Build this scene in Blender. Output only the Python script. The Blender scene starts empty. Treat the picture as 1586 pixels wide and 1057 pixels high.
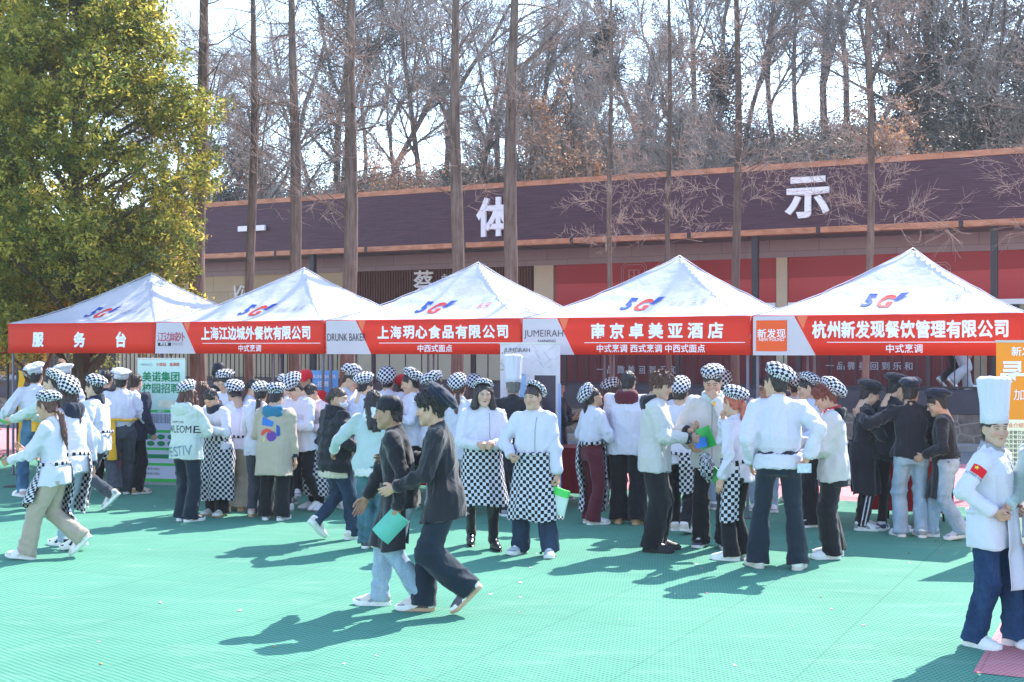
import bpy, bmesh, math, random
import numpy as np
from mathutils import Vector, Matrix, noise
from mathutils.bvhtree import BVHTree

# ------------------------------------------------------------------ camera, sky, sun, exposure
SC = bpy.context.scene
COL = SC.collection
F, CX, HY, CAMZ = 2030.0, 793.0, 538.0, 2.05          # focal length and horizon in photograph pixels
cam_d = bpy.data.cameras.new("camera")
cam = bpy.data.objects.new("camera", cam_d); COL.objects.link(cam)
cam_d.sensor_width = 36.0
cam_d.lens = 36.0 * F / 1586.0
cam_d.shift_y = 9.5 / 1586.0
cam_d.clip_start, cam_d.clip_end = 0.1, 2000
cam.location = (0, 0, CAMZ); cam.rotation_euler = (math.radians(90), 0, 0)
SC.camera = cam
SC.render.resolution_x, SC.render.resolution_y = 1024, 682

SUN_FROM = Vector((0.62, 0.78, 0.0)).normalized()      # horizontal direction towards the sun
SUN_EL = math.radians(46)
world = bpy.data.worlds.new("World"); SC.world = world
world.use_nodes = True
wn = world.node_tree
bgn = wn.nodes["Background"]
sky = wn.nodes.new("ShaderNodeTexSky"); sky.sky_type = 'NISHITA'
sky.sun_disc = False
sky.sun_elevation = SUN_EL
sky.sun_rotation = math.atan2(SUN_FROM.x, SUN_FROM.y)
sky.air_density = 1.0; sky.dust_density = 0.4; sky.ozone_density = 1.0
wn.links.new(sky.outputs[0], bgn.inputs[0])
bgn.inputs[1].default_value = 0.15
sun_d = bpy.data.lights.new("sun", 'SUN'); sun_d.energy = 3.0; sun_d.angle = math.radians(0.53)
sun_d.color = (1.0, 0.95, 0.87)
sun = bpy.data.objects.new("sun", sun_d); COL.objects.link(sun)
sdir = Vector((SUN_FROM.x * math.cos(SUN_EL), SUN_FROM.y * math.cos(SUN_EL), math.sin(SUN_EL)))
sun.rotation_euler = sdir.to_track_quat('Z', 'Y').to_euler()
SC.view_settings.view_transform = 'Standard'
SC.view_settings.look = 'None'
SC.view_settings.gamma = 1
SC.view_settings.exposure = 1.80
SC.cycles.max_bounces = 6; SC.cycles.diffuse_bounces = 3; SC.cycles.glossy_bounces = 2
SC.cycles.transmission_bounces = 3; SC.cycles.transparent_max_bounces = 6
SC.cycles.caustics_reflective = False; SC.cycles.caustics_refractive = False

# ------------------------------------------------------------------ helpers: pixels, materials, meshes
def ground(px, py):
    Y = CAMZ * F / (py - HY)
    return Vector(((px - CX) * Y / F, Y, 0))
def at(px, Y, z=0.0):
    return Vector(((px - CX) * Y / F, Y, z))
def zpix(py, Y):
    return CAMZ - (py - HY) * Y / F
def lin(r, g, b):
    f = lambda c: (c / 12.92 if c <= 0.04045 else ((c + 0.055) / 1.055) ** 2.4)
    return (f(r / 255), f(g / 255), f(b / 255))

class NT:
    def __init__(s, name):
        s.m = bpy.data.materials.new(name); s.m.use_nodes = True
        s.t = s.m.node_tree; s.b = s.t.nodes["Principled BSDF"]; s.out = s.t.nodes["Material Output"]
    def n(s, typ, **kw):
        nd = s.t.nodes.new(typ)
        for k, v in kw.items():
            if k.startswith('i_'):
                key = k[2:]
                key = int(key) if key.isdigit() else key.replace('_', ' ')
                nd.inputs[key].default_value = v
            else: setattr(nd, k, v)
        return nd
    def l(s, a, b): s.t.links.new(a, b)
    def obj(s): return s.n("ShaderNodeTexCoord").outputs["Object"]
    def mapping(s, src, scale=(1, 1, 1), rot=(0, 0, 0)):
        mp = s.n("ShaderNodeMapping"); mp.inputs["Scale"].default_value = scale; mp.inputs["Rotation"].default_value = rot
        s.l(src, mp.inputs["Vector"]); return mp.outputs[0]
    def noise(s, vec, scale, detail=4, rough=0.6):
        nd = s.n("ShaderNodeTexNoise"); nd.inputs["Scale"].default_value = scale; nd.inputs["Detail"].default_value = detail
        nd.inputs["Roughness"].default_value = rough
        if vec is not None: s.l(vec, nd.inputs["Vector"])
        return nd.outputs["Fac"]
    def ramp(s, fac, stops):
        r = s.n("ShaderNodeValToRGB"); e = r.color_ramp.elements
        while len(e) < len(stops): e.new(0.5)
        for k, (p, c) in enumerate(stops):
            e[k].position = p; e[k].color = (*c, 1) if len(c) == 3 else c
        s.l(fac, r.inputs[0]); return r.outputs[0]
    def mix(s, fac, a, b, mode='MIX'):
        m = s.n("ShaderNodeMix"); m.data_type = 'RGBA'; m.blend_type = mode
        for v, k in ((fac, 0), (a, 6), (b, 7)):
            if hasattr(v, 'links') or hasattr(v, 'is_linked'): s.l(v, m.inputs[k])
            elif k == 0: m.inputs[k].default_value = v
            else: m.inputs[k].default_value = (*v, 1) if len(v) == 3 else v
        return m.outputs[2]
    def bump(s, h, strength=0.3, dist=0.01):
        b = s.n("ShaderNodeBump"); b.inputs["Strength"].default_value = strength; b.inputs["Distance"].default_value = dist
        s.l(h, b.inputs["Height"]); s.l(b.outputs[0], s.b.inputs["Normal"]); return b
    def base(s, c):
        if hasattr(c, 'is_linked'): s.l(c, s.b.inputs["Base Color"])
        else: s.b.inputs["Base Color"].default_value = (*c, 1)
    def rough(s, r, spec=None):
        s.b.inputs["Roughness"].default_value = r
        if spec is not None: s.b.inputs["Specular IOR Level"].default_value = spec
    def translucent(s, col, fac):
        tr = s.n("ShaderNodeBsdfTranslucent")
        if hasattr(col, 'is_linked'): s.l(col, tr.inputs[0])
        else: tr.inputs[0].default_value = (*col, 1)
        mx = s.n("ShaderNodeMixShader"); mx.inputs[0].default_value = fac
        s.l(s.b.outputs[0], mx.inputs[1]); s.l(tr.outputs[0], mx.inputs[2]); s.l(mx.outputs[0], s.out.inputs[0])

def fine2d(V2, fs, cuts=3):
    b = bmesh.new(); vs = [b.verts.new((float(p[0]), float(p[1]), 0)) for p in V2]
    for q in fs:
        try: b.faces.new([vs[i] for i in q])
        except ValueError: pass
    bmesh.ops.triangulate(b, faces=b.faces[:]); bmesh.ops.subdivide_edges(b, edges=b.edges[:], cuts=cuts, use_grid_fill=True); b.verts.index_update()
    out = [(v.co.x, v.co.y) for v in b.verts], [tuple(w.index for w in q.verts) for q in b.faces]; b.free(); return out

MATS = {}
def cached(f):
    def g(*a, **k):
        key = (f.__name__, a, tuple(sorted(k.items())))
        if key not in MATS: MATS[key] = f(*a, **k)
        return MATS[key]
    return g

@cached
def plain(name, col, rough=0.6, spec=0.3, var=0.12, scale=6.0, metal=0.0, bump=0.0):
    t = NT(name); o = t.obj()
    nz = t.noise(o, scale, 5)
    c2 = tuple(max(0, c * (1 - var)) for c in col); c3 = tuple(min(1, c * (1 + var)) for c in col)
    t.base(t.ramp(nz, [(0.3, c2), (0.7, c3)])); t.rough(rough, spec)
    t.b.inputs["Metallic"].default_value = metal
    if bump: t.bump(t.noise(o, scale * 8, 4), bump, 0.01)
    return t.m

@cached
def fabric(name, col, rough=0.85, bump=0.35, scale=9.0, sheen=0.2, var=0.1, trans=0.0):
    """woven cloth: slow tone variation, bent creases at two sizes and a fine grain"""
    t = NT(name); o = t.obj()
    d = t.n("ShaderNodeTexNoise"); d.inputs["Scale"].default_value = 2.6; d.inputs["Detail"].default_value = 2; t.l(o, d.inputs["Vector"])
    wp = t.mix(.22, o, d.outputs["Color"])
    w = t.noise(t.mapping(wp, (1.3, 1.3, .6), (.4, .2, 0)), scale, 3, .5)
    w2 = t.n("ShaderNodeTexNoise", noise_type='RIDGED_MULTIFRACTAL'); w2.inputs["Scale"].default_value = scale * .75; w2.inputs["Detail"].default_value = 2; t.l(t.mapping(wp, (1, 1, .55), (0, .5, .3)), w2.inputs["Vector"])
    fine = t.noise(o, 240, 2, .6)
    c2 = tuple(c * (1 - var) for c in col); c3 = tuple(min(1, c * (1 + var * .5)) for c in col)
    t.base(t.ramp(t.noise(o, 3.5, 4), [(.3, c2), (.7, c3)])); t.rough(rough, .2)
    t.b.inputs["Sheen Weight"].default_value = sheen
    m = t.n("ShaderNodeMath", operation='MULTIPLY_ADD'); t.l(fine, m.inputs[0]); m.inputs[1].default_value = .05; t.l(w, m.inputs[2])
    m2 = t.n("ShaderNodeMath", operation='MULTIPLY_ADD'); t.l(w2.outputs["Fac"], m2.inputs[0]); m2.inputs[1].default_value = .30; t.l(m.outputs[0], m2.inputs[2])
    t.bump(m2.outputs[0], min(1.0, bump * 1.5), .03)
    if trans: t.translucent(col, trans)
    return t.m

@cached
def denim(name, col, fade):
    t = NT(name); o = t.obj()
    a = t.noise(t.mapping(o, (1, 1, 0.5)), 7, 4)
    g = t.noise(t.mapping(o, (1, 1, 0.15)), 260, 2)
    c = t.ramp(a, [(0.35, col), (0.68, fade)])
    t.base(t.mix(0.25, c, t.ramp(g, [(0.35, tuple(x * 0.6 for x in col)), (0.65, fade)]))); t.rough(0.9, 0.15)
    w = t.noise(t.mapping(o, (1, 1, 0.9)), 14, 3)
    t.bump(w, 0.45, 0.02)
    return t.m

@cached
def check(name, c1, c2, size=0.026, wob=0.15):
    """two-tone woven checks laid along the cloth's own UVs"""
    t = NT(name)
    uv = t.n("ShaderNodeUVMap").outputs[0]
    o = t.obj()
    nz = t.n("ShaderNodeTexNoise"); nz.inputs["Scale"].default_value = 9; t.l(o, nz.inputs["Vector"])
    sub = t.n("ShaderNodeVectorMath", operation='SUBTRACT'); t.l(nz.outputs["Color"], sub.inputs[0]); sub.inputs[1].default_value = (0.5, 0.5, 0.5)
    sc = t.n("ShaderNodeVectorMath", operation='SCALE'); t.l(sub.outputs[0], sc.inputs[0]); sc.inputs[3].default_value = wob * 0.035
    ad = t.n("ShaderNodeVectorMath", operation='ADD'); t.l(uv, ad.inputs[0]); t.l(sc.outputs[0], ad.inputs[1])
    ck = t.n("ShaderNodeTexChecker"); ck.inputs["Scale"].default_value = 1.0 / size
    ck.inputs["Color1"].default_value = (*c1, 1); ck.inputs["Color2"].default_value = (*c2, 1)
    fl = t.n("ShaderNodeVectorMath", operation='MULTIPLY_ADD'); t.l(ad.outputs[0], fl.inputs[0]); fl.inputs[1].default_value = (1, 1, 0); fl.inputs[2].default_value = (0, 0, size * .4)
    t.l(fl.outputs[0], ck.inputs["Vector"])
    t.base(ck.outputs[0]); t.rough(0.85, 0.2)
    t.bump(t.noise(o, 12, 3), 0.35, 0.02)
    return t.m

def mesh_np(name, V, Q, mat=None, parent=None, smooth=True, uv=None, col=None, mat_idx=None, link=True):
    """vertices + polygon index array(s) -> one mesh object. Q: (n,k) array or list of such arrays"""
    V = np.asarray(V, dtype=np.float32).reshape(-1, 3)
    Qs = Q if isinstance(Q, list) else [Q]
    Qs = [np.asarray(q, dtype=np.int32) for q in Qs if len(q)]
    me = bpy.data.meshes.new(name)
    me.vertices.add(len(V)); me.vertices.foreach_set("co", V.ravel())
    li = np.concatenate([q.ravel() for q in Qs]); tot = np.concatenate([np.full(len(q), q.shape[1], np.int32) for q in Qs])
    st = np.concatenate([[0], np.cumsum(tot)[:-1]]).astype(np.int32)
    me.loops.add(len(li)); me.loops.foreach_set("vertex_index", li)
    me.polygons.add(len(tot)); me.polygons.foreach_set("loop_start", st)
    if mat_idx is not None: me.polygons.foreach_set("material_index", np.asarray(mat_idx, np.int32))
    me.update(calc_edges=True)
    me.polygons.foreach_set("use_smooth", np.full(len(tot), smooth))
    if uv is not None:
        lay = me.uv_layers.new(name="UVMap"); lay.data.foreach_set("uv", np.asarray(uv, np.float32)[li].ravel())
    if col is not None:
        at_ = me.color_attributes.new("Col", 'FLOAT_COLOR', 'POINT')
        c4 = np.ones((len(V), 4), np.float32); c4[:, :3] = col; at_.data.foreach_set("color", c4.ravel())
    for m in (mat if isinstance(mat, (list, tuple)) else [mat]):
        if m is not None: me.materials.append(m)
    return link_mesh(name, me, parent) if link else me

def link_mesh(name, me, parent=None):
    o = bpy.data.objects.new(name, me); COL.objects.link(o)
    if parent is not None: o.parent = parent
    return o
def empty(name, loc=(0, 0, 0), rz=0.0, label=None, cat=None, group=None, kind=None):
    o = bpy.data.objects.new(name, None); COL.objects.link(o); o.location = loc; o.rotation_euler = (0, 0, rz)
    o.empty_display_size = 0.2
    return tag(o, label, cat, group, kind)
def tag(o, label=None, cat=None, group=None, kind=None):
    if label: o['label'] = label
    if cat: o['category'] = cat
    if group: o['group'] = group
    if kind: o['kind'] = kind
    return o

class MB:
    """collects boxes, tubes, sheets; build() links them as one mesh object"""
    def __init__(s): s.v = []; s.f = []; s.uvd = {}; s.mi = []
    def add(s, vs, fs, mi=0):
        b = len(s.v); s.v += [tuple(v) for v in vs]; s.f += [tuple(i + b for i in f) for f in fs]; s.mi += [mi] * len(fs); return s
    def box(s, x0, y0, z0, x1, y1, z1, mi=0):
        v = [(x0, y0, z0), (x1, y0, z0), (x1, y1, z0), (x0, y1, z0), (x0, y0, z1), (x1, y0, z1), (x1, y1, z1), (x0, y1, z1)]
        return s.add(v, [(0, 3, 2, 1), (4, 5, 6, 7), (0, 1, 5, 4), (1, 2, 6, 5), (2, 3, 7, 6), (3, 0, 4, 7)], mi)
    def bar(s, a, b, w, d, mi=0):
        a, b = Vector(a), Vector(b); z = (b - a).normalized()
        x = z.orthogonal().normalized() if abs(z.z) < 0.99 else Vector((1, 0, 0)); x = (Vector((0, 0, 1)).cross(z)).normalized() if abs(z.z) < 0.99 else x
        y = z.cross(x)
        q = [p + x * sx * w / 2 + y * sy * d / 2 for p in (a, b) for sx, sy in ((-1, -1), (1, -1), (1, 1), (-1, 1))]
        return s.add(q, [(0, 3, 2, 1), (4, 5, 6, 7), (0, 1, 5, 4), (1, 2, 6, 5), (2, 3, 7, 6), (3, 0, 4, 7)], mi)
    def tube(s, pts, radii, n=8, mi=0, cap=True):
        pts = [Vector(p) for p in pts]; vs = []; fs = []
        ref = None
        for k, p in enumerate(pts):
            d = (pts[min(k + 1, len(pts) - 1)] - pts[max(k - 1, 0)]).normalized()
            if ref is None: ref = d.orthogonal().normalized()
            ref = (ref - d * ref.dot(d)).normalized(); y = d.cross(ref)
            r = radii[k] if hasattr(radii, '__len__') else radii
            vs += [p + (ref * math.cos(2 * math.pi * j / n) + y * math.sin(2 * math.pi * j / n)) * r for j in range(n)]
        for k in range(len(pts) - 1):
            for j in range(n):
                a = k * n + j; b = k * n + (j + 1) % n
                fs.append((a, b, b + n, a + n))
        if cap: fs += [tuple(reversed(range(n))), tuple(range((len(pts) - 1) * n, len(pts) * n))]
        return s.add(vs, fs, mi)
    def build(s, name, mat, parent=None, smooth=False, bevel=0.0):
        me = bpy.data.meshes.new(name); me.from_pydata(s.v, [], s.f); me.update()
        for m in (mat if isinstance(mat, (list, tuple)) else [mat]): me.materials.append(m)
        me.polygons.foreach_set("material_index", s.mi)
        if smooth: me.polygons.foreach_set("use_smooth", [True] * len(me.polygons))
        o = link_mesh(name, me, parent)
        if bevel:
            b = o.modifiers.new("bevel", 'BEVEL'); b.width = bevel; b.segments = 2; b.limit_method = 'ANGLE'
        return o

# text as flat triangles: list of 2D points and faces, centred on the line's middle
TXT = {}
def _txt_raw(s, bold, shear, align):
    cu = bpy.data.curves.new("t", 'FONT'); cu.body = s; cu.size = 1; cu.offset = bold; cu.shear = shear
    cu.align_x = align; cu.align_y = 'CENTER'; cu.resolution_u = 3
    o = bpy.data.objects.new("t", cu); COL.objects.link(o)
    dg = bpy.context.evaluated_depsgraph_get()
    me = bpy.data.meshes.new_from_object(o.evaluated_get(dg))
    v = np.zeros(len(me.vertices) * 3, np.float32); me.vertices.foreach_get("co", v); v = v.reshape(-1, 3)[:, :2]
    f = [tuple(p.vertices) for p in me.polygons]; A = sum(p.area for p in me.polygons)
    cnt = {}
    for q in f:
        for a, b in zip(q, q[1:] + q[:1]): k = (min(a, b), max(a, b)); cnt[k] = cnt.get(k, 0) + 1
    P = sum(float(np.linalg.norm(v[a] - v[b])) for (a, b), n in cnt.items() if n == 1)
    bpy.data.objects.remove(o); bpy.data.curves.remove(cu); bpy.data.meshes.remove(me)
    return v, f, A, P
BOLD_OK = {}
def safe_bold(ch, bold):
    """the heaviest outline weight up to bold at which this glyph still fills cleanly"""
    if bold == 0 or not ch.strip(): return bold
    key = (ch, bold)
    if key not in BOLD_OK:
        _, _, A0, P0 = _txt_raw(ch, 0.0, 0.0, 'CENTER'); r = 0.0
        for fr in (1, .8, .6, .45, .3):
            b = bold * fr; A = _txt_raw(ch, b, 0.0, 'CENTER')[2]
            if abs(A - (A0 + P0 * b)) < (.10 if b > 0 else .2) * A0: r = b; break
        BOLD_OK[key] = r
    return BOLD_OK[key]
def text2d(s, size=1.0, bold=0.0, shear=0.0, align='CENTER'):
    key = (s, bold, shear, align)
    if key not in TXT:
        b = bold
        if bold > 0: b = min(safe_bold(ch, bold) for ch in s if ch.strip())
        TXT[key] = _txt_raw(s, b, shear, align)[:2]
    v, f = TXT[key]
    return v * size, f
def fit_chars(s, x0, x1, size, bold=0.02, squash=1.0):
    """characters one by one, evenly spread between x0 and x1"""
    V = []; Fc = []; n = len(s)
    for k, ch in enumerate(s):
        if ch == ' ': continue
        v, f = text2d(ch, size, bold); b = len(V)
        c = (v.min(0) + v.max(0)) / 2 if len(v) else np.zeros(2)
        cx = x0 + (x1 - x0) * (k + 0.5) / n
        V += [((p[0] - c[0]) * squash + cx, p[1] - (c[1] if '\u4e00' <= ch <= '\u9fff' and ch != '一' else 0)) for p in v]; Fc += [tuple(i + b for i in q) for q in f]
    return np.array(V, dtype=np.float32).reshape(-1, 2), Fc
def lettering(name, V2, fs, mapf, mat, parent, thick=0.0, heavy=0.0):
    """flat letters placed by mapf(x, y) -> 3D; optional thickness extrudes them along local -y"""
    V3 = [mapf(float(a), float(b)) for a, b in V2]
    if heavy:                                                # overprinted strokes, each a hair in front of the last
        n = len(V3); F0 = list(fs); base = list(V3)
        for k, (dx, dz) in enumerate(((1, 0), (-1, 0), (0, 1), (0, -1)), 1):
            V3 += [(x + dx * heavy, y - .0006 * k, z + dz * heavy) for x, y, z in base]; fs = fs + [tuple(i + n * k for i in f) for f in F0]
    me = bpy.data.meshes.new(name); me.from_pydata(V3, [], fs); me.materials.append(mat); me.update()
    o = link_mesh(name, me, parent)
    if thick:
        m = o.modifiers.new("solid", 'SOLIDIFY'); m.thickness = thick; m.offset = 0
    return o
# ------------------------------------------------------------------ ground
TH = math.radians(26.2)
RE = Vector((math.cos(TH), -math.sin(TH), 0)); RN = Vector((math.sin(TH), math.cos(TH), 0))   # along the tent row / to its back
def sheet(name, pts, z, mat, label=None, cuts=0):
    mb = MB(); mb.add([(p[0], p[1], z) for p in pts], [tuple(range(len(pts)))])
    return tag(mb.build(name, mat), label, None, None, 'structure')
t = NT("asphalt"); o_ = t.obj()
t.base(t.mix(0.5, t.ramp(t.noise(o_, 2.0, 6), [(0.3, (.13, .13, .14)), (.7, (.2, .2, .21))]), t.ramp(t.noise(o_, 90, 3), [(0.35, (.10, .10, .11)), (.7, (.24, .24, .25))])))
t.rough(0.9); t.bump(t.noise(o_, 120, 3), 0.4, 0.01); M_ASPH = t.m

def mat_mesh(name, lo, mid, hi, dirt):
    """interlocking plastic sports tiles: fine slanted ribs with holes, soft wear patches"""
    t = NT(name); o = t.obj()
    w1 = t.n("ShaderNodeTexWave", wave_type='BANDS', bands_direction='X'); w1.inputs["Scale"].default_value = 9.5; w1.inputs["Distortion"].default_value = 0.6; w1.inputs["Detail"].default_value = 1
    t.l(t.mapping(o, (1, 1, 1), (0, 0, 0.75)), w1.inputs["Vector"])
    w2 = t.n("ShaderNodeTexWave", wave_type='BANDS', bands_direction='Y'); w2.inputs["Scale"].default_value = 7; w2.inputs["Distortion"].default_value = 0.6; w2.inputs["Detail"].default_value = 1
    t.l(t.mapping(o, (1, 1, 1), (0, 0, 0.75)), w2.inputs["Vector"])
    m = t.n("ShaderNodeMath", operation='MULTIPLY'); t.l(w1.outputs["Fac"], m.inputs[0]); t.l(w2.outputs["Fac"], m.inputs[1])
    weave = t.ramp(m.outputs[0], [(0.0, hi), (0.40, mid), (0.9, lo)])
    patch = t.ramp(t.noise(o, 0.55, 5, 0.6), [(0.3, (0.82, 0.85, 0.86)), (0.5, (.96, .97, .97)), (0.72, (1.08, 1.05, 1.04))])
    c = t.mix(1.0, weave, patch, 'MULTIPLY')
    sp = t.ramp(t.noise(o, 60, 3, 0.7), [(0.62, (0, 0, 0)), (0.72, (1, 1, 1))])
    fac = t.n("ShaderNodeMath", operation='MULTIPLY'); t.l(sp, fac.inputs[0]); fac.inputs[1].default_value = 0.5
    br = t.n("ShaderNodeTexBrick"); br.inputs["Scale"].default_value = 1.0; br.offset = 0.0
    br.inputs["Brick Width"].default_value = 1.0; br.inputs["Row Height"].default_value = 1.0; br.inputs["Mortar Size"].default_value = 0.007
    br.inputs["Color1"].default_value = (1, 1, 1, 1); br.inputs["Color2"].default_value = (.97, .97, .97, 1); br.inputs["Mortar"].default_value = (.76, .78, .78, 1)
    t.l(t.mapping(o, (1, 1, 1), (0, 0, TH)), br.inputs["Vector"])
    c = t.mix(fac.outputs[0], c, dirt)
    sc = t.ramp(t.noise(t.mapping(o, (.6, 2.2, 1), (0, 0, .5)), 1.6, 7, .75), [(.52, (0, 0, 0)), (.70, (.32, .32, .32))]); c = t.mix(sc, c, dirt)
    t.base(t.mix(1.0, c, br.outputs[0], 'MULTIPLY')); t.rough(0.85, 0.15); t.bump(m.outputs[0], 0.30, 0.006)
    return t.m
M_GREEN = mat_mesh("green_tiles", lin(42, 110, 93), lin(70, 137, 115), lin(102, 156, 134), lin(138, 170, 154))
M_PINK = mat_mesh("pink_tiles", lin(190, 104, 114), lin(206, 126, 132), lin(214, 146, 148), lin(220, 180, 174))

sheet("ground", [(-400, -60), (400, -60), (400, 900), (-400, 900)], 0.0, M_ASPH)
def rowpt(a, d, z=0.0):           # a metres along the row from the pink corner, d metres back
    return PC + RE * a + RN * d
PC = ground(1507, 1044)
edge = ground(890, 755)
dg_ = (edge - PC).dot(RN)         # green/pink edge distance behind the corner row line
far_ = (ground(890, 697) - PC).dot(RN)
green = [rowpt(-60, -14), rowpt(0, -14), rowpt(25, -14), rowpt(25, dg_), rowpt(-60, dg_)]
sheet("green_court", green, 0.006, M_GREEN)
sheet("pink_path", [rowpt(-60, dg_), rowpt(25, dg_), rowpt(25, far_), rowpt(-60, far_)], 0.006, M_PINK)
d1 = (ground(1577, 936) - PC).dot(RN)
sheet("pink_court", [rowpt(0, 0), rowpt(14, 0), rowpt(14, 3.4), rowpt(0, 3.4)], 0.010, M_PINK)

# petals and scraps lying on the court
rnd = random.Random(5)
mb = MB()
for k in range(110):
    p = Vector((rnd.uniform(-9, 8), rnd.uniform(7.5, 17), 0.0085 + rnd.random() * .003))
    if abs(p.x) > p.y * .42: continue
    a = rnd.random() * 6.3; s = rnd.uniform(.010, .026); u = Vector((math.cos(a), math.sin(a), rnd.uniform(-.15, .3))) * s; v = Vector((-math.sin(a), math.cos(a), 0)) * s * .6
    mi = 0 if rnd.random() < .45 else (1 if rnd.random() < .6 else 2)
    mb.add([p - u + Vector((0, 0, s * .3)), p - v, p + u + Vector((0, 0, s * .3)), p + v], [(0, 1, 2, 3)], mi)
tag(mb.build("fallen_petals", [plain("petal_pink", lin(232, 150, 165)), plain("petal_pale", lin(235, 228, 220)), plain("petal_dry", lin(170, 130, 70))]), "small pink and pale petals scattered over the green court", None, None, 'stuff')

# ------------------------------------------------------------------ terrace and fence
TA = math.radians(21.5)
TP = at(900, 29.2)
TE = Vector((math.cos(TA), -math.sin(TA), 0)); TN = Vector((math.sin(TA), math.cos(TA), 0))
def on_line(px, P0, E, off=0.0, N=None):
    """parameter along the line P0+E t (moved back by off along N) where the pixel column px meets it"""
    P = P0 + (N * off if N is not None else Vector((0, 0, 0)))
    k = (px - CX) / F
    return (k * P.y - P.x) / (E.x - k * E.y)
TZ = 1.165
t = NT("rubble_stone"); o_ = t.obj()
vo = t.n("ShaderNodeTexVoronoi", feature='DISTANCE_TO_EDGE'); vo.inputs["Scale"].default_value = 2.1; t.l(t.mapping(o_, (1, 1, 1.3)), vo.inputs["Vector"])
vc = t.n("ShaderNodeTexVoronoi"); vc.inputs["Scale"].default_value = 2.1; t.l(t.mapping(o_, (1, 1, 1.3)), vc.inputs["Vector"])
st = t.mix(0.35, t.ramp(t.noise(o_, 5, 6), [(.3, lin(70, 66, 64)), (.7, lin(140, 130, 120))]), t.ramp(vc.outputs["Color"], [(0.2, lin(90, 84, 80)), (.8, lin(150, 140, 128))]))
t.base(t.mix(t.ramp(vo.outputs[0], [(0.012, (.75, .75, .75)), (0.035, (0, 0, 0))]), st, lin(150, 146, 140))); t.rough(0.9); t.bump(vo.outputs[0], 0.5, 0.05); M_RUBBLE = t.m
M_SLATE = plain("slate_grey_cladding", lin(66, 68, 78), 0.6, 0.3, 0.15, 3)
M_DKMET = plain("dark_metal", lin(52, 48, 54), 0.5, 0.4, 0.1, 5)
terr = empty("terrace", TP, -TA, "raised stone terrace with grey coping in front of the long building", "terrace")
MB().box(-26, 0, -0.1, 16, 14, 0.70).build("stone_base", M_RUBBLE, terr)
MB().box(-26.03, -0.03, 0.70, 16.03, 14.02, TZ).build("coping", M_SLATE, terr, bevel=.012)
MB().box(-26, -0.55, -.05, 16, -0.03, 0.13).build("kerb", plain("kerb_concrete", lin(150, 148, 146), .9, .2, .2, 4, 0, .3), terr, bevel=.02)
def fence(x0, x1, label, gap):
    f = empty("railing", TP + TE * x0 + TN * .12 + Vector((0, 0, TZ)), -TA, label, "railing", "dark railings along the terrace")
    L = x1 - x0; b = MB(); n = int(L / gap)
    for k in range(1, n): b.box(k * L / n - .011, -.011, .09, k * L / n + .011, .011, 1.06)
    b.build("balusters", M_DKMET, f)
    MB().box(0, -.02, .05, L, .02, .09).build("bottom_rail", M_DKMET, f); MB().box(0, -.028, 1.06, L, .028, 1.12).build("top_rail", M_DKMET, f)
    for k in range(int(L / 2.6) + 1):
        xx = min(k * 2.6, L); MB().box(xx - .04, -.04, 0, xx + .04, .04, 1.2).build("post", M_DKMET, f)
tx = lambda px: on_line(px, TP, TE)
fence(tx(40), tx(555), "dark railing of close bars behind the left tents", .125)
fence(tx(575), tx(860), "dark railing with wide gaps behind the pale wall", .42)
fence(tx(872), tx(1600), "dark railing before the red lower wall with white writing", .24)

# ------------------------------------------------------------------ the long building
BA = math.radians(28.5)
BE = Vector((math.cos(BA), -math.sin(BA), 0)); BN = Vector((math.sin(BA), math.cos(BA), 0))
BP = at(900, 32.0)
bx = lambda px, off=0.0: on_line(px, BP, BE, off, BN)
FZ0, FZ1 = CAMZ + 161.5 * 32 / F, CAMZ + 263 * 32 / F
B = empty("pavilion", BP, -BA, "long low building with dark purple fascia reading three white characters", "building")
t = NT("purple_fascia"); o_ = t.obj()
t.base(t.ramp(t.noise(t.mapping(o_, (.5, 1, 6)), 3, 5), [(.3, lin(62, 32, 52)), (.7, lin(86, 52, 72))])); t.rough(.55, .4); M_FASC = t.m
t = NT("copper_trim"); o_ = t.obj()
t.base(t.ramp(t.noise(t.mapping(o_, (1.2, 3, 3)), 2.5, 5), [(.3, lin(150, 92, 62)), (.7, lin(206, 142, 108))])); t.rough(.5, .4); M_COP = t.m
X0, X1 = bx(180), bx(1680)
rib = MB(); nrib = 26; zz = FZ0 + .13; zt = FZ1 - .13; dz = (zt - zz) / nrib
for k in range(nrib): rib.box(X0, -.012, zz + k * dz, X1, .25, zz + k * dz + dz * .72)
rib.box(X0 + .01, .0, zz, X1 - .01, .24, zt)
rib.build("fascia", M_FASC, B)
jn = MB(); x = X0 + 1.2
while x < X1: jn.box(x, -.0135, zz + .01, x + .012, -.0095, zt - .01); x += 2.4
jn.build("panel_joint", M_DKMET, B)
tr = MB(); L = X1 - X0; k = 0; x = X0
while x < X1:
    w = min(2.4, X1 - x); tr.box(x, -.035, FZ1 - .13, x + w - .006, .3, FZ1); x += 2.4
tr.build("top_trim", M_COP, B)
tr = MB(); x = X0
while x < X1:
    w = min(3.05, X1 - x); tr.box(x, -.035, FZ0, x + w - .10, .3, FZ0 + .13); tr.box(x + w - .10, -.03, FZ0 + .005, x + w, .3, FZ0 + .125, 1); x += 3.05
tr.build("bottom_trim", [M_COP, M_DKMET], B)
WD = 1.75                                                    # wall stands back under the fascia
M_SOF = plain("grey_soffit", lin(118, 112, 116), .7, .3, .1, 2)
MB().box(X0, .3, FZ0 + .02, X1, WD + .3, FZ0 + .06).build("soffit", M_SOF, B)
sj = MB()
for k in range(int(L / 1.5)): sj.box(X0 + k * 1.5, .32, FZ0 + .012, X0 + k * 1.5 + .025, WD - .02, FZ0 + .021)
sj.build("soffit_joint", M_DKMET, B)
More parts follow.
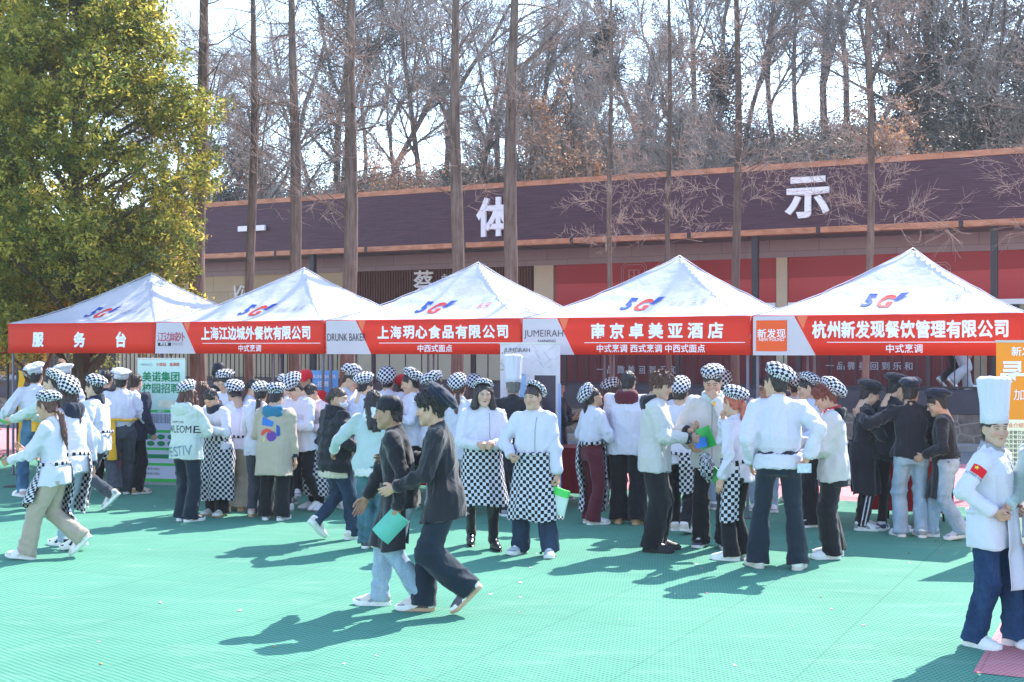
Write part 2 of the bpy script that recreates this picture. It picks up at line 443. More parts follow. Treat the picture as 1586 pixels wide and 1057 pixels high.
MB().box(X0, 0.26, FZ0 + .13, X1, 9, FZ1 - .05).build("roof", plain("roof_grey", lin(96, 94, 98)), B)
def stone_band(name, lo, hi, seed):
    t = NT(name); o = t.obj(); br = t.n("ShaderNodeTexBrick"); br.offset = .5
    br.inputs["Scale"].default_value = 1; br.inputs["Brick Width"].default_value = 1.2; br.inputs["Row Height"].default_value = .62; br.inputs["Mortar Size"].default_value = .008
    br.inputs["Color1"].default_value = (*lo, 1); br.inputs["Color2"].default_value = (*hi, 1); br.inputs["Mortar"].default_value = (*[c * .5 for c in lo], 1)
    mp = t.mapping(o, (1, 1, 1), (math.radians(90), 0, 0)); t.l(mp, br.inputs["Vector"])
    t.base(t.mix(.3, br.outputs[0], t.ramp(t.noise(o, 3, 5), [(.3, lo), (.7, hi)]))); t.rough(.75, .3); return t.m
M_TAN = stone_band("tan_stone", lin(180, 158, 132), lin(196, 174, 148), 1)
M_BEIGE = plain("beige_plaster", lin(206, 186, 164), .8, .2, .06, 2)
M_GBAND = stone_band("grey_stone_band", lin(150, 132, 140), lin(164, 146, 152), 2)
t = NT("red_panel"); o_ = t.obj()
wv = t.n("ShaderNodeTexWave", wave_type='BANDS', bands_direction='Z', wave_profile='SAW'); wv.inputs["Scale"].default_value = .18; wv.inputs["Distortion"].default_value = 5; wv.inputs["Detail"].default_value = 1.5; wv.inputs["Detail Scale"].default_value = .35
t.l(t.mapping(o_, (.35, 1, 1)), wv.inputs["Vector"])
t.base(t.ramp(wv.outputs["Fac"], [(.25, lin(158, 16, 34)), (.62, lin(172, 28, 40)), (.9, lin(188, 56, 62))])); t.rough(.45, .4); M_RED = t.m
M_REDLOW = plain("deep_red_plank", lin(112, 38, 46), .55, .35, .12, 2)
M_SLATW = plain("red_brown_slat", lin(98, 52, 44), .6, .3, .2, 4)
M_GLASS = plain("dark_glass", lin(40, 42, 50), .08, .6, .2, 1.5)
M_WHITE = plain("white_sign", lin(236, 234, 240), .5, .3, .03, 3)
y0 = WD; fb = FZ0 + .02
MB().box(X0, y0 - .06, fb - .42, X1, y0 + .3, fb).build("beam", M_GBAND, B)
def wallpiece(name, p0, p1, z0, z1, m, dy=0.0, th=.25):
    return MB().box(bx(p0, y0), y0 + dy, z0, bx(p1, y0) - .004, y0 + dy + th, z1).build(name, m, B)
zb = fb - .42
wallpiece("wall", 180, 553, TZ, zb, M_TAN)
slw = MB(); xa, xb = bx(553, y0), bx(826, y0); n = int((xb - xa) / .085)
for k in range(n): slw.box(xa + k * (xb - xa) / n, y0 - .05, 2.62, xa + (k + .55) * (xb - xa) / n, y0, zb)
slw.box(xa + .003, y0 + .001, 2.62, xb - .004, y0 + .2, zb - .002, 1)
slw.build("slat_wall", [M_SLATW, plain("slat_gap", lin(48, 28, 28))], B)
wallpiece("wall", 553, 826, TZ, 2.615, M_BEIGE, .02)
wallpiece("pillar", 828, 858, TZ, zb, M_BEIGE, -.04)
wallpiece("red_panel", 860, 1202, 3.12, zb, M_RED, 0, .2)
wallpiece("pillar", 1203, 1220, TZ, zb, M_BEIGE, -.04)
wallpiece("red_panel", 1221, 1640, 3.12, zb, M_RED, 0, .2)
for a, b in ((860, 1202), (1221, 1640)):
    wallpiece("window_sill", a, b, 3.0, 3.115, M_WHITE, -.05, .2)
    w = wallpiece("window", a, b, 2.3, 2.995, M_GLASS, .05, .1)
    fr = MB(); xa, xb = bx(a, y0), bx(b, y0); n = max(2, int((xb - xa) / 1.3))
    for k in range(n + 1): fr.box(xa + k * (xb - xa) / n - .03, y0 - .03, 2.3, xa + k * (xb - xa) / n + .03, y0 + .045, 2.995)
    fr.build("window_frame", M_DKMET, w)
    pk = MB(); n = int((xb - xa) / .32)
    for k in range(n): pk.box(xa + k * (xb - xa) / n, y0 - .02, TZ + .12, xa + (k + .96) * (xb - xa) / n - .004, y0 + .1, 2.295)
    pk.box(xa, y0 + .01, TZ, xb, y0 + .09, 2.28)
    pk.build("lower_wall", M_REDLOW, B)
wallpiece("pillar", 1512, 1530, TZ, 2.9, plain("tan_post", lin(168, 146, 124)), -.28, .2)
for px in (485, 1170, 1540):
    xx = bx(px, .15); MB().box(xx - .07, .08, TZ, xx + .07, .22, FZ0 - .002).build("post", M_DKMET, B)
# big white characters on the fascia, 3D letters on short studs
def sign_char(ch, px, py, wpx, bold=.03):
    off = -.10; tt = bx(px, off); Y = (BP + BE * tt + BN * off).y
    v, f = text2d(ch, 1, bold); mn, mx = v.min(0), v.max(0); c = (mn + mx) / 2
    s = wpx * Y / F / (mx[0] - mn[0]) / math.cos(BA) * 1.03 if ch == '一' else wpx * Y / F / (mx[1] - mn[1])
    zc = zpix(py, Y); tz = tt
    lettering("letter", (v - c) * s, f, lambda a, b: (tz + a, off, zc + b), M_WHITE, B, .07)
sign_char('一', 390, 354, 45, .035); sign_char('体', 766, 336, 61); sign_char('示', 1250, 306, 64)
def wall_text(s, px, py, hpx, mat=M_WHITE, bold=.01, off=None, name="lettering", shear=0.0, thick=.03):
    off = y0 - .1 if off is None else off
    tt = bx(px, off); Y = (BP + BE * tt + BN * off).y
    v, f = text2d(s, 1, bold, shear); mn, mx = v.min(0), v.max(0); c = (mn + mx) / 2
    sc = hpx * Y / F / (mx[1] - mn[1])
    lettering(name, (v - c) * sc, f, lambda a, b: (tt + a, off, zpix(py, Y) + b), mat, B, thick)
wall_text("Vilig", 380, 455, 26, shear=.3); wall_text("蔡", 656, 437, 36, bold=.03); wall_text("点", 688, 430, 11, bold=.0); wall_text("澜", 722, 437, 34, bold=.03)
M_FAINT = plain("pale_line", lin(178, 120, 122), .5, .3, .05); M_PALE = plain("pale_lettering", lin(190, 178, 186), .5, .3, .05)
for px in (982, 1035, 1392, 1450):                         # outlined square seals on the red panels
    off = y0 - .012; tt = bx(px, off); Y = (BP + BE * tt + BN * off).y; s = 42 * Y / F / 2; zc = zpix(428, Y)
    fr = MB()
    for e in (1.0, .84):
        for a in range(8):
            q = [(-1, .7), (-.7, 1), (.7, 1), (1, .7), (1, -.7), (.7, -1), (-.7, -1), (-1, -.7)]
            (xa, za), (xb, zb2) = q[a], q[(a + 1) % 8]
            fr.bar((tt + xa * s * e, off, zc + za * s * e), (tt + xb * s * e, off, zc + zb2 * s * e), .02, .02)
    for k in range(3): fr.bar((tt - .4 * s, off, zc + (k - 1) * .45 * s), (tt + .4 * s, off, zc + (k - 1) * .45 * s), .03, .02); fr.bar((tt + (k - 1) * .4 * s, off, zc - .5 * s), (tt + (k - 1) * .4 * s, off, zc + .5 * s), .03, .02)
    fr.build("emblem", M_FAINT, B)
for px, py, s in ((985, 573, "一 品 微 美 回 到 乐 和"), (1345, 567, "一 品 微 美 回 到 乐 和")):
    wall_text(s, px, py, 13, M_PALE, .012, y0 - .045, thick=.02)
# ------------------------------------------------------------------ tents
RP = at(13, 20.94); STEP = 3.038; TW = 3.02
ZE, ZB, ZA = 2.42, 1.952, 3.27
def cloth_mat(name, col, trans, crease=0.35):
    t = NT(name); o = t.obj()
    w = t.noise(t.mapping(o, (1, 1, 1)), 5, 4, .6); v = t.n("ShaderNodeTexVoronoi", feature='DISTANCE_TO_EDGE'); v.inputs["Scale"].default_value = 3.2
    dn = t.n("ShaderNodeTexNoise"); dn.inputs["Scale"].default_value = 3; t.l(o, dn.inputs["Vector"])
    mx = t.mix(.35, o, dn.outputs["Color"]); t.l(mx, v.inputs["Vector"])
    h = t.n("ShaderNodeMath", operation='ADD'); t.l(w, h.inputs[0]); rg = t.n("ShaderNodeTexNoise", noise_type='RIDGED_MULTIFRACTAL'); rg.inputs["Scale"].default_value = 4.5; rg.inputs["Detail"].default_value = 3; t.l(t.mapping(mx, (1.6, .6, .6)), rg.inputs["Vector"])
    rs_ = t.n("ShaderNodeMath", operation='MULTIPLY'); t.l(rg.outputs["Fac"], rs_.inputs[0]); rs_.inputs[1].default_value = .45; t.l(rs_.outputs[0], h.inputs[1])
    c2 = tuple(c * .94 for c in col)
    t.base(t.ramp(t.noise(o, 2.2, 4), [(.3, c2), (.7, col)])); t.rough(.5, .35); t.bump(h.outputs[0], crease, .025)
    t.translucent(col, trans); return t.m
M_CANOPY = cloth_mat("white_canopy_cloth", lin(232, 233, 244), .38, .8)
M_VAL = cloth_mat("red_valance_cloth", (.98, .085, .045), .5, .12)
M_VALW = cloth_mat("white_valance_cloth", lin(222, 222, 232), .25, .12)
M_LW = plain("white_print", lin(244, 240, 244), .6, .2, .02); M_L5 = plain("blue_print", lin(48, 84, 170), .6, .2, .03); M_LG = plain("red_print", lin(214, 66, 62), .6, .2, .03)
M_LK = plain("black_print", lin(52, 48, 60), .6, .2, .03); M_LM = plain("magenta_print", lin(180, 60, 90), .6, .2, .03); M_LO = plain("orange_print", lin(236, 96, 48), .6, .2, .03)
M_LGR = plain("grey_print", lin(150, 152, 170), .6, .2, .03); M_LBR = plain("tan_triangle_print", lin(232, 118, 84), .6, .2, .03)
M_LEG = plain("grey_tent_leg", lin(112, 108, 124), .45, .4, .08)
M_POLE = plain("white_painted_pole", lin(206, 208, 214), .4, .4, .05)
XC = TW / 2 + .10                                            # the peaks lean a little along the row
def canopy_z(x, y):
    u, v = ((x - XC) / XC if x < XC else (x - XC) / (TW - XC)), (y - TW / 2) / (TW / 2)
    m = max(abs(u), abs(v)); n = min(abs(u), abs(v)); t = max(0.0, 1 - m)
    sag = .075 * math.sin(math.pi * min(1, t * 1.02)) * (1 - (n / max(m, 1e-4)) ** 2)
    return ZE + (ZA - ZE) * (t ** 1.3) - sag + .016 * noise.noise(Vector((x * 2.3, y * 2.3, ZA))) + .010 * abs(noise.noise(Vector((x * 5.1, y * 3.3, 2.0)))) + .014 * math.exp(-(((m - .52) / .035) ** 2))
def tent(k, label, title, sub, tx0, tx1, tsize, logo, sqz=1.0):
    o = RP + RE * (STEP * k)
    T = empty("tent", o, -TH + (.004, -.006, .003, -.004, .005)[k], label, "tent", "white canopy tents in a row along the court")
    # canopy
    N = 42; V = []; Q = []
    for j in range(N + 1):
        for i in range(N + 1):
            x, y = TW * i / N, TW * j / N; V.append((x, y, canopy_z(x + .001 * k, y)))
    for j in range(N):
        for i in range(N): a = j * (N + 1) + i; Q.append((a, a + 1, a + N + 2, a + N + 1))
    c = mesh_np("canopy", V, np.array(Q), M_CANOPY, T)
    m = c.modifiers.new("solid", 'SOLIDIFY'); m.thickness = .004
    hp = MB()
    for sx, sy in ((0, 0), (1, 0), (0, 1), (1, 1)):           # sewn hip seams
        pts = []
        for a in range(15):
            u = a / 14 * .5; x = 2 * u * XC if sx == 0 else TW - 2 * u * (TW - XC); y = TW * (sy + (u if sy == 0 else -u)); pts.append((x, y, canopy_z(x, y) + .006))
        hp.tube(pts, .006, 5)
    hp.build("seam", M_VALW, c, smooth=True)
    # valances hang from the eaves
    def val(name, P0, ex, nrm, mat):
        V = []; Q = []; n = 40
        for j in range(4):
            for i in range(n + 1):
                x = TW * i / n; z = ZE + .004 - (ZE - ZB) * j / 3
                w = .020 * math.sin(x * 2.7 + k * 2) * j / 3 + .008 * math.sin(x * 8 + k) * j / 3
                p = Vector(P0) + Vector(ex) * x + Vector(nrm) * (.004 + w); V.append((p.x, p.y, z))
        for j in range(3):
            for i in range(n): a = j * (n + 1) + i; Q.append((a, a + 1, a + n + 2, a + n + 1))
        ob = mesh_np(name, V, np.array(Q), mat, T); s = ob.modifiers.new("solid", 'SOLIDIFY'); s.thickness = .003; return ob
    fv = val("front_valance", (0, 0, 0), (1, 0, 0), (0, -1, 0), M_VAL)
    val("back_valance", (0, TW, 0), (1, 0, 0), (0, 1, 0), M_VAL)
    val("side_valance", (0, 0, 0), (0, 1, 0), (-1, 0, 0), M_VAL); val("side_valance", (TW, 0, 0), (0, 1, 0), (1, 0, 0), M_VAL)
    def fp(x, z, d=0.006):                                    # a point just in front of the front valance
        jj = (ZE + .004 - z) / (ZE - ZB)
        w = .020 * math.sin(x * 2.7 + k * 2) * jj + .008 * math.sin(x * 8 + k) * jj
        return (x, -(.004 + w) - d, z)
    def strip(name, poly_rows, mat, d):
        mb = MB()
        for (xa0, xb0, z0), (xa1, xb1, z1) in zip(poly_rows[:-1], poly_rows[1:]):
            n = 16
            for i in range(n):
                f0, f1 = i / n, (i + 1) / n
                mb.add([fp(xa0 + (xb0 - xa0) * f0, z0, d), fp(xa0 + (xb0 - xa0) * f1, z0, d), fp(xa1 + (xb1 - xa1) * f1, z1, d), fp(xa1 + (xb1 - xa1) * f0, z1, d)], [(0, 1, 2, 3)])
        return mb.build(name, mat, fv)
    def put(V2, fs, mat, x, z, d=.011, name="lettering"):
        return lettering(name, V2, fs, lambda a, b: fp(x + a, z + b, d), mat, fv)
    H = ZE - ZB
    if logo:
        rows = [(.012, .50 + .25 * j / 5, ZE - .004 - (H - .006) * j / 5) for j in range(6)]
        strip("logo_panel", rows, M_VALW, .006)
        strip("corner_print", [(.505 + .02, .66, ZE - .005), (.60, .61, ZE - .15)], M_LBR, .006)
        strip("rule", [(.88, TW - .06, ZB + .158), (.88, TW - .06, ZB + .150)], M_LW, .008)
    V2, fs = fit_chars(title, tx0 * TW, tx1 * TW, tsize, .010, sqz)
    lettering("lettering", V2, fs, lambda a, b: fp(a, ZB + (.30 if logo else .215) + b, .011), M_LW, fv, 0.0, .005 if logo else .009)
    if sub:
        V2, fs = text2d(sub, .105, .012); put(V2, fs, M_LW, .58 * TW, ZB + .075)
    if logo == 'river':
        V2, fs = fit_chars("江边城外", .05, .55, .15, .004); put(V2, fs, M_LM, 0, ZB + .25)
        strip("name_plate", [(.06, .30, ZB + .165), (.06, .30, ZB + .115)], M_LK, .009)
        V2, fs = text2d("烤全鱼", .05, .004); put(V2, fs, M_LW, .18, ZB + .14, .014); V2, fs = text2d("烤鱼专家", .05); put(V2, fs, M_LGR, .42, ZB + .14)
    elif logo == 'baker':
        V2, fs = text2d("DRUNK BAKER", .118, .0); put(V2 * np.array([.80, 1.25]), fs, M_LK, .345, ZB + .23)
    elif logo == 'hotel':
        V2, fs = text2d("JUMEIRAH", .125, -.008); put(V2, fs, M_LK, .32, ZB + .27); V2, fs = text2d("NANJING", .052, .0); put(V2 * np.array([1.2, 1]), fs, M_LK, .36, ZB + .175)
    elif logo == 'found':
        strip("logo_square", [(.05, .42, ZB + .415), (.05, .42, ZB + .05)], M_LO, .010)
        V2, fs = text2d("新发现", .115, .012); put(V2, fs, M_LW, .235, ZB + .25, .015); V2, fs = text2d("NEW FOUND", .05, .006); put(V2, fs, M_LW, .235, ZB + .185, .015)
    # print on the front slope of the canopy
    def cp(x, y): return (x, y, canopy_z(x + .001 * k, y) + .012)
    def on_roof(s, x, y, size, mat, shear=.3, bold=.03, sy=1.55, sub=3):
        v, f = text2d(s, size, bold, shear)
        bmx = bmesh.new(); vs = [bmx.verts.new((p[0], p[1], 0)) for p in v]
        for q in f:
            try: bmx.faces.new([vs[i] for i in q])
            except ValueError: pass
        bmesh.ops.subdivide_edges(bmx, edges=bmx.edges[:], cuts=1)
        bmx.verts.index_update()
        V2 = [(p.co.x, p.co.y) for p in bmx.verts]; fs = [tuple(w.index for w in q.verts) for q in bmx.faces]; bmx.free()
        lettering("lettering", V2, fs, lambda a, b: cp(x + a, y + b * sy), mat, c)
    on_roof("5", 1.23, .54, .255, M_L5); on_roof("G", 1.425, .53, .255, M_LG)
    mb = MB(); q = [(1.53, .58), (1.58, .58), (1.70, .72), (1.60, .72)]
    mb.add([cp(*p) for p in q], [(0, 1, 2, 3)]); mb.build("logo_tick", M_L5, c)
    on_roof("赋能", 1.92, .52, .11, M_LGR, .0, -.012); on_roof("未来", 2.20, .52, .11, M_LG if k == 2 else M_LGR, .0, -.014)
    # blue gusset print on the right slope and faint words
    def rp(y, tt): x = TW - 1.5 * tt; return (x, y, canopy_z(x, y) + .012)
    def right_words(s, y, tt, size, mat):
        v, f = text2d(s, size, .01, .0)
        lettering("lettering", v, f, lambda a, b: rp(y + a, tt + b * .9), mat, c)
    right_words("中国移动", 1.35, .36, .24, M_LW)
    # frame
    for lx, ly in ((.05, .05), (TW - .05, .05), (.05, TW - .05), (TW - .05, TW - .05)):
        L = MB().box(lx - .015, ly - .015, 0, lx + .015, ly + .015, ZE - .03).build("leg", M_LEG, T)
        MB().box(lx - .05, ly - .05, 0, lx + .05, ly + .05, .012).build("foot_plate", M_DKMET, L)
    tr = MB()
    for (ax, ay), (ex, ey) in (((.05, .05), (1, 0)), ((.05, TW - .05), (1, 0)), ((.05, .05), (0, 1)), ((TW - .05, .05), (0, 1))):
        Ls = TW - .1
        for h in range(2):
            for (f0, z0, f1, z1) in ((h / 2, ZE - .06, h / 2 + .5, ZE - .38), (h / 2, ZE - .38, h / 2 + .5, ZE - .06)):
                tr.bar((ax + ex * Ls * f0, ay + ey * Ls * f0, z0), (ax + ex * Ls * f1, ay + ey * Ls * f1, z1), .012, .025)
    tr.build("truss", M_POLE, T)
    MB().bar((XC, TW / 2, ZE - .3), (XC, TW / 2, ZA - .05), .04, .04).build("centre_pole", M_POLE, T)
    return T
tent(0, "leftmost white canopy tent whose plain red front reads as a service desk", "服务台", "", .08, .92, .24, None)
tent(1, "white canopy tent with a logo of four magenta characters on its red front", "上海江边城外餐饮有限公司", "中式烹调", .285, .93, .20, 'river', .80)
tent(2, "white canopy tent with thin black lettering on its white corner, middle of the row", "上海玥心食品有限公司", "中西式面点", .28, .945, .185, 'baker')
tent(3, "white canopy tent with black serif lettering and seven spaced characters on red", "南京卓美亚酒店", "中式烹调 西式烹调 中西式面点", .31, .90, .20, 'hotel')
tent(4, "largest looking white canopy tent, with an orange square on its valance", "杭州新发现餐饮管理有限公司", "中式烹调", .235, .95, .205, 'found', .80)

# tables under the tents
M_CLOTH = fabric("dark_red_cloth", lin(150, 24, 40), .8, .4, 5)
def table(k, x, label, w=1.7):
    o = RP + RE * (STEP * k + x) + RN * .55
    T = empty("table", o, -TH, label, "table", "folding tables under the tents")
    MB().box(-w / 2, -.3, .70, w / 2, .3, .74).build("tabletop", plain("table_white", lin(220, 218, 214), .5), T, bevel=.006)
    for sx in (-1, 1):
        for sy in (-1, 1): MB().tube([(sx * (w / 2 - .08), sy * .24, 0), (sx * (w / 2 - .12), sy * .22, .70)], .014, 8).build("leg", M_DKMET, T, smooth=True)
    V = []; Q = []; n = 60
    per = [(-w / 2, .3), (-w / 2, -.3), (w / 2, -.3), (w / 2, .3)]; pts = []
    for a, b in zip(per[:-1], per[1:]):
        for i in range(20): pts.append((a[0] + (b[0] - a[0]) * i / 20, a[1] + (b[1] - a[1]) * i / 20))
    pts.append(per[-1])
    for j in range(6):
        for i, (x_, y_) in enumerate(pts):
            s = 1 + .012 + (.03 + .018 * math.sin(i * 1.3)) * (j / 5); V.append((x_ * s, y_ * (1 + (s - 1) * 3), .752 - .58 * j / 5))
    for j in range(5):
        for i in range(len(pts) - 1): a = j * len(pts) + i; Q.append((a, a + 1, a + len(pts) + 1, a + len(pts)))
    b = len(V); V += [(-w / 2 * 1.012, -.311, .752), (w / 2 * 1.012, -.311, .752), (w / 2 * 1.012, .311, .752), (-w / 2 * 1.012, .311, .752)]; Q.append((b, b + 1, b + 2, b + 3))
    cl = mesh_np("tablecloth", V, np.array(Q), M_CLOTH); cl.matrix_world = T.matrix_world.copy(); cl.location = o; cl.rotation_euler = (0, 0, -TH)
    tag(cl, "dark red cloth over the " + label.split(",")[0], "tablecloth", "red tablecloths under the tents")
table(0, 1.5, "table under the leftmost tent, behind the boy in the tall hat")
table(1, 1.5, "table under the second tent from the left, behind the readers")
table(2, 1.5, "table under the middle tent, behind the crowd of checked hats")
table(3, .45, "table under the tent with seven spaced characters", .8)
table(4, 1.75, "table under the tent with the orange square, before the cooks in black", .8)

# ------------------------------------------------------------------ roll-up banners, boards, bin
def board(name, px, pyfoot, W, Ht, rz, label, cat, base_mat, z0=.05, foot=True, Y=None):
    p = ground(px, pyfoot) if Y is None else at(px, Y)
    T = empty(name, p, rz, label, cat)
    MB().box(-W / 2, -.006, z0, W / 2, .006, z0 + Ht).build("panel", base_mat, T)
    if foot:
        MB().box(-W / 2 - .02, -.06, 0, W / 2 + .02, .07, z0 - .002).build("base", plain("alu", lin(170, 172, 178), .35, .5, .05, 4, .6), T, bevel=.01)
        MB().box(-W / 2 - .01, -.012, z0 + Ht - .004, W / 2 + .01, .012, z0 + Ht + .02).build("top_rail", plain("alu", lin(170, 172, 178), .35, .5, .05, 4, .6), T)
        MB().tube([(0, .03, .04), (0, .015, z0 + Ht)], .008, 6).build("pole", M_DKMET, T)
    def rect(n, x0, z0_, x1, z1_, m, d=.009):
        mb = MB(); mb.add([(x0, -d, z0_), (x1, -d, z0_), (x1, -d, z1_), (x0, -d, z1_)], [(0, 1, 2, 3)]); return mb.build(n, m, T)
    def txt(s, x, z, size, m, bold=.0, d=.013, align='CENTER', sq=1.0):
        v, f = text2d(s, size, bold, 0, align); return lettering("lettering", v * np.array([sq, 1]), f, lambda a, b: (x + a, -d, z + b), m, T)
    return T, rect, txt
M_BG1 = plain("banner_mint", lin(206, 232, 222), .6, .2, .03); M_GRN = plain("banner_green", lin(60, 196, 88), .55, .3, .04); M_LIL = plain("banner_lilac", lin(214, 212, 236), .6, .2, .02); M_DGR = plain("banner_deep_green", lin(30, 140, 96), .6, .2, .04)
T, rect, txt = board("roll_up_banner", 250, 752, .78, 1.82, math.radians(-14), "mint and green roll-up banner with large green characters and white text boxes", "banner", M_BG1)
rect("green_ground", -.39, .05, .39, 1.12, M_GRN, .008)
for z0_, z1_ in ((.82, 1.08), (.56, .78), (.33, .52), (.10, .29)):
    rect("text_box", -.35, z0_, .35, z1_, M_LIL, .010)
txt("美诺集团", 0, 1.60, .155, M_DGR, .02); txt("校园招聘", 0, 1.43, .155, M_DGR, .02)
txt("MEINUO", -.24, 1.79, .05, M_LGR); txt("小菜园", .0, 1.79, .055, M_LG, .01); txt("福满楼", .22, 1.79, .055, M_LG, .01)
rnd = random.Random(3)
for z in (1.04, 1.005, .97, .935): txt("公司简介美味团队用心服务每一位顾客", 0, z, .036, M_LK)
txt("招聘岗位", 0, 1.098, .03, M_LW, .01)
for z in (.72, .62):
    mb = MB()
    for xx in (-.17, 0, .17):
        c = [(xx + .065 * math.cos(a * math.pi / 8), -.012, z + .038 * math.sin(a * math.pi / 8)) for a in range(16)]; mb.add(c, [tuple(range(16))])
    mb.build("bubble", M_DGR, T)
rect("green_bar", -.35, .40, .35, .46, M_DGR, .012)
for z in (.24, .17): txt("联系电话与地址", -.30, z, .04, M_LK, align='LEFT')
mb = MB(); mb.add([(-.30, -.012, 1.14), (-.16, -.012, 1.18), (-.22, -.012, 1.27), (-.31, -.012, 1.32)], [(0, 1, 2, 3)]); mb.build("leaf_print", plain("leaf_green", lin(90, 190, 110), .6), T)
mb = MB(); mb.add([(-.05, -.012, 1.16), (.2, -.012, 1.14), (.22, -.012, 1.26), (-.03, -.012, 1.27)], [(0, 1, 2, 3)]); mb.build("paper_print", plain("print_cream", lin(244, 238, 214), .6), T)

M_OR = plain("banner_orange", lin(248, 150, 40), .55, .3, .05, 2)
T, rect, txt = board("roll_up_banner", 1608, 0, .80, 2.05, math.radians(-8), "orange roll-up banner with big white characters and white text field beside the chef", "banner", M_OR, .05, True, 13.0)
rect("text_field", -.37, .10, .37, 1.33, plain("banner_cream", lin(250, 240, 205), .6, .2, .05, 1.5), .009)
txt("新发现", -.26, 2.0, .10, M_LW, .015, align='LEFT'); txt("餐饮", .16, 2.0, .06, M_LW)
txt("寻找你", .0, 1.78, .25, M_LW, .03); txt("加入我们", .0, 1.57, .12, M_LW, .0); txt("一起成长", .05, 1.44, .06, M_LW)
for k in range(9): txt("热爱餐饮诚实守信吃苦耐劳积极向上", 0, 1.20 - .045 * k, .04, M_LK, .002)
txt("企业介绍：", -.34, 1.27, .05, M_LBR, .01, align='LEFT'); txt("招聘岗位：", -.34, .76, .05, M_LBR, .01, align='LEFT')
for k in range(8): txt("厨师服务员管理培训生门店实习生", 0, .69 - .045 * k, .04, M_LK, .002)

M_GLIT = plain("poster_pale_marble", lin(208, 200, 210), .5, .3, .08, 6)
T, rect, txt = board("poster_stand", 821, 0, .77, 2.04, math.radians(-16), "tall pale poster with thin serif lettering behind the two women", "poster", M_GLIT, .05, True, 16.3)
txt("JUMEIRAH", -.33, 2.01, .075, M_LK, -.004, align='LEFT')
rect("photo_print", .06, .95, .33, 1.70, plain("poster_dark", lin(62, 48, 70), .4, .4, .2, 4), .010)
rect("photo_print", -.13, .75, -.055, 1.72, plain("poster_blue", lin(150, 180, 224), .5), .010)
rect("photo_print", .365, .2, .40, 1.60, plain("poster_blue2", lin(150, 170, 220), .5), .010)
rng = random.Random(8); mb = MB()
for k in range(26):
    a = (rng.uniform(-.38, .36), -.011, rng.uniform(1.76, 2.04)); ang = rng.choice([.6, -.6, 2.2]); l = rng.uniform(.04, .14)
    mb.bar(a, (min(.39, max(-.39, a[0] + l * math.cos(ang))), -.011, min(2.08, a[2] + l * math.sin(ang))), .004, .001)
mb.build("line_print", M_LGR, T)
mb = MB()
for k in range(60):
    a = Vector((rng.gauss(-.25, .08), -.011, rng.gauss(1.86, .07))); r = rng.uniform(.006, .016)
    mb.add([a + Vector((r * math.cos(q), 0, r * math.sin(q))) for q in (0, 1.6, 3.1, 4.7)], [(0, 1, 2, 3)])
mb.build("foliage_print", plain("olive_print", lin(160, 150, 110), .6), T)

M_SKB = plain("sign_blue", lin(104, 160, 222), .5, .3, .04)
T, rect, txt = board("name_board", 501, 0, .46, .36, math.radians(-20), "small pale blue name board with white lettering above the crowd", "sign", M_SKB, 1.36, False, 18.6)
MB().tube([(0, .02, 0), (0, .02, 1.5)], .012, 8).build("pole", M_DKMET, T); MB().box(-.15, -.1, 0, .15, .14, .015).build("base", M_DKMET, T)
txt("DRUNK BAKER", 0, 1.63, .07, M_LW, .01, sq=.85); txt("招聘", 0, 1.52, .09, M_LW, .01)

bp = ground(207, 749)
T = empty("waste_bin", bp, 0.3, "tall blue plastic bin standing beside the green banner", "bin")
M_BLU = plain("blue_plastic", lin(48, 104, 226), .35, .5, .05)
mb = MB(); mb.tube([(0, 0, 0), (0, 0, .03), (0, 0, .54), (0, 0, .575), (0, 0, .58), (0, 0, .55), (0, 0, .06)], [.095, .10, .125, .135, .125, .115, .09], 24); mb.build("bucket", M_BLU, T, smooth=True)
rm = MB(); rm.tube([(.138 * math.cos(a * .26), .138 * math.sin(a * .26), .575) for a in range(25)], .008, 6); rm.build("rim", M_BLU, T, smooth=True)

# red cloth banner at the far left edge
p = at(-28, 24.0)
T = empty("cloth_banner", p, -TH, "dark red cloth banner with yellow characters at the left edge", "banner")
MB().box(-1.3, -.01, 1.93, .62, .01, 2.52).build("cloth", fabric("banner_red", lin(176, 30, 34), .7, .3, 3), T)
for xx in (-1.3, .62): MB().tube([(xx, .03, 0), (xx, .03, 2.6)], .025, 8).build("pole", M_DKMET, T)
v, f = fit_chars("热烈欢迎", -1.25, .62, .36, .02); lettering("lettering", v, f, lambda a, b: (a, -.016, 2.22 + b), plain("banner_yellow", lin(228, 176, 60), .6), T)
p = at(27, 19.2)
T = empty("flag_stand", p, 0, "thin black pole with a yellow ribbon beside the boy in white at the left", "pole")
MB().tube([(0, 0, 0), (0, 0, 1.75)], .018, 8).build("pole", M_DKMET, T)
MB().box(-.16, -.12, 0, .16, .12, .02).build("base", M_DKMET, T)
V = []; Q = []
for j in range(24):
    z = 1.72 - j * .06; w = .05 + .05 * abs(math.sin(j * .9))
    V += [(.02 + .01 * math.sin(j), -.02, z), (.02 + w, -.02 - .03 * math.sin(j * 1.7), z - .03)]
for j in range(23): a = 2 * j; Q.append((a, a + 1, a + 3, a + 2))
mesh_np("ribbon", V, np.array(Q), fabric("ribbon_yellow", lin(240, 176, 40), .7), T)
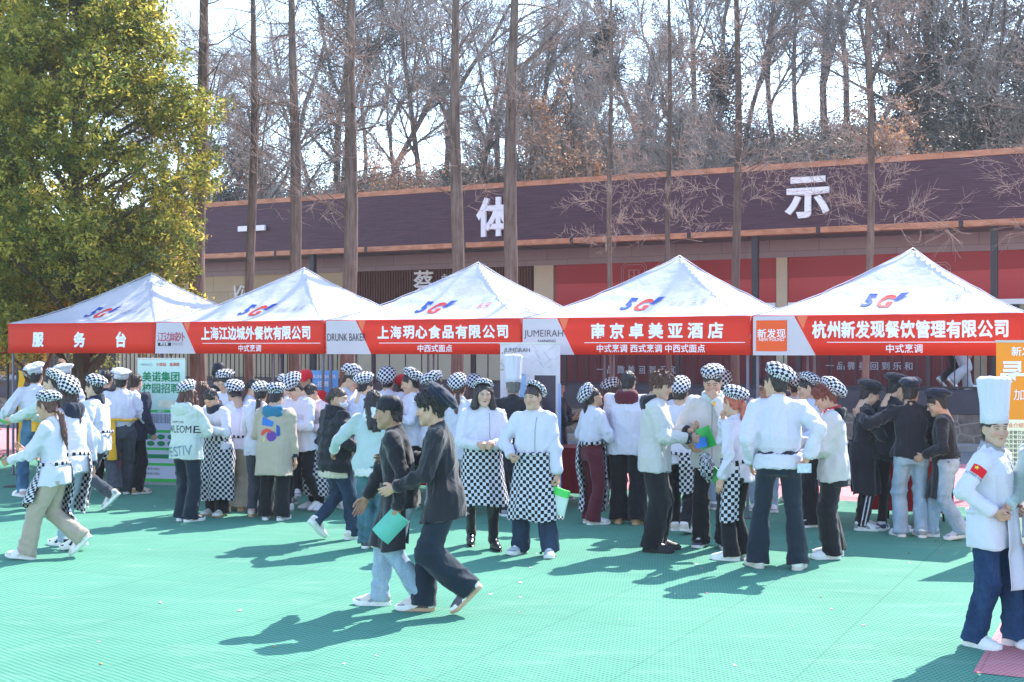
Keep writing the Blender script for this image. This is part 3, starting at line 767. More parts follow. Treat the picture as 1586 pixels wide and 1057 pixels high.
# ------------------------------------------------------------------ hill, undergrowth, trees
def hill_z(x, y):
    s = (Vector((x, y, 0)) - BP).dot(BN); a = (Vector((x, y, 0)) - BP).dot(BE)
    t = min(1, max(0, (s - 9.5) / 24)); t = t * t * (3 - 2 * t)
    return -.3 + t * (9.2 + (.075 if a > 0 else .03) * a) + (min(1, max(0, (s - 9) / 2))) * 3.0 + .5 * noise.noise(Vector((x * .12, y * .12, 3))) * t
N = 60; V = []; Q = []
for j in range(N + 1):
    for i in range(N + 1):
        p = BP + BE * (-75 + 150 * i / N) + BN * (9.3 + 70 * (j / N) ** 1.3); V.append((p.x, p.y, hill_z(p.x, p.y)))
for j in range(N):
    for i in range(N): a = j * (N + 1) + i; Q.append((a, a + 1, a + N + 2, a + N + 1))
t = NT("hill_soil"); o_ = t.obj()
t.base(t.ramp(t.noise(o_, .8, 7, .7), [(.3, lin(52, 46, 40)), (.55, lin(90, 74, 58)), (.75, lin(70, 74, 52))])); t.rough(.95); t.bump(t.noise(o_, 4, 5), .6, .2)
tag(mesh_np("hill", V, np.array(Q), t.m), None, None, None, 'structure')

def tubes(paths, n=3):
    """paths: list of (points Kx3, radii K) -> vertices, quads; grouped by K and built in bulk"""
    by = {}
    for p, r in paths: by.setdefault(len(p), []).append((p, r))
    Vs = []; Qs = []; base = 0
    for K, lst in by.items():
        P = np.array([q[0] for q in lst], np.float32); R = np.array([q[1] for q in lst], np.float32)
        D = np.gradient(P, axis=1); D /= np.linalg.norm(D, axis=2, keepdims=True) + 1e-9
        ref = np.where(np.abs(D[:, :1, 2:3]) < .9, np.array([0, 0, 1], np.float32), np.array([1, 0, 0], np.float32)); ref = np.broadcast_to(ref, D.shape)
        A = np.cross(D, ref); A /= np.linalg.norm(A, axis=2, keepdims=True) + 1e-9; Bv = np.cross(D, A)
        ang = np.arange(n) * 2 * np.pi / n
        ring = P[:, :, None, :] + R[:, :, None, None] * (A[:, :, None, :] * np.cos(ang)[None, None, :, None] + Bv[:, :, None, :] * np.sin(ang)[None, None, :, None])
        m = len(lst); idx = (np.arange(m * K * n).reshape(m, K, n)) + base
        a = idx[:, :-1, :]; b = np.roll(idx, -1, 2)[:, :-1, :]; c = np.roll(idx, -1, 2)[:, 1:, :]; d = idx[:, 1:, :]
        Qs.append(np.stack([a, b, c, d], -1).reshape(-1, 4)); Vs.append(ring.reshape(-1, 3)); base += m * K * n
    return np.concatenate(Vs), np.concatenate(Qs)

def grow(rs, p, d, L, r, depth, out, cfg, K=5):
    pts = [p.copy()]; q = p.copy(); dd = d.copy()
    for k in range(K - 1):
        dd = dd + rs.normal(0, cfg['wob'], 3); dd[2] += cfg['up'] * (1 if depth else .3); dd /= np.linalg.norm(dd); q = q + dd * L / (K - 1); pts.append(q.copy())
    r1 = max(r * cfg['taper'], cfg['rmin'])
    rad = [r + (r1 - r) * k / (K - 1) for k in range(K)]
    out[depth].append((pts, rad))
    if depth + 1 >= len(out): return
    nch = cfg['n'][depth]; t0 = cfg['t0'][depth]
    for c in range(nch):
        t = t0 + (1 - t0) * (c + rs.random()) / nch; k = min(int(t * (K - 1)), K - 2); f = t * (K - 1) - k
        pp = np.array(pts[k]) * (1 - f) + np.array(pts[k + 1]) * f; dr = np.array(pts[k + 1]) - np.array(pts[k]); dr /= np.linalg.norm(dr)
        o = rs.normal(0, 1, 3); o -= dr * o.dot(dr); o /= np.linalg.norm(o); a = cfg['ang'][depth] * rs.uniform(.7, 1.25)
        nd = dr * math.cos(a) + o * math.sin(a)
        grow(rs, pp, nd, L * cfg['len'][depth] * rs.uniform(.7, 1.2) * (1 - .35 * t if depth == 0 else 1), max(rad[k] * cfg['rr'][depth], cfg['rmin']), depth + 1, out, cfg, max(3, K - 1))

def bark(name, lo, hi, sc=4):
    t = NT(name); o = t.obj()
    a = t.noise(t.mapping(o, (7, 7, .7)), sc, 5, .65); b = t.noise(o, 1.2, 3)
    t.base(t.mix(.4, t.ramp(a, [(.32, lo), (.68, hi)]), t.ramp(b, [(.35, lo), (.65, hi)]))); t.rough(.9, .15); t.bump(a, .9, .03); return t.m
M_BARK = bark("fibrous_bark", lin(60, 50, 46), lin(142, 124, 114), 3); M_BARKD = bark("dark_bark", lin(72, 62, 58), lin(118, 102, 94)); M_TWIG = plain("pale_twig", lin(158, 138, 128), .8, .2, .2, 3)
M_TWIGD = plain("grey_brown_twig", lin(140, 130, 126), .85, .2, .25, .6)
def leafmat(name, col, tr=.45):
    t = NT(name); o = t.obj(); c = t.ramp(t.noise(o, 1.7, 4), [(.3, tuple(x * .75 for x in col)), (.7, tuple(min(1, x * 1.25) for x in col))])
    t.base(c); t.rough(.45, .4); t.translucent(c, tr); return t.m
def leaves(rs, C, L, W, flat=.6, droop=.25):
    """a leaf-shaped quad pair around each centre"""
    n = len(C); d = rs.normal(0, 1, (n, 3)); d[:, 2] = d[:, 2] * flat - droop; d /= np.linalg.norm(d, axis=1, keepdims=True)
    u = np.cross(d, rs.normal(0, 1, (n, 3)) * .5 + np.array([0, 0, 1])); u /= np.linalg.norm(u, axis=1, keepdims=True) + 1e-9
    l = L * rs.uniform(.7, 1.25, (n, 1)); w = W * rs.uniform(.7, 1.2, (n, 1)); nn = np.cross(d, u)
    V = np.stack([C - d * l / 2, C + u * w / 2 + nn * w * .15, C + d * l / 2, C - u * w / 2 + nn * w * .15], 1).reshape(-1, 3)
    return V, np.arange(n * 4).reshape(-1, 4)

# --- bare trees on the hill: eight grown shapes, each tree its own copy
cfgs = [dict(wob=.13, up=.03, taper=.55, rmin=.009, n=(6, 7, 7, 7), t0=(.28, .2, .15, .1), ang=(.62, .65, .7, .8), len=(.52, .55, .5, .45), rr=(.6, .6, .6, .6)),
        dict(wob=.09, up=.06, taper=.5, rmin=.009, n=(9, 7, 7, 6), t0=(.35, .2, .1, .1), ang=(.5, .6, .7, .8), len=(.4, .5, .5, .5), rr=(.5, .6, .6, .6)),
        dict(wob=.18, up=.02, taper=.5, rmin=.009, n=(5, 7, 8, 7), t0=(.2, .2, .15, .1), ang=(.75, .7, .75, .8), len=(.6, .55, .5, .45), rr=(.65, .6, .6, .6))]
protos = []
for k in range(8):
    rs = np.random.RandomState(40 + k); out = [[] for _ in range(5)]; cfg = cfgs[k % 3]
    d0 = np.array([rs.normal(0, .14), rs.normal(0, .1), 1.0]); d0 /= np.linalg.norm(d0)
    grow(rs, np.zeros(3), d0, rs.uniform(7, 9.5), rs.uniform(.09, .16), 0, out, cfg, 7)
    v, q = tubes(out[0] + out[1], 7); tm = mesh_np("trunk", v, q, M_BARKD, link=False)
    v, q = tubes(out[2] + out[3] + out[4], 3); cm = mesh_np("crown", v, q, M_TWIGD, link=False)
    protos.append((tm, cm))
WORDS = ["spreading", "upright", "crooked"]
LEAN = ["slender", "stout", "many-stemmed", "open", "dense", "forked", "leaning", "wispy"]
hill_spots = []
rs = np.random.RandomState(7)
for k in range(40):
    px = 250 + 1420 * ((k * 0.618 + .13) % 1.0); s = 12 + 26 * ((k * .7548) % 1.0)
    off = s; tt = on_line(px, BP, BE, off, BN); p = BP + BE * tt + BN * off; hill_spots.append((px, p, k))
hill_spots.sort(key=lambda q: q[0])
for i, (px, p, k) in enumerate(hill_spots):
    sc = rs.uniform(.8, 1.3); tm, cm = protos[k % 8]
    T = empty("bare_tree", (p.x, p.y, hill_z(p.x, p.y) - .2), rs.uniform(0, 6.28), None, "tree", "bare winter trees on the wooded slope")
    T.scale = (sc, sc, sc * rs.uniform(.9, 1.15))
    T['label'] = "one of the leafless grey-brown winter trees crowding the wooded slope behind the building"
    link_mesh("trunk", tm, T); link_mesh("crown", cm, T)

# --- bare bushes under the trees
sp = []
for k in range(4):
    rs = np.random.RandomState(90 + k); st_ = []; tw_ = []
    for j in range(9):
        out = [[] for _ in range(4)]; d0 = np.array([rs.normal(0, .45), rs.normal(0, .45), 1.0]); d0 /= np.linalg.norm(d0)
        grow(rs, np.array([rs.normal(0, .12), rs.normal(0, .12), 0]), d0, rs.uniform(1.8, 3.4), .03, 0, out, dict(wob=.14, up=.03, taper=.4, rmin=.008, n=(6, 6, 5), t0=(.15, .1, .1), ang=(.6, .7, .8), len=(.5, .5, .5), rr=(.6, .6, .6)), 6); st_ += out[0] + out[1]; tw_ += out[2] + out[3]
    v, q = tubes(st_, 4); sm_ = mesh_np("stems", v, q, M_BARKD, link=False); v, q = tubes(tw_, 3); tm_ = mesh_np("crown", v, q, M_TWIGD, link=False); sp.append((sm_, tm_))
rs = np.random.RandomState(17)
for k in range(48):
    px = 240 + 1440 * ((k * .618 + .4) % 1.0); s = 9.6 + 20 * ((k * .7548 + .2) % 1.0) ** 1.3; tt = on_line(px, BP, BE, s, BN); p = BP + BE * tt + BN * s
    T = empty("bare_bush", (p.x, p.y, hill_z(p.x, p.y) - .05), rs.uniform(0, 6.28), "one of the bare twiggy bushes growing low between the trunks on the slope", "bush", "bare bushes on the wooded slope"); sc = rs.uniform(.8, 1.5); T.scale = (sc, sc, sc)
    link_mesh("stems", sp[k % 4][0], T); link_mesh("crown", sp[k % 4][1], T)

# --- undergrowth covering the slope, one mass nobody could count
rs = np.random.RandomState(11); C = []
for k in range(1150):
    a = rs.uniform(-32, 26); s = rs.uniform(9.8, 36); p = BP + BE * a + BN * s; h = hill_z(p.x, p.y); R = rs.uniform(.6, 1.4) * (1.4 if a > 1 else .95)
    n = int(150 * R); q = rs.normal(0, 1, (n, 3)); q /= np.linalg.norm(q, axis=1, keepdims=True); q *= (rs.random((n, 1)) ** .4) * R; q[:, 2] = np.abs(q[:, 2]) * .9
    C.append(q + np.array([p.x, p.y, h]))
C = np.concatenate(C); v, q = leaves(rs, C, .17, .09)
mi = rs.choice(4, len(q), p=[.42, .28, .18, .12])
tag(mesh_np("undergrowth", v, q, [leafmat("shrub_dark", lin(48, 58, 56), .2), leafmat("shrub_mid", lin(70, 80, 72), .3), leafmat("shrub_brown", lin(104, 84, 68), .3), leafmat("shrub_grey", lin(104, 102, 92), .25)], mat_idx=mi, smooth=False), "dark mixed undergrowth covering the slope", None, None, 'stuff')
M_ORL = [leafmat("dry_leaf", lin(160, 116, 88), .45), leafmat("dry_leaf_pale", lin(196, 152, 120), .45)]
dry = [(650, 14, 3.4, .9, "orange dry-leaved tree above the roof between two big trunks"), (600, 17, 2.6, .8, "low russet tree left of the orange one on the slope"), (840, 15, 4.2, 1.0, "tallest orange dry-leaved tree above the fascia middle"),
       (775, 12, 2.4, .7, "small russet bush-like tree low above the copper trim"), (905, 18, 3.0, .8, "thin brown-leaved tree among bare branches"), (1365, 15, 3.4, .9, "sparse brown-leaved tree above the character with the flat top")]
for px, s, hh, wd, lab in dry:
    tt = on_line(px, BP, BE, s, BN); p = BP + BE * tt + BN * s
    hh *= 1.5; T = empty("dry_leaf_tree", (p.x, p.y, hill_z(p.x, p.y) - .1), 0, lab, "tree", "russet leaved trees on the slope")
    out = [[] for _ in range(4)]; grow(rs, np.zeros(3), np.array([rs.normal(0, .1), 0, 1.0]), hh, .07, 0, out, dict(wob=.15, up=.03, taper=.5, rmin=.01, n=(8, 6, 5), t0=(.15, .2, .1), ang=(.8, .8, .8), len=(.55, .5, .5), rr=(.6, .6, .6)), 6)
    v, q = tubes(out[0] + out[1], 6); mesh_np("trunk", v, q, M_BARKD, T)
    tips = np.array([q_ for pth, _ in out[2] + out[3] for q_ in pth[1:]]); tips = tips[rs.choice(len(tips), min(len(tips), 900))]
    C = np.repeat(tips, 5, 0) + rs.normal(0, .13 * wd, (len(tips) * 5, 3)); v, q = leaves(rs, C, .15, .075)
    v2, q2 = tubes(out[2] + out[3], 3)
    mi = np.concatenate([rs.choice(2, len(q)), np.full(len(q2), 2)])
    mesh_np("crown", np.concatenate([v, v2]), np.concatenate([q, q2 + len(v)]), M_ORL + [M_TWIGD], T, mat_idx=mi, smooth=False)
# ivy-clad evergreens
M_IVY = [leafmat("ivy_dark", lin(44, 52, 52), .2), leafmat("ivy_mid", lin(66, 74, 66), .3)]
ivy = [(515, 24, 12, 1.5, 0.0, "dark ivy-clad tree, tallest of the dark ones, between two front trunks"), (1478, 15, 9.5, 2.3, .30, "big dark ivy-clad tree leaning right at the right side"), (1400, 20, 8, 2.0, .12, "dark evergreen beside the leaning ivy-clad tree"), (345, 20, 6, 1.8, 0.0, "dark evergreen low beside the yellow-green tree"), (1110, 22, 6, 1.9, -.1, "rounded dark evergreen above the fascia right of centre"), (905, 26, 7, 1.0, 0.05, "slim ivy-clad trunk above the fascia middle")]
for px, s, hh, wd, ln, lab in ivy:
    tt = on_line(px, BP, BE, s, BN); p = BP + BE * tt + BN * s
    T = empty("ivy_tree", (p.x, p.y, hill_z(p.x, p.y) - .1), 0, lab, "tree", "dark evergreen trees on the slope")
    out = [[] for _ in range(3)]; d0 = np.array([ln * 1.3, 0, 1.0]); d0 /= np.linalg.norm(d0)
    grow(rs, np.zeros(3), d0, hh, .2, 0, out, dict(wob=.08, up=.0, taper=.4, rmin=.015, n=(14, 7), t0=(.15, .2), ang=(.8, .8), len=(.3, .5), rr=(.5, .5)), 8)
    v, q = tubes(out[0] + out[1], 7); mesh_np("trunk", v, q, M_BARKD, T)
    src = np.array([q_ for pth, _ in out[1] + out[2] for q_ in pth]); C = np.repeat(src, 14, 0) + rs.normal(0, .26 * wd / 1.5, (len(src) * 14, 3)); v, q = leaves(rs, C, .15, .085)
    mesh_np("crown", v, q, M_IVY, T, mat_idx=rs.choice(2, len(q)), smooth=False)

# --- straight trunks in a row between the tents and the terrace
def front_tree(px_bot, px_top, wpx, Y, Ht, label, nb, z0, lmax, seed, trunk_m=None, dense=1.0):
    rs = np.random.RandomState(seed); b = at(px_bot, Y); tp = at(px_top, Y, 0); dx = (tp.x - b.x) / 10.0
    T = empty("dawn_redwood", b, 0, label, "tree", "straight bare trunks behind the tents")
    r0 = wpx * Y / F / 2 * .9; K = 16; pts = []; rad = []
    for k in range(K):
        f = k / (K - 1); z = Ht * f; pts.append((dx * (z - 2.2) + .03 * math.sin(f * 9 + seed), .04 * math.sin(f * 7 + seed * 2), z)); rad.append(r0 * (1.18 - .12 * f * 2 if f < .5 else 1.06 * (1 - (f - .5) * 1.2)) * (1 + (.5 * math.exp(-f * 30))))
    fine, q = tubes([(pts, rad)], 14)
    limbs = []; twigs = []
    for i in range(nb):
        z = z0 + (Ht - .6 - z0) * ((i + rs.random()) / nb); f = z / Ht; k = min(int(f * (K - 1)), K - 2); g = f * (K - 1) - k
        p = np.array(pts[k]) * (1 - g) + np.array(pts[k + 1]) * g; a = rs.uniform(0, 6.28); L = lmax * (1 - .55 * f) * rs.uniform(.55, 1.15)
        d = np.array([math.cos(a), math.sin(a), rs.uniform(-.05, .55)]); d /= np.linalg.norm(d); path = [p]; up = rs.uniform(-.04, .12)
        for s in range(5): d = d + rs.normal(0, .10, 3) + np.array([0, 0, up]); d /= np.linalg.norm(d); path.append(path[-1] + d * L / 5)
        rb = max(.005, min(.036, r0 * .14) * rs.uniform(.5, 1.2)); limbs.append((path, [rb * (1 - .15 * s) for s in range(6)]))
        for c in range(int(9 * dense * rs.uniform(.7, 1.3))):
            t = rs.uniform(.2, 1); kk = min(int(t * 5), 4); pp = path[kk] + (path[kk + 1] - path[kk]) * (t * 5 - kk); dr = path[kk + 1] - path[kk]; dr /= np.linalg.norm(dr)
            o = rs.normal(0, 1, 3); o -= dr * o.dot(dr); o /= np.linalg.norm(o); nd = dr * .7 + o * .75; ll = L * rs.uniform(.15, .38); tp_ = [pp]
            for s in range(3): nd = nd + rs.normal(0, .14, 3) + np.array([0, 0, .05]); nd /= np.linalg.norm(nd); tp_.append(tp_[-1] + nd * ll / 3)
            twigs.append((tp_, [.0038, .0032, .0026, .0020]))
            for c2 in (0, 1, 0):
                s0 = tp_[1 + c2]; e = nd + rs.normal(0, .6, 3); e /= np.linalg.norm(e); twigs.append(([s0, s0 + e * ll * .25, s0 + e * ll * .45 + np.array([0, 0, .02])], [.0032, .0026, .0020]))
    v2, q2 = tubes(limbs, 5)
    mesh_np("trunk", np.concatenate([fine, v2]), np.concatenate([q, q2 + len(fine)]), trunk_m or M_BARK, T)
    v, q = tubes(twigs, 3); mesh_np("crown", v, q, M_TWIG, T)
front_tree(306, 318, 25, 25.0, 9.8, "thick straight trunk emerging from behind the yellow-green tree", 26, 5.5, 2.4, 1)
front_tree(388, 396, 14, 24.8, 9.8, "slim reddish trunk in front of the white dash character", 42, 4.6, 2.4, 2)
front_tree(458, 452, 18, 24.5, 9.8, "straight grey trunk rising beside the second tent peak", 40, 4.8, 2.5, 3)
front_tree(540, 549, 22, 24.3, 9.8, "thick shaggy trunk rising right of the second tent peak", 46, 4.3, 2.6, 4)
front_tree(708, 705, 20, 24.0, 9.8, "straight trunk left of the middle tent peak", 30, 4.5, 2.4, 5)
front_tree(790, 798, 22, 24.0, 9.8, "thick trunk covering the right half of the second white character", 26, 4.9, 2.2, 6, None, .8)
front_tree(946, 944, 8, 23.4, 9.5, "thin sapling with a low cage of fine twigs", 70, 3.6, 1.3, 7, None, 1.1)
front_tree(1036, 1035, 8, 23.2, 9.8, "thin dark sapling just left of the fourth tent peak", 70, 3.8, 1.4, 8, M_BARKD, 1.0)
front_tree(1141, 1142, 13, 22.6, 9.8, "dark slender trunk between the last two tent peaks", 66, 4.2, 1.9, 9, M_BARKD, 1.2)
front_tree(1344, 1352, 11, 22.0, 9.8, "slender trunk right of the third white character with spreading sprays", 86, 3.9, 2.0, 10, None, 1.15)
front_tree(1668, 1668, 12, 21.5, 9.8, "sapling at the right edge whose sprays reach over the fascia", 70, 3.6, 2.6, 12, None, 1.1)

# --- broadleaf evergreens at the left
M_LV = [leafmat("leaf_deep", lin(100, 114, 54), .55), leafmat("leaf_olive", lin(152, 152, 68), .6), leafmat("leaf_yellow", lin(214, 196, 92), .65)]
def broadleaf(px, Y, prof, zlo, zhi, label, nclump, per, seed, pmix, lsize=.105):
    """prof(z) -> crown radius at height z; clumps of leaves fill the shell unevenly and leave gaps"""
    rs = np.random.RandomState(seed); b = at(px, Y)
    T = empty("evergreen_tree", b, 0, label, "tree", "leafy evergreens at the left")
    limbs = [([np.array([.05 * math.sin(k), .03 * k * .2, zhi * .9 * k / 7]) for k in range(8)], [.17 * (1 - .11 * k) for k in range(8)])]; C = []; mi = []
    for c in range(nclump):
        z = zlo + (zhi - zlo) * rs.random() ** .9; R = prof(z) * (rs.random() ** .35) * rs.uniform(.75, 1.05); a = rs.uniform(0, 6.28)
        ctr = np.array([R * math.cos(a), R * math.sin(a) * .9, z]); rr = rs.uniform(.32, .75)
        s0 = np.array([0, 0, max(1.2, z - R * .55 - .3)]); mid = (s0 + ctr) / 2 + np.array([0, 0, .1])
        if c % 5 == 0: limbs.append(([s0, (s0 + mid) / 2 + rs.normal(0, .05, 3), mid, (mid + ctr) / 2 + rs.normal(0, .06, 3), ctr], [.05, .042, .034, .022, .012]))
        nt = int(per * rr * rr * 4 / 9) + 6; q = rs.normal(0, 1, (nt, 3)); q[:, 2] = q[:, 2] * .8 + .25; q /= np.linalg.norm(q, axis=1, keepdims=True); q *= rr * (.45 + .55 * rs.random((nt, 1)) ** .5); q[:, 2] *= .75
        L9 = np.repeat(q, 9, 0) + rs.normal(0, .052, (nt * 9, 3)); C.append(ctr + L9); w = np.array(pmix) * np.array([rs.uniform(.4, 1.6), 1, rs.uniform(.2, 1.8)]); mi.append(np.repeat(rs.choice(3, nt, p=w / w.sum()), 9))
    v, q = tubes(limbs, 6); mesh_np("trunk", v, q, M_BARKD, T)
    C = np.concatenate(C); v, q = leaves(rs, C, lsize, lsize * .46, .7, .35)
    mesh_np("crown", v, q, M_LV, T, mat_idx=np.concatenate(mi), smooth=False)
def prof_main(z): return float(np.interp(z, [1.9, 2.6, 4, 5.6, 6.6, 8, 9.5, 11], [1.5, 2.05, 2.3, 2.45, 2.1, 1.25, .8, .4]))
broadleaf(122, 23.0, prof_main, 2.1, 9.6, "big yellow-green broadleaf tree behind the leftmost tent", 300, 330, 21, (.30, .42, .28), .10)
def prof_side(z): return float(np.interp(z, [1.5, 3, 6, 9, 11.5], [1.2, 1.9, 1.9, 1.5, .6]))
broadleaf(-40, 24.5, prof_side, 1.8, 9.6, "paler open-crowned evergreen cut by the left edge", 230, 260, 22, (.22, .38, .40), .10)
broadleaf(60, 26.5, lambda z: 1.6, 1.6, 5.0, "low dark evergreen filling the gap under the big broadleaf tree", 80, 130, 23, (.62, .28, .10))
# ------------------------------------------------------------------ implicit surfaces for bodies and clothes
def snet(Fv, x, y, z):
    nx, ny, nz = Fv.shape; ins = Fv < 0
    s = sum(ins[a:nx - 1 + a, b:ny - 1 + b, c:nz - 1 + c].astype(np.int8) for a in (0, 1) for b in (0, 1) for c in (0, 1))
    act = (s > 0) & (s < 8); I, J, K = np.nonzero(act); n = len(I)
    cid = np.full(act.shape, -1, np.int32); cid[I, J, K] = np.arange(n)
    acc = np.zeros((n, 3), np.float32); cnt = np.zeros(n, np.float32)
    cor = [(a, b, c) for a in (0, 1) for b in (0, 1) for c in (0, 1)]
    val = {q: Fv[I + q[0], J + q[1], K + q[2]] for q in cor}
    for p in cor:
        for ax in range(3):
            if p[ax]: continue
            q = list(p); q[ax] = 1; q = tuple(q); f0, f1 = val[p], val[q]; m = (f0 < 0) != (f1 < 0)
            t = np.where(m, f0 / np.where(m, f0 - f1, 1), 0)
            pos = np.stack([np.full(n, p[k], np.float32) + (t if k == ax else 0) for k in range(3)], 1)
            acc += pos * m[:, None]; cnt += m
    acc /= cnt[:, None]
    V = np.stack([x[I] + acc[:, 0] * (x[1] - x[0]), y[J] + acc[:, 1] * (y[1] - y[0]), z[K] + acc[:, 2] * (z[1] - z[0])], 1)
    Q = []
    for ax in range(3):
        sl0 = [slice(1, -1)] * 3; sl0[ax] = slice(0, -1); sl1 = list(sl0); sl1[ax] = slice(1, None)
        A, Bq = ins[tuple(sl0)], ins[tuple(sl1)]; i, j, k = np.nonzero(A != Bq); up = A[i, j, k]
        o = [1, 1, 1]; o[ax] = 0; i, j, k = i + o[0], j + o[1], k + o[2]
        u, v = [(1, 2), (2, 0), (0, 1)][ax]; du = np.eye(3, dtype=int)[u]; dv = np.eye(3, dtype=int)[v]
        def c(a, b): return cid[i - du[0] * a - dv[0] * b, j - du[1] * a - dv[1] * b, k - du[2] * a - dv[2] * b]
        q = np.stack([c(1, 1), c(0, 1), c(0, 0), c(1, 0)], 1); q[~up] = q[~up][:, ::-1]; Q.append(q)
    return V, np.concatenate(Q)
def grid(lo, hi, h):
    ax = [np.arange(lo[k] - 2 * h, hi[k] + 2.5 * h, h, dtype=np.float32) for k in range(3)]
    return ax, (ax[0][:, None, None], ax[1][None, :, None], ax[2][None, None, :])
def rc(G, a, b, r1, r2):
    X, Y, Z = G; ab = [float(b[k] - a[k]) for k in range(3)]; L2 = max(1e-9, sum(c * c for c in ab))
    dx, dy, dz = X - float(a[0]), Y - float(a[1]), Z - float(a[2])
    t = np.clip((dx * ab[0] + dy * ab[1] + dz * ab[2]) / L2, 0, 1)
    return np.sqrt((dx - t * ab[0]) ** 2 + (dy - t * ab[1]) ** 2 + (dz - t * ab[2]) ** 2) - (r1 + (r2 - r1) * t)
def ell(G, c, r):
    X, Y, Z = G; k = np.sqrt(((X - c[0]) / r[0]) ** 2 + ((Y - c[1]) / r[1]) ** 2 + ((Z - c[2]) / r[2]) ** 2)
    return (k - 1) * min(r)
def smin(a, b, k):
    h = np.clip(.5 + .5 * (b - a) / k, 0, 1); return b * (1 - h) + a * h - k * h * (1 - h)
def smax(a, b, k): return -smin(-a, -b, k)
def frame(G, P, R):
    X, Y, Z = G; d = (X - float(P[0]), Y - float(P[1]), Z - float(P[2]))
    return tuple(d[0] * float(R[0][k]) + d[1] * float(R[1][k]) + d[2] * float(R[2][k]) for k in range(3))
def section(G, P, R, rows, zlo, zhi):
    q = frame(G, P, R); r = np.array(rows, np.float32); z = q[2]
    wx = np.interp(z, r[:, 0], r[:, 1]); wy = np.interp(z, r[:, 0], r[:, 2]); yo = np.interp(z, r[:, 0], r[:, 3]) if r.shape[1] > 3 else 0
    d = ((np.abs(q[0] / wx) ** 2.3 + np.abs((q[1] - yo) / wy) ** 2.3) ** (1 / 2.3) - 1) * np.minimum(wx, wy)
    return np.maximum(np.maximum(d, zlo - z), z - zhi)
def plane_cut(G, p, n): return (G[0] - float(p[0])) * float(n[0]) + (G[1] - float(p[1])) * float(n[1]) + (G[2] - float(p[2])) * float(n[2])
def wrinkle(V, seed, wl=.11, amp=.006, stretch=(1, 1, 1)):
    """creases: ridged, bent waves in a few directions, evaluated at the vertices"""
    rs = np.random.RandomState(seed); P = V * np.array(stretch); h = np.zeros(len(V))
    for k in range(5):
        d = rs.normal(0, 1, 3); d /= np.linalg.norm(d); d2 = rs.normal(0, 1, 3); w = wl * rs.uniform(.6, 1.6)
        ph = P @ d / w * 6.28 + 1.6 * np.sin(P @ d2 / (wl * 2.4) * 6.28 + rs.uniform(0, 6)) + rs.uniform(0, 6)
        h += (1 - np.abs(np.sin(ph / 2)) * 2) * (.6 + .4 * np.sin(P @ d2 * 9 + k))
    return h * amp * .45
def vnormals(V, Q):
    n = np.cross(V[Q[:, 2]] - V[Q[:, 0]], V[Q[:, 3]] - V[Q[:, 1]]); N = np.zeros_like(V)
    for k in range(4): np.add.at(N, Q[:, k], n)
    return N / (np.linalg.norm(N, axis=1, keepdims=True) + 1e-9)
def creased(V, Q, seed, wl, amp, stretch=(1, 1, 1), mask=None):
    h = wrinkle(V, seed, wl, amp, stretch)
    if mask is not None: h = h * mask
    h = np.maximum(h, -.011)
    return V + vnormals(V, Q) * h[:, None]
def Rx(a): c, s = math.cos(a), math.sin(a); return np.array([[1, 0, 0], [0, c, -s], [0, s, c]])
def Ry(a): c, s = math.cos(a), math.sin(a); return np.array([[c, 0, s], [0, 1, 0], [-s, 0, c]])
def Rz(a): c, s = math.cos(a), math.sin(a); return np.array([[c, -s, 0], [s, c, 0], [0, 0, 1]])
D2R = math.pi / 180
def unit(v): v = np.asarray(v, float); return v / (np.linalg.norm(v) + 1e-9)
def boxuv(V, Q):
    """per-vertex planar coordinates by a vertex's main direction"""
    N = np.abs(vnormals(V, Q)); k = N.argmax(1); uv = np.stack([V[:, 0], V[:, 2]], 1)
    uv[k == 0] = V[k == 0][:, 1:3]; uv[k == 2] = V[k == 2][:, 0:2]; return uv

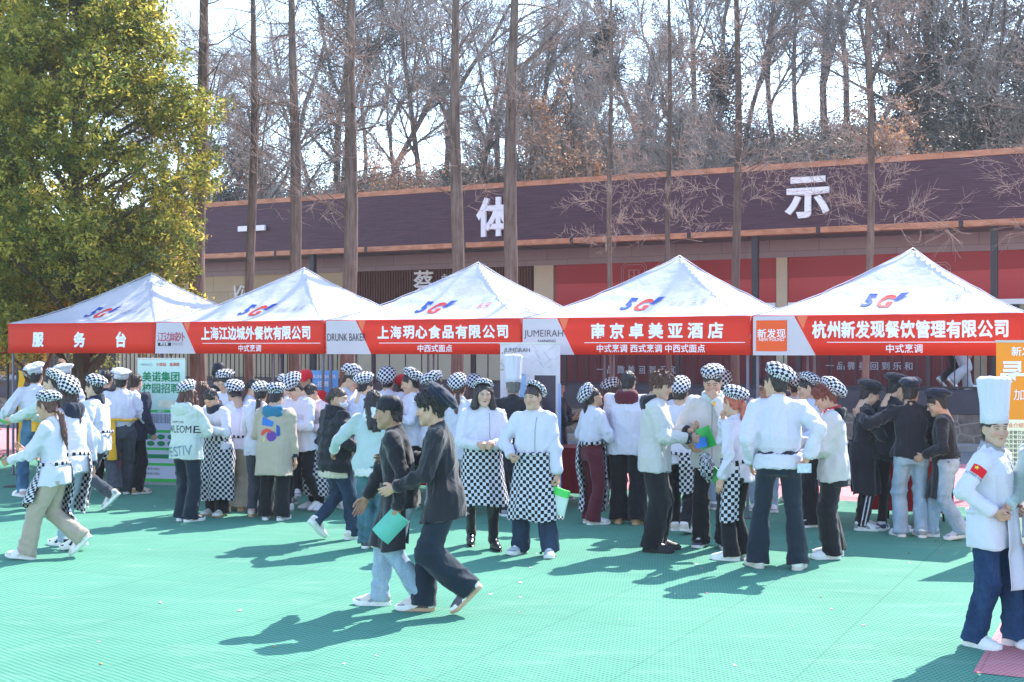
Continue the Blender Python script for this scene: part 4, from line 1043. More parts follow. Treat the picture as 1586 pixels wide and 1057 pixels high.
# --- heads: eyes, nose, mouth, ears and neck as one surface
HEADS = {}
def head_mesh(kind):
    """kind: neutral / smile / laugh, with a leading f for the softer female shape"""
    if kind in HEADS: return HEADS[kind]
    fem = kind[0] == 'f'; ax, G = grid((-.095, -.125, -.24), (.095, .12, .125), .0046)
    d = ell(G, (0, .012, .030), (.077, .096, .088))
    d = smin(d, ell(G, (0, -.030, -.030), (.063 if fem else .066, .058, .080)), .03)
    jw = .040 if fem else .048
    for s in (-1, 1):
        d = smin(d, rc(G, (s * jw, -.008, -.055), (s * .012, -.068, -.098 if not fem else -.094), .024, .019), .03)
        d = smin(d, ell(G, (s * .037, -.062, -.022), (.026, .022, .026)), .02)
    d = smin(d, rc(G, (-.012, -.070, -.097), (.012, -.070, -.097), .016, .016), .02)
    for s in (-1, 1):
        d = smax(d, -(np.sqrt((G[0] - s * .031) ** 2 + (G[1] + .106) ** 2 + (G[2] - .008) ** 2) - .020), .012)
        d = smin(d, ell(G, (s * .031, -.078, .008), (.016, .013, .011)), .006)
        d = smin(d, rc(G, (s * .014, -.086, .026), (s * .045, -.074, .026), .009, .007), .012)
    d = smin(d, rc(G, (0, -.088, .012), (0, -.108, -.026), .007, .011), .012)
    for s in (-1, 1): d = smin(d, ell(G, (s * .012, -.094, -.030), (.009, .011, .008)), .008)
    w = .020 if 'neutral' in kind else .027; zz = 0 if 'neutral' in kind else .005
    d = smin(d, rc(G, (-w, -.078, -.056 + zz), (0, -.089, -.054), .006, .008), .008); d = smin(d, rc(G, (w, -.078, -.056 + zz), (0, -.089, -.054), .006, .008), .008)
    d = smin(d, rc(G, (-w * .7, -.080, -.066), (w * .7, -.080, -.066), .007, .007), .01)
    if 'laugh' in kind: d = smax(d, -ell(G, (0, -.094, -.058), (.022, .014, .011)), .006)
    for s in (-1, 1):
        e = ell(frame(G, (s * .078, .012, -.004), Rz(-s * .45)), (0, 0, 0), (.008, .020, .033)); d = smin(d, e, .008)
    d = smin(d, rc(G, (0, .028, -.05), (0, .040, -.22), .053 if fem else .060, .056 if fem else .066), .035)
    V, Q = snet(d, *ax); V = V.astype(np.float64); col = np.ones((len(V), 3)) * np.array([1, 1, 1.0])
    X, Y, Z = V.T; front = Y < -.045
    g = lambda cx, cz, rx, rz: np.exp(-(((X - cx) / rx) ** 2 + ((Z - cz) / rz) ** 2)) * front
    for s in (-1, 1):
        c = g(s * .040, -.024, .022, .020)[:, None]; col = col * (1 - c * np.array([.02, .22, .18]))
    col *= (1 - (np.exp(-((X / .014) ** 2 + ((Z + .03) / .016) ** 2)) * (Y < -.08))[:, None] * np.array([0, .12, .10]))
    def paint(m, c):
        m = np.clip(m, 0, 1)[:, None]; nonlocal col; col = col * (1 - m) + np.array(c) * m
    ed = lambda v: np.clip(1.6 - v * 1.6, 0, 1)
    lip = np.sqrt((X / (w * 1.05)) ** 2 + ((Z + .0585 - zz * (X / w) ** 2) / .0095) ** 2); paint(ed(lip) * (Y < -.068) * .8, (.78, .36, .34))
    if 'neutral' in kind: paint(np.clip(1.4 - np.abs(Z + .059) / .0022, 0, 1) * (np.abs(X) < w) * (Y < -.07) * .7, (.40, .16, .15))
    if 'smile' in kind: paint(np.clip(1.6 - np.sqrt((X / .019) ** 2 + ((Z + .058) / .0042) ** 2) * 1.6, 0, 1) * (Y < -.06), (1.15, 1.25, 1.35))
    if 'laugh' in kind:
        paint(ed(np.sqrt((X / .021) ** 2 + ((Z + .059) / .011) ** 2)) * (Y < -.06), (.30, .10, .10)); paint(ed(np.sqrt((X / .019) ** 2 + ((Z + .0515) / .005) ** 2)) * (Y < -.06), (1.15, 1.25, 1.35))
    eh = .0042 if 'neutral' not in kind else .0052
    for s in (-1, 1):
        e = np.sqrt(((X - s * .031) / .0155) ** 2 + ((Z - .0085) / eh) ** 2)
        if 'laugh' not in kind: paint(ed(e) * front * .9, (1.0, 1.05, 1.1))
        paint(ed(np.sqrt(((X - s * .031) / (.0075 if 'laugh' not in kind else .014)) ** 2 + ((Z - .0085) / (eh * 1.1)) ** 2)) * front, (.06, .05, .05))
        paint(np.clip(1.5 - np.abs(Z - .0085 - eh - .001 + 18 * (X - s * .031) ** 2) / .0022, 0, 1) * (np.abs(X - s * .031) < .0165) * front * .85, (.10, .08, .08))
        zb = .030 - 10 * (X - s * .030) ** 2; paint(np.clip(1.5 - np.abs(Z - zb) / (.0036 if fem else .0046), 0, 1) * (np.abs(X - s * .031) < .021) * front * .85, (.10, .08, .07))
        paint(ed(np.sqrt(((X - s * .0085) / .0045) ** 2 + ((Z + .0375) / .003) ** 2)) * (Y < -.085) * .7, (.45, .2, .18))
    HEADS[kind] = (V, Q, col); return HEADS[kind]

HANDS = {}
def hand_mesh(curl):
    """left hand hanging: fingers towards -z, palm facing -x, thumb forward (-y)"""
    if curl in HANDS: return HANDS[curl]
    a1, a2, a3, th = {'relaxed': (18, 28, 18, .3), 'grip': (62, 62, 35, .9), 'flat': (4, 8, 6, .1), 'pinch': (50, 45, 25, .8)}[curl]
    ax, G = grid((-.075, -.075, -.21), (.03, .05, .03), .0036); d = rc(G, (0, 0, .02), (0, 0, -.02), .024, .022)
    ys = (-.029, -.0095, .0098, .0285); kz = (-.088, -.093, -.089, -.080); L = ((.041, .025, .021), (.045, .028, .022), (.041, .026, .021), (.032, .020, .019)); fr = (.0092, .0095, .0090, .0080)
    for k in range(4):
        kn = np.array([.002, ys[k], kz[k]]); d = smin(d, rc(G, (0, ys[k] * .55, -.012), kn, .014, .0108), .012); p = kn; a = 0.0; f = 1e3
        spread = (ys[k]) * .9
        for j in range(3):
            a += (a1, a2, a3)[j] * D2R * (1 + .10 * (k - 1)); dr = unit((-math.sin(a), spread * (1 - j * .3), -math.cos(a))); q = p + dr * L[k][j]
            f = np.minimum(f, rc(G, p, q, fr[k] * (1 - .08 * j), fr[k] * (.94 - .10 * j))); p = q
        d = smin(d, f, .004)
    p = np.array([-.004, -.024, -.030]); q = p + np.array([-.014, -.026 + .010 * th, -.026]); r = q + unit((-.35 - th * .6, -.35 + th * .5, -.8)) * .033; u = r + unit((-.45 - th * .5, -.1 + th * .6, -.9)) * .025
    f = np.minimum(np.minimum(rc(G, p, q, .0155, .0118), rc(G, q, r, .0115, .0100)), rc(G, r, u, .0100, .0082)); d = smin(d, f, .006)
    V, Q = snet(d, *ax); HANDS[curl] = (V.astype(np.float64), Q); return HANDS[curl]

# --- hair, hats, shoes: shapes shared between people
SHARED = {}
def hairmat(col):
    k = ('hair', col)
    if k not in MATS:
        t = NT("hair"); o = t.obj(); a = t.noise(t.mapping(o, (1, 1, .12)), 130, 3, .6)
        t.base(t.ramp(a, [(.3, tuple(c * .55 for c in col)), (.7, tuple(min(1, c * 1.5) for c in col))])); t.rough(.42, .5); t.bump(a, .6, .008); MATS[k] = t.m
    return MATS[k]
def hair_data(style):
    if style in SHARED: return SHARED[style]
    ax, G = grid((-.16, -.15, -.55 if style in ('long', 'lowpony', 'braid', 'ponytail', 'loose') else -.22), (.16, .20, .165), .0062)
    big = .016 if style == 'fluffy' else 0.0
    d = ell(G, (0, .018, .034 + big), (.086 + big, .106 + big * 1.1, .094 + big * 1.2))
    if style in ('short', 'part', 'fluffy', 'ponytail', 'lowpony', 'braid'): d = smin(d, ell(G, (0, .055, -.045), (.068, .056, .058)), .03)
    face = ell(G, (0, -.115, -.055), (.072, .085, .105)) if style != 'fluffy' else ell(G, (0, -.125, -.075), (.074, .085, .105))
    if style == 'part': face = ell(G, (0, -.115, -.035), (.066, .085, .105))
    d = smax(d, -face, .010)
    cutz = {'short': -.090, 'fluffy': -.085, 'part': -.085, 'bob': -.20, 'bun': -.05}.get(style, -.07)
    side = plane_cut(G, (0, 0, 0), (0, 0, 0)) + (cutz + np.clip((.03 - G[1]) * 1.0, 0, .07) - G[2])
    if style in ('short', 'fluffy', 'part', 'bun', 'lowpony', 'ponytail', 'braid'): d = smax(d, side, .012)
    for s in (-1, 1): d = smax(d, -ell(G, (s * .082, .006, -.008), (.022, .020, .032)), .006) if style in ('short', 'part', 'bun') else d
    if style == 'bob':
        b = 1e3
        for s in (-1, 1):
            b = np.minimum(b, rc(G, (s * .070, -.010, .02), (s * .096, -.022, -.120), .036, .044)); b = np.minimum(b, rc(G, (s * .05, .06, .0), (s * .062, .075, -.12), .05, .056))
        d = smin(d, b, .03); d = smax(d, -ell(G, (0, -.11, -.05), (.060, .085, .12)), .01)
    if style in ('long', 'loose'):
        b = 1e3
        for x in (-.06, -.02, .02, .06): b = np.minimum(b, rc(G, (x, .065, .0), (x * 1.25, .115, -.36 + abs(x) * .8), .048, .026))
        for s in (-1, 1): b = np.minimum(b, rc(G, (s * .072, .0, .01), (s * .098, .02, -.20), .030, .024))
        d = smin(d, b, .03); d = smax(d, -ell(G, (0, -.11, -.05), (.064, .085, .12)), .01)
    if style in ('lowpony', 'ponytail', 'braid'):
        z0 = -.05 if style != 'ponytail' else .03; L = {'lowpony': .42, 'ponytail': .30, 'braid': .44}[style]
        b = np.minimum(rc(G, (0, .095, z0), (0, .135, z0 - .06), .018, .028), rc(G, (0, .135, z0 - .06), (.01, .125, z0 - L * .6), .030, .036)); b = np.minimum(b, rc(G, (.01, .125, z0 - L * .6), (.0, .11, z0 - L), .036, .010))
        d = smin(d, b, .012)
    if style == 'bun': d = smin(d, ell(G, (0, .125, -.01), (.036, .034, .036)), .012)
    V, Q = snet(d, *ax); amp = {'fluffy': .016, 'bob': .007, 'long': .009, 'loose': .011}.get(style, .007)
    mk = np.clip((V[:, 1] + .085) / .07, .15, 1) if style not in ('fluffy',) else 1.0
    V = creased(V.astype(np.float64), Q, 3, .035 if style != 'fluffy' else .05, amp, (1.2, 1.2, .42), mk); V = creased(V, Q, 9, .018, amp * .5, (1, 1, .3), mk)
    rs = np.random.RandomState(len(style)); nv = vnormals(V, Q); pool = np.nonzero((V[:, 1] > -.02) | ((V[:, 2] > .03) & (style == 'fluffy')))[0]; pk = pool[rs.randint(0, len(pool), 420 if style == 'fluffy' else 260)]; S = []
    for i in pk:                                            # loose strands break the outline
        p = V[i]; dn = unit(nv[i] * (.9 if style == 'fluffy' else .35) + np.array([0, .1, -.8 if style != 'fluffy' else .1]) + rs.normal(0, .35, 3)); L = rs.uniform(.015, .045); sd = unit(np.cross(dn, rs.normal(0, 1, 3))) * .0016
        S += [p - sd - dn * .004, p + sd - dn * .004, p + dn * L + sd * .25, p + dn * L - sd * .25]
    Q = np.concatenate([Q, np.arange(len(S)).reshape(-1, 4) + len(V)]); V = np.concatenate([V, np.array(S)])
    SHARED[style] = (V, Q); return SHARED[style]

def revolve(rows, n=56, sx=1.0, sy=1.0, mod=None):
    """rows of (radius, z, y-shift): rings of an elliptical revolved shape, closed at the last row; UVs unroll it"""
    V = []; uv = []; m = len(rows)
    arc = [0.0]
    for k in range(1, m): arc.append(arc[-1] + math.hypot(rows[k][0] - rows[k - 1][0], rows[k][1] - rows[k - 1][1]))
    tot = arc[-1]
    for k, (r, z, ys) in enumerate(rows):
        for j in range(n):
            a = 2 * math.pi * j / n; f = mod(k, a) if mod else 1.0
            V.append((r * sx * math.cos(a) * f, r * sy * math.sin(a) * f + ys, z)); rho = tot - arc[k]; uv.append((rho * math.cos(a), rho * math.sin(a)))
    Q = [(k * n + j, k * n + (j + 1) % n, (k + 1) * n + (j + 1) % n, (k + 1) * n + j) for k in range(m - 1) for j in range(n)]
    return np.array(V), np.array(Q), np.array(uv)
def hat_data(style):
    key = ('hat', style)
    if key in SHARED: return SHARED[key]
    if style in ('check', 'check2', 'black', 'check3'):
        puff = {'check': .030, 'check2': .040, 'black': .036, 'check3': .020}[style]; top = {'check': .105, 'check2': .125, 'black': .078, 'check3': .080}[style]
        rows = [(.088, -.004, 0)] + [(.096, .0, 0), (.097, .016, 0), (.096, .030, 0)]
        for k in range(1, 14):
            a = k / 13 * math.pi / 2 * 1.0 ; b = k / 13
            rr = (.098 + puff) * math.cos(a) ** .62 if k > 2 else .098 + puff * (k / 3) ** .7
            zz = .034 + top * math.sin(a) ** 1.1 * (1 if k > 2 else .55)
            rows.append((max(rr, .001), zz, .022 * math.sin(a) + .012))
        mod = lambda k, a: 1 + (.018 * math.sin(a * 11 + 1) + .014 * math.sin(a * 7 + k)) * (1 if 4 < k < 13 else .3)
        V, Q, uv = revolve(rows, 56, .97, 1.16, mod); V = creased(V, Q, 5, .06, .006); 
    elif style == 'cap':                                   # close-fitting skull cap
        rows = [(.090, -.03, 0), (.094, -.02, 0)] + [(.095 * math.cos(k / 9 * math.pi / 2) ** .75 + .0005, .10 * math.sin(k / 9 * math.pi / 2) - .01, .004) for k in range(0, 10)]
        V, Q, uv = revolve(rows, 48, .97, 1.16); V = creased(V, Q, 6, .05, .004)
    elif style == 'beanie':
        rows = [(.092, -.045, 0), (.101, -.04, 0), (.102, .0, 0)] + [(.100 * math.cos(k / 9 * math.pi / 2) ** .7 + .0005, .135 * math.sin(k / 9 * math.pi / 2), .006) for k in range(0, 10)]
        V, Q, uv = revolve(rows, 64, .97, 1.16, lambda k, a: 1 + .012 * math.sin(a * 32))
    elif style == 'toque':                                 # low puffy cook's hat
        rows = [(.090, -.01, 0), (.098, -.006, 0), (.099, .045, 0)] + [(.100 + .034 * math.sin(min(1, k / 5) * math.pi / 2) if k < 6 else .134 * math.cos((k - 5) / 7 * math.pi / 2) ** .6 + .001, .05 + .085 * (k / 12) ** .8, .012 * k / 12) for k in range(0, 13)]
        V, Q, uv = revolve(rows, 64, .97, 1.12, lambda k, a: 1 + (.05 * math.sin(a * 9 + .6 * math.sin(a * 3)) + .03 * math.sin(a * 17)) * (1 if k > 4 else .0)); V = creased(V, Q, 8, .05, .010)
    elif style == 'tall':                                  # tall pleated chef's hat
        rows = [(.090, -.012, 0), (.099, -.008, 0), (.099, .05, 0), (.0985, .055, 0)] + [(.098 + .026 * (k / 10) ** 1.4, .06 + .245 * k / 10, .006 * k / 10) for k in range(0, 11)] + [(.120, .312, .006), (.102, .326, .006), (.07, .325, .006), (.03, .320, .006), (.001, .318, .006)]
        V, Q, uv = revolve(rows, 120, .97, 1.14, lambda k, a: 1 + (.030 * math.copysign(abs(math.sin(a * 13)) ** .6, math.sin(a * 13)) if k > 3 else 0)); V = creased(V, Q, 4, .14, .004)
    elif style == 'baseball':
        rows = [(.094, -.012, 0), (.098, -.01, 0)] + [(.099 * math.cos(k / 9 * math.pi / 2) ** .75 + .0005, .105 * math.sin(k / 9 * math.pi / 2), .004) for k in range(0, 10)]
        V, Q, uv = revolve(rows, 48, .97, 1.16); b = len(V); bv = []; n = 16
        for r_ in range(3):
            for j in range(n + 1):
                a = math.pi + math.pi * (.14 + .72 * j / n); e = 1 + .36 * r_ * math.sin(math.pi * (.14 + .72 * j / n)) ; bv.append((.094 * math.cos(a) * (1 + .02 * r_), .108 * math.sin(a) * e, -.006 - .012 * r_ + .01 * abs(math.cos(a)) * -1))
        bq = [(b + r_ * (n + 1) + j, b + r_ * (n + 1) + j + 1, b + (r_ + 1) * (n + 1) + j + 1, b + (r_ + 1) * (n + 1) + j) for r_ in range(2) for j in range(n)]
        V = np.concatenate([V, bv]); Q = np.concatenate([Q, bq]); uv = np.concatenate([uv, np.zeros((len(bv), 2))])
    SHARED[key] = (V, Q, uv); return SHARED[key]

def shoe_data(kind):
    key = ('shoe', kind)
    if key in SHARED: return SHARED[key]
    boot = kind == 'heelboot'; ax, G = grid((-.065, -.215, -.0), (.065, .095, .40 if boot else .15), .0058)
    if not boot:
        d = ell(G, (0, -.125, .030), (.047, .080, .036)); d = smin(d, ell(G, (0, -.035, .048), (.041, .085, .050)), .03); d = smin(d, ell(G, (0, .040, .050), (.038, .040, .055)), .03)
        hi = .13 if kind == 'hightop' else .098
        d = smin(d, rc(G, (0, .03, .06), (0, .024, hi - .01), .041, .042), .02); d = np.maximum(np.maximum(d, .022 - G[2]), G[2] - hi)
        f = np.minimum(np.minimum(ell((G[0], G[1], 0 * G[2]), (0, -.115, 0), (.051, .094, 1)), ell((G[0], G[1], 0 * G[2]), (0, .025, 0), (.043, .060, 1))), ell((G[0], G[1], 0 * G[2]), (0, -.04, 0), (.044, .1, 1)))
        th = {'chunky': .040, 'sneaker': .031, 'hightop': .034, 'flat': .026, 'black': .030}.get(kind, .030); toe = np.clip((-.15 - G[1]) * .25, 0, .02)
        sole = np.maximum(np.maximum(f, toe - G[2]), G[2] - th - toe * .6)
        U, S = snet(d, *ax), snet(sole, *ax)
    else:
        d = ell(G, (0, -.10, .035), (.038, .095, .030)); d = smin(d, rc(G, (0, .03, .085), (0, -.07, .05), .036, .034), .03); d = smin(d, rc(G, (0, .035, .09), (0, .03, .42), .040, .058), .04); d = np.maximum(np.maximum(d, .014 - G[2]), G[2] - .395)
        sole = np.minimum(np.maximum(np.maximum(ell((G[0], G[1], 0 * G[2]), (0, -.10, 0), (.040, .097, 1)), -G[2] + .002), G[2] - .016), np.maximum(np.maximum(ell((G[0], G[1], 0 * G[2]), (0, .045, 0), (.028, .028, 1)), .002 - G[2]), G[2] - .07))
        U, S = snet(d, *ax), snet(sole, *ax)
    V, Q = U; c = V[Q].mean(1); mi = np.zeros(len(Q), np.int32)
    if not boot: mi[((c[:, 1] < -.135) & (c[:, 2] < .052)) | ((c[:, 1] > .045) & (c[:, 2] < .075)) | ((np.abs(c[:, 0]) > .030) & (np.abs(c[:, 1] + .05 - (c[:, 2] - .05) * 1.2) < .022) & (c[:, 2] < .066))] = 1; mi[(np.abs(c[:, 0]) < .016) & (c[:, 1] < -.03) & (c[:, 1] > -.12) & (c[:, 2] > .055)] = 2
    SHARED[key] = ((V, Q, mi), S); return SHARED[key]
def shared_mesh(key, maker):
    k = ('me',) + key
    if k not in SHARED: SHARED[k] = maker()
    return SHARED[k]

# ------------------------------------------------------------------ people
GARM = {   # rows: height above pelvis centre, half width, half depth, back offset;  hem, sleeve radii
    'coat':   dict(rows=[(-.30, .205, .160, 0), (-.12, .205, .155, 0), (.05, .185, .140, 0), (.14, .180, .135, 0), (.32, .202, .142, 0), (.41, .180, .118, .005), (.455, .120, .092, .01), (.49, .075, .075, .012)], hem=-.15, sl=(.088, .076, .058), wl=.12, amp=.010),
    'blouse': dict(rows=[(.00, .168, .130, 0), (.045, .172, .134, 0), (.085, .205, .165, 0), (.16, .215, .168, .004), (.32, .207, .150, 0), (.41, .180, .118, .005), (.455, .120, .092, .01), (.49, .075, .075, .012)], hem=.02, sl=(.090, .082, .060), wl=.12, amp=.012),
    'jacket': dict(rows=[(-.30, .220, .160, 0), (-.14, .222, .165, 0), (.05, .215, .160, 0), (.32, .220, .155, 0), (.41, .195, .125, .005), (.46, .130, .100, .012), (.50, .090, .090, .015)], hem=-.17, sl=(.095, .083, .062), wl=.15, amp=.012),
    'puffer': dict(rows=[(-.22, .205, .160, 0), (-.17, .232, .185, 0), (.05, .245, .195, 0), (.30, .240, .180, 0), (.41, .210, .145, .005), (.46, .140, .115, .012), (.51, .100, .100, .015)], hem=-.21, sl=(.112, .100, .064), wl=.16, amp=.014),
    'parka':  dict(rows=[(-.50, .275, .200, 0), (-.25, .255, .190, 0), (.05, .225, .170, 0), (.32, .220, .158, 0), (.41, .192, .128, .005), (.46, .130, .105, .012), (.50, .090, .092, .015)], hem=-.36, sl=(.098, .086, .060), wl=.18, amp=.010),
    'fitted': dict(rows=[(-.30, .190, .140, 0), (-.12, .190, .140, 0), (.06, .170, .128, 0), (.14, .166, .126, 0), (.32, .192, .135, 0), (.41, .172, .112, .005), (.455, .115, .088, .01), (.49, .072, .074, .012)], hem=-.10, sl=(.078, .066, .050), wl=.11, amp=.009),
}
LEGS = {'wide': (.115, .105, .118), 'straight': (.108, .088, .082), 'slim': (.098, .070, .058), 'flare': (.103, .080, .112), 'jeans': (.110, .090, .088), 'baggy': (.120, .112, .108)}
ARM = {   # wrist target: outwards from the midline, forwards, height (for a 1.70 m figure); elbow hint out/fwd/up; hand curl
    'down': ((.265, .03, .84), (.5, -1, .0), 'relaxed'), 'swing_f': ((.24, .24, .92), (.6, -1, -.4), 'relaxed'), 'swing_b': ((.27, -.20, .88), (.4, -1, .2), 'relaxed'),
    'bent': ((.20, .22, 1.00), (.7, -1, -.3), 'relaxed'), 'hold': ((.09, .30, 1.14), (.8, -.4, -1), 'pinch'), 'phone': ((.06, .31, 1.20), (.7, -.4, -1), 'grip'), 'read': ((.10, .27, 1.20), (.9, -.3, -1), 'pinch'),
    'clasp': ((.035, .235, 1.07), (1, -.5, -.5), 'grip'), 'chin': ((.045, .17, 1.40), (.6, .3, -1), 'pinch'), 'pocket': ((.225, .05, .90), (.45, -1, .0), 'relaxed'), 'hip': ((.20, .10, 1.00), (.8, -.8, .0), 'grip'),
    'fwd': ((.16, .46, 1.16), (.5, -.3, -1), 'flat'), 'carry': ((.25, .12, .86), (.5, -1, 0), 'grip'), 'belly': ((.02, .20, 1.00), (1, -.3, -.3), 'relaxed'), 'cross': ((-.08, .22, 1.14), (1, .1, -.6), 'relaxed'),
    'raise': ((.30, .30, 1.52), (.8, .0, -1), 'pinch'), 'table': ((.14, .36, 1.00), (.7, -.6, -.3), 'relaxed'), 'apart': ((.55, .15, 1.10), (.2, -1, -.4), 'relaxed'), 'mouth': ((.03, .16, 1.38), (.7, .2, -1), 'grip'),
}
SKIN = {}
def skinmat(tone):
    if tone not in SKIN:
        t = NT("skin"); a = t.n("ShaderNodeVertexColor", layer_name="Col"); o = t.obj()
        v = t.ramp(t.noise(o, 28, 4), [(.35, tuple(c * .93 for c in tone)), (.65, tuple(min(1, c * 1.05) for c in tone))])
        t.base(t.mix(1.0, v, a.outputs[0], 'MULTIPLY')); t.rough(.48, .4); t.b.inputs["Subsurface Weight"].default_value = .12; t.b.inputs["Subsurface Radius"].default_value = (.012, .004, .002); t.bump(t.noise(o, 260, 2), .06, .003); SKIN[tone] = t.m
    return SKIN[tone]
TONES = [(.57, .355, .25), (.62, .40, .29), (.49, .295, .20), (.59, .37, .27)]
PEOPLE = []
def ik(a, b, l1, l2, hint):
    d = b - a; L = np.linalg.norm(d); L = min(L, (l1 + l2) * .999); u = unit(d); x = (l1 * l1 - l2 * l2 + L * L) / (2 * L); h = math.sqrt(max(1e-6, l1 * l1 - x * x))
    p = hint - u * np.dot(hint, u); return a + u * x + unit(p) * h, a + u * L

def person(px, py, H, yaw, label, top=('coat', 'white'), legs=('straight', 'black'), shoes=('sneaker', 'white', 'grey'), hair=('short', 'black'), hat=None, apron=None, armL='down', armR='down',
           head=(0, 8), face='neutral', fem=False, stance='stand', lean=2.0, twist=0.0, side=0.0, group="people crowding in front of the tents", extra=(), at_Y=None, z=0.0, tone=None, seed=None, fit=0.0):
    seed = len(PEOPLE) * 7 + 3 if seed is None else seed; rs = np.random.RandomState(seed); s = H / 1.70
    loc = ground(px, py) if at_Y is None else at(px, at_Y)
    E = empty("person", (loc.x, loc.y, z), yaw * D2R, label, "person", group)
    # --- legs: foot targets (side, forward, lift, heel pitch, toe-out)
    st = {'stand': ((.11, .02, 0, 0, 14), (.11, -.03, 0, 0, 12)), 'wide': ((.17, .03, 0, 0, 18), (.16, -.04, 0, 0, 16)), 'close': ((.085, .02, 0, 0, 10), (.085, -.02, 0, 0, 12)), 'shift': ((.10, .14, 0, 0, 22), (.12, -.06, 0, 0, 8)),
          'walkL': ((.075, .17, 0, 0, 6), (.085, -.22, 0, 38, 5)), 'walkR': ((.085, -.22, .02, 44, 5), (.075, .17, 0, 0, 6)), 'strideL': ((.075, .26, 0, -6, 6), (.085, -.28, .02, 44, 5)), 'strideR': ((.085, -.28, .02, 44, 5), (.075, .26, 0, -6, 6)), 'kickL': ((.085, -.40, .09, 62, 5), (.08, .20, 0, 0, 6)), 'kickR': ((.08, .20, 0, 0, 6), (.085, -.40, .09, 62, 5)),
          'stepL': ((.09, .18, 0, 0, 8), (.10, -.18, 0, 12, 8)), 'stepR': ((.10, -.18, 0, 12, 8), (.09, .18, 0, 0, 8))}[stance]
    ank = []; feet = []
    for k, sg in ((0, 1), (1, -1)):
        o, f, lift, pit, toe = st[k]; R = Rz(sg * toe * D2R) @ Rx(pit * D2R)
        cor = np.array([[x, y, zz] for x in (-.04, .04) for y in (-.195, .08) for zz in (0.0,)]) * s
        piv = np.array([sg * o, -f, 0]) * s; off = R @ np.array([0, 0, .085 * s]); zmin = (cor @ R.T)[:, 2].min()
        base = piv + np.array([0, 0, -zmin + lift * s]); ank.append(base + off); feet.append((base, R))
    hipz = .93 * s; ll = (.405 * s, .395 * s)
    mid = (ank[0] + ank[1]) / 2; pc = np.array([mid[0] * .6, mid[1] * .55, hipz])
    for it in range(30):
        ok = all(np.linalg.norm(pc + np.array([sg * .088 * s, 0, -.055 * s]) - ank[k]) < (ll[0] + ll[1]) * .997 for k, sg in ((0, 1), (1, -1)))
        if ok: break
        pc[2] -= .008 * s
    hips = [pc + np.array([sg * .088 * s, 0, -.055 * s]) for sg in (1, -1)]; knees = []
    for k, sg in ((0, 1), (1, -1)):
        kn, an = ik(hips[k], ank[k], *ll, np.array([sg * .18, -1, 0.1])); knees.append(kn)
    Rt = Rz(twist * D2R) @ Ry(side * D2R) @ Rx(lean * D2R)
    T = lambda x, y, zz: pc + Rt @ (np.array([x, y, zz]) * s)
    sw = (.162 if fem else .182)
    neck = T(0, .012, .495); sh = [T(sg * sw, .0, .416) for sg in (1, -1)]
    Rh = Rz(twist * D2R) @ Rz(head[0] * D2R) @ Ry((head[2] if len(head) > 2 else 0) * D2R) @ Rx((head[1] + lean * .4) * D2R)
    hs = s ** .55 * (.97 if fem else 1.0); hc = neck + Rt @ np.array([0, -.018, .068]) * s + Rh @ np.array([0, -.02, .065]) * hs
    # --- arms
    elb = []; wri = []; curl = []; hdir = []; pal = []
    for k, (sg, A) in enumerate(((1, armL), (-1, armR))):
        tgt, hint, cl = ARM[A] if isinstance(A, str) else A
        w = np.array([sg * tgt[0], -tgt[1], tgt[2] - .93]) * s; w = pc + Rt @ w
        e, w = ik(sh[k], w, .285 * s, .250 * s, Rt @ np.array([sg * hint[0], -hint[1], hint[2]])); elb.append(e); wri.append(w); curl.append(cl)
        d = unit(w - e); hdir.append(d); n = Rt @ np.array([-sg, 0, 0.0])
        if A in ('hold', 'read', 'phone'): n = Rt @ np.array([-sg * .6, 0, .8])
        if A in ('chin', 'mouth', 'belly', 'clasp'): n = Rt @ np.array([-sg * .2, 1, 0.0])
        pal.append(unit(n - d * np.dot(n, d)))
    # --- the body: head and neck, torso, limbs and hands in one surface mesh
    tone = TONES[rs.randint(4)] if tone is None else tone
    lo = np.minimum.reduce([pc, *knees, *ank, *elb, *wri, neck, *sh]) - .12; hi = np.maximum.reduce([pc, *knees, *ank, *elb, *wri, neck, *sh]) + .12
    ax, G = grid(lo, hi, .024)
    g0 = GARM['fitted']['rows']; d = section(G, pc, Rt, [(a * s, max(.03, b - .06) * s, max(.03, c - .05) * s, 0) for a, b, c, _ in g0], -.12 * s, .47 * s)
    for k in (0, 1):
        d = smin(d, rc(G, sh[k], elb[k], .036 * s, .028 * s), .02); d = smin(d, rc(G, elb[k], wri[k], .028 * s, .026 * s), .01)
        d = smin(d, rc(G, hips[k], knees[k], .058 * s, .044 * s), .02); d = smin(d, rc(G, knees[k], ank[k], .042 * s, .034 * s), .01)
    V, Q = snet(d, *ax); Vs = [V]; Qs = [Q]; Cs = [np.ones((len(V), 3))]; b = len(V)
    hv, hq, hcol = head_mesh(('f' if fem else 'm') + face); Vs.append(hc + (hv * hs) @ Rh.T); Qs.append(hq + b); Cs.append(hcol); b += len(hv)
    hands = []
    for k, sg in ((0, 1), (1, -1)):
        v, q = hand_mesh(curl[k]); v = v.copy()
        if sg < 0: v[:, 0] *= -1; q = q[:, ::-1]
        zx = -hdir[k]; xx = -pal[k] * sg; yy = np.cross(zx, xx); R = np.stack([xx, yy, zx], 1); hsz = s * (.95 if fem else 1.02)
        w = wri[k] + hdir[k] * .012 * s; Vs.append(w + (v * hsz) @ R.T); Qs.append(q + b); Cs.append(np.ones((len(v), 3)) * np.array([1.0, .93, .90])); b += len(v); hands.append((w + hdir[k] * .09 * s, R))
    mesh_np("body", np.concatenate(Vs), np.concatenate(Qs), skinmat(tone), E, col=np.concatenate(Cs))
    # --- trousers
    lk, lm = legs[0], legs[1]; r1, r2, r3 = [r * s * (.88 if fem else .94) for r in LEGS[lk]]
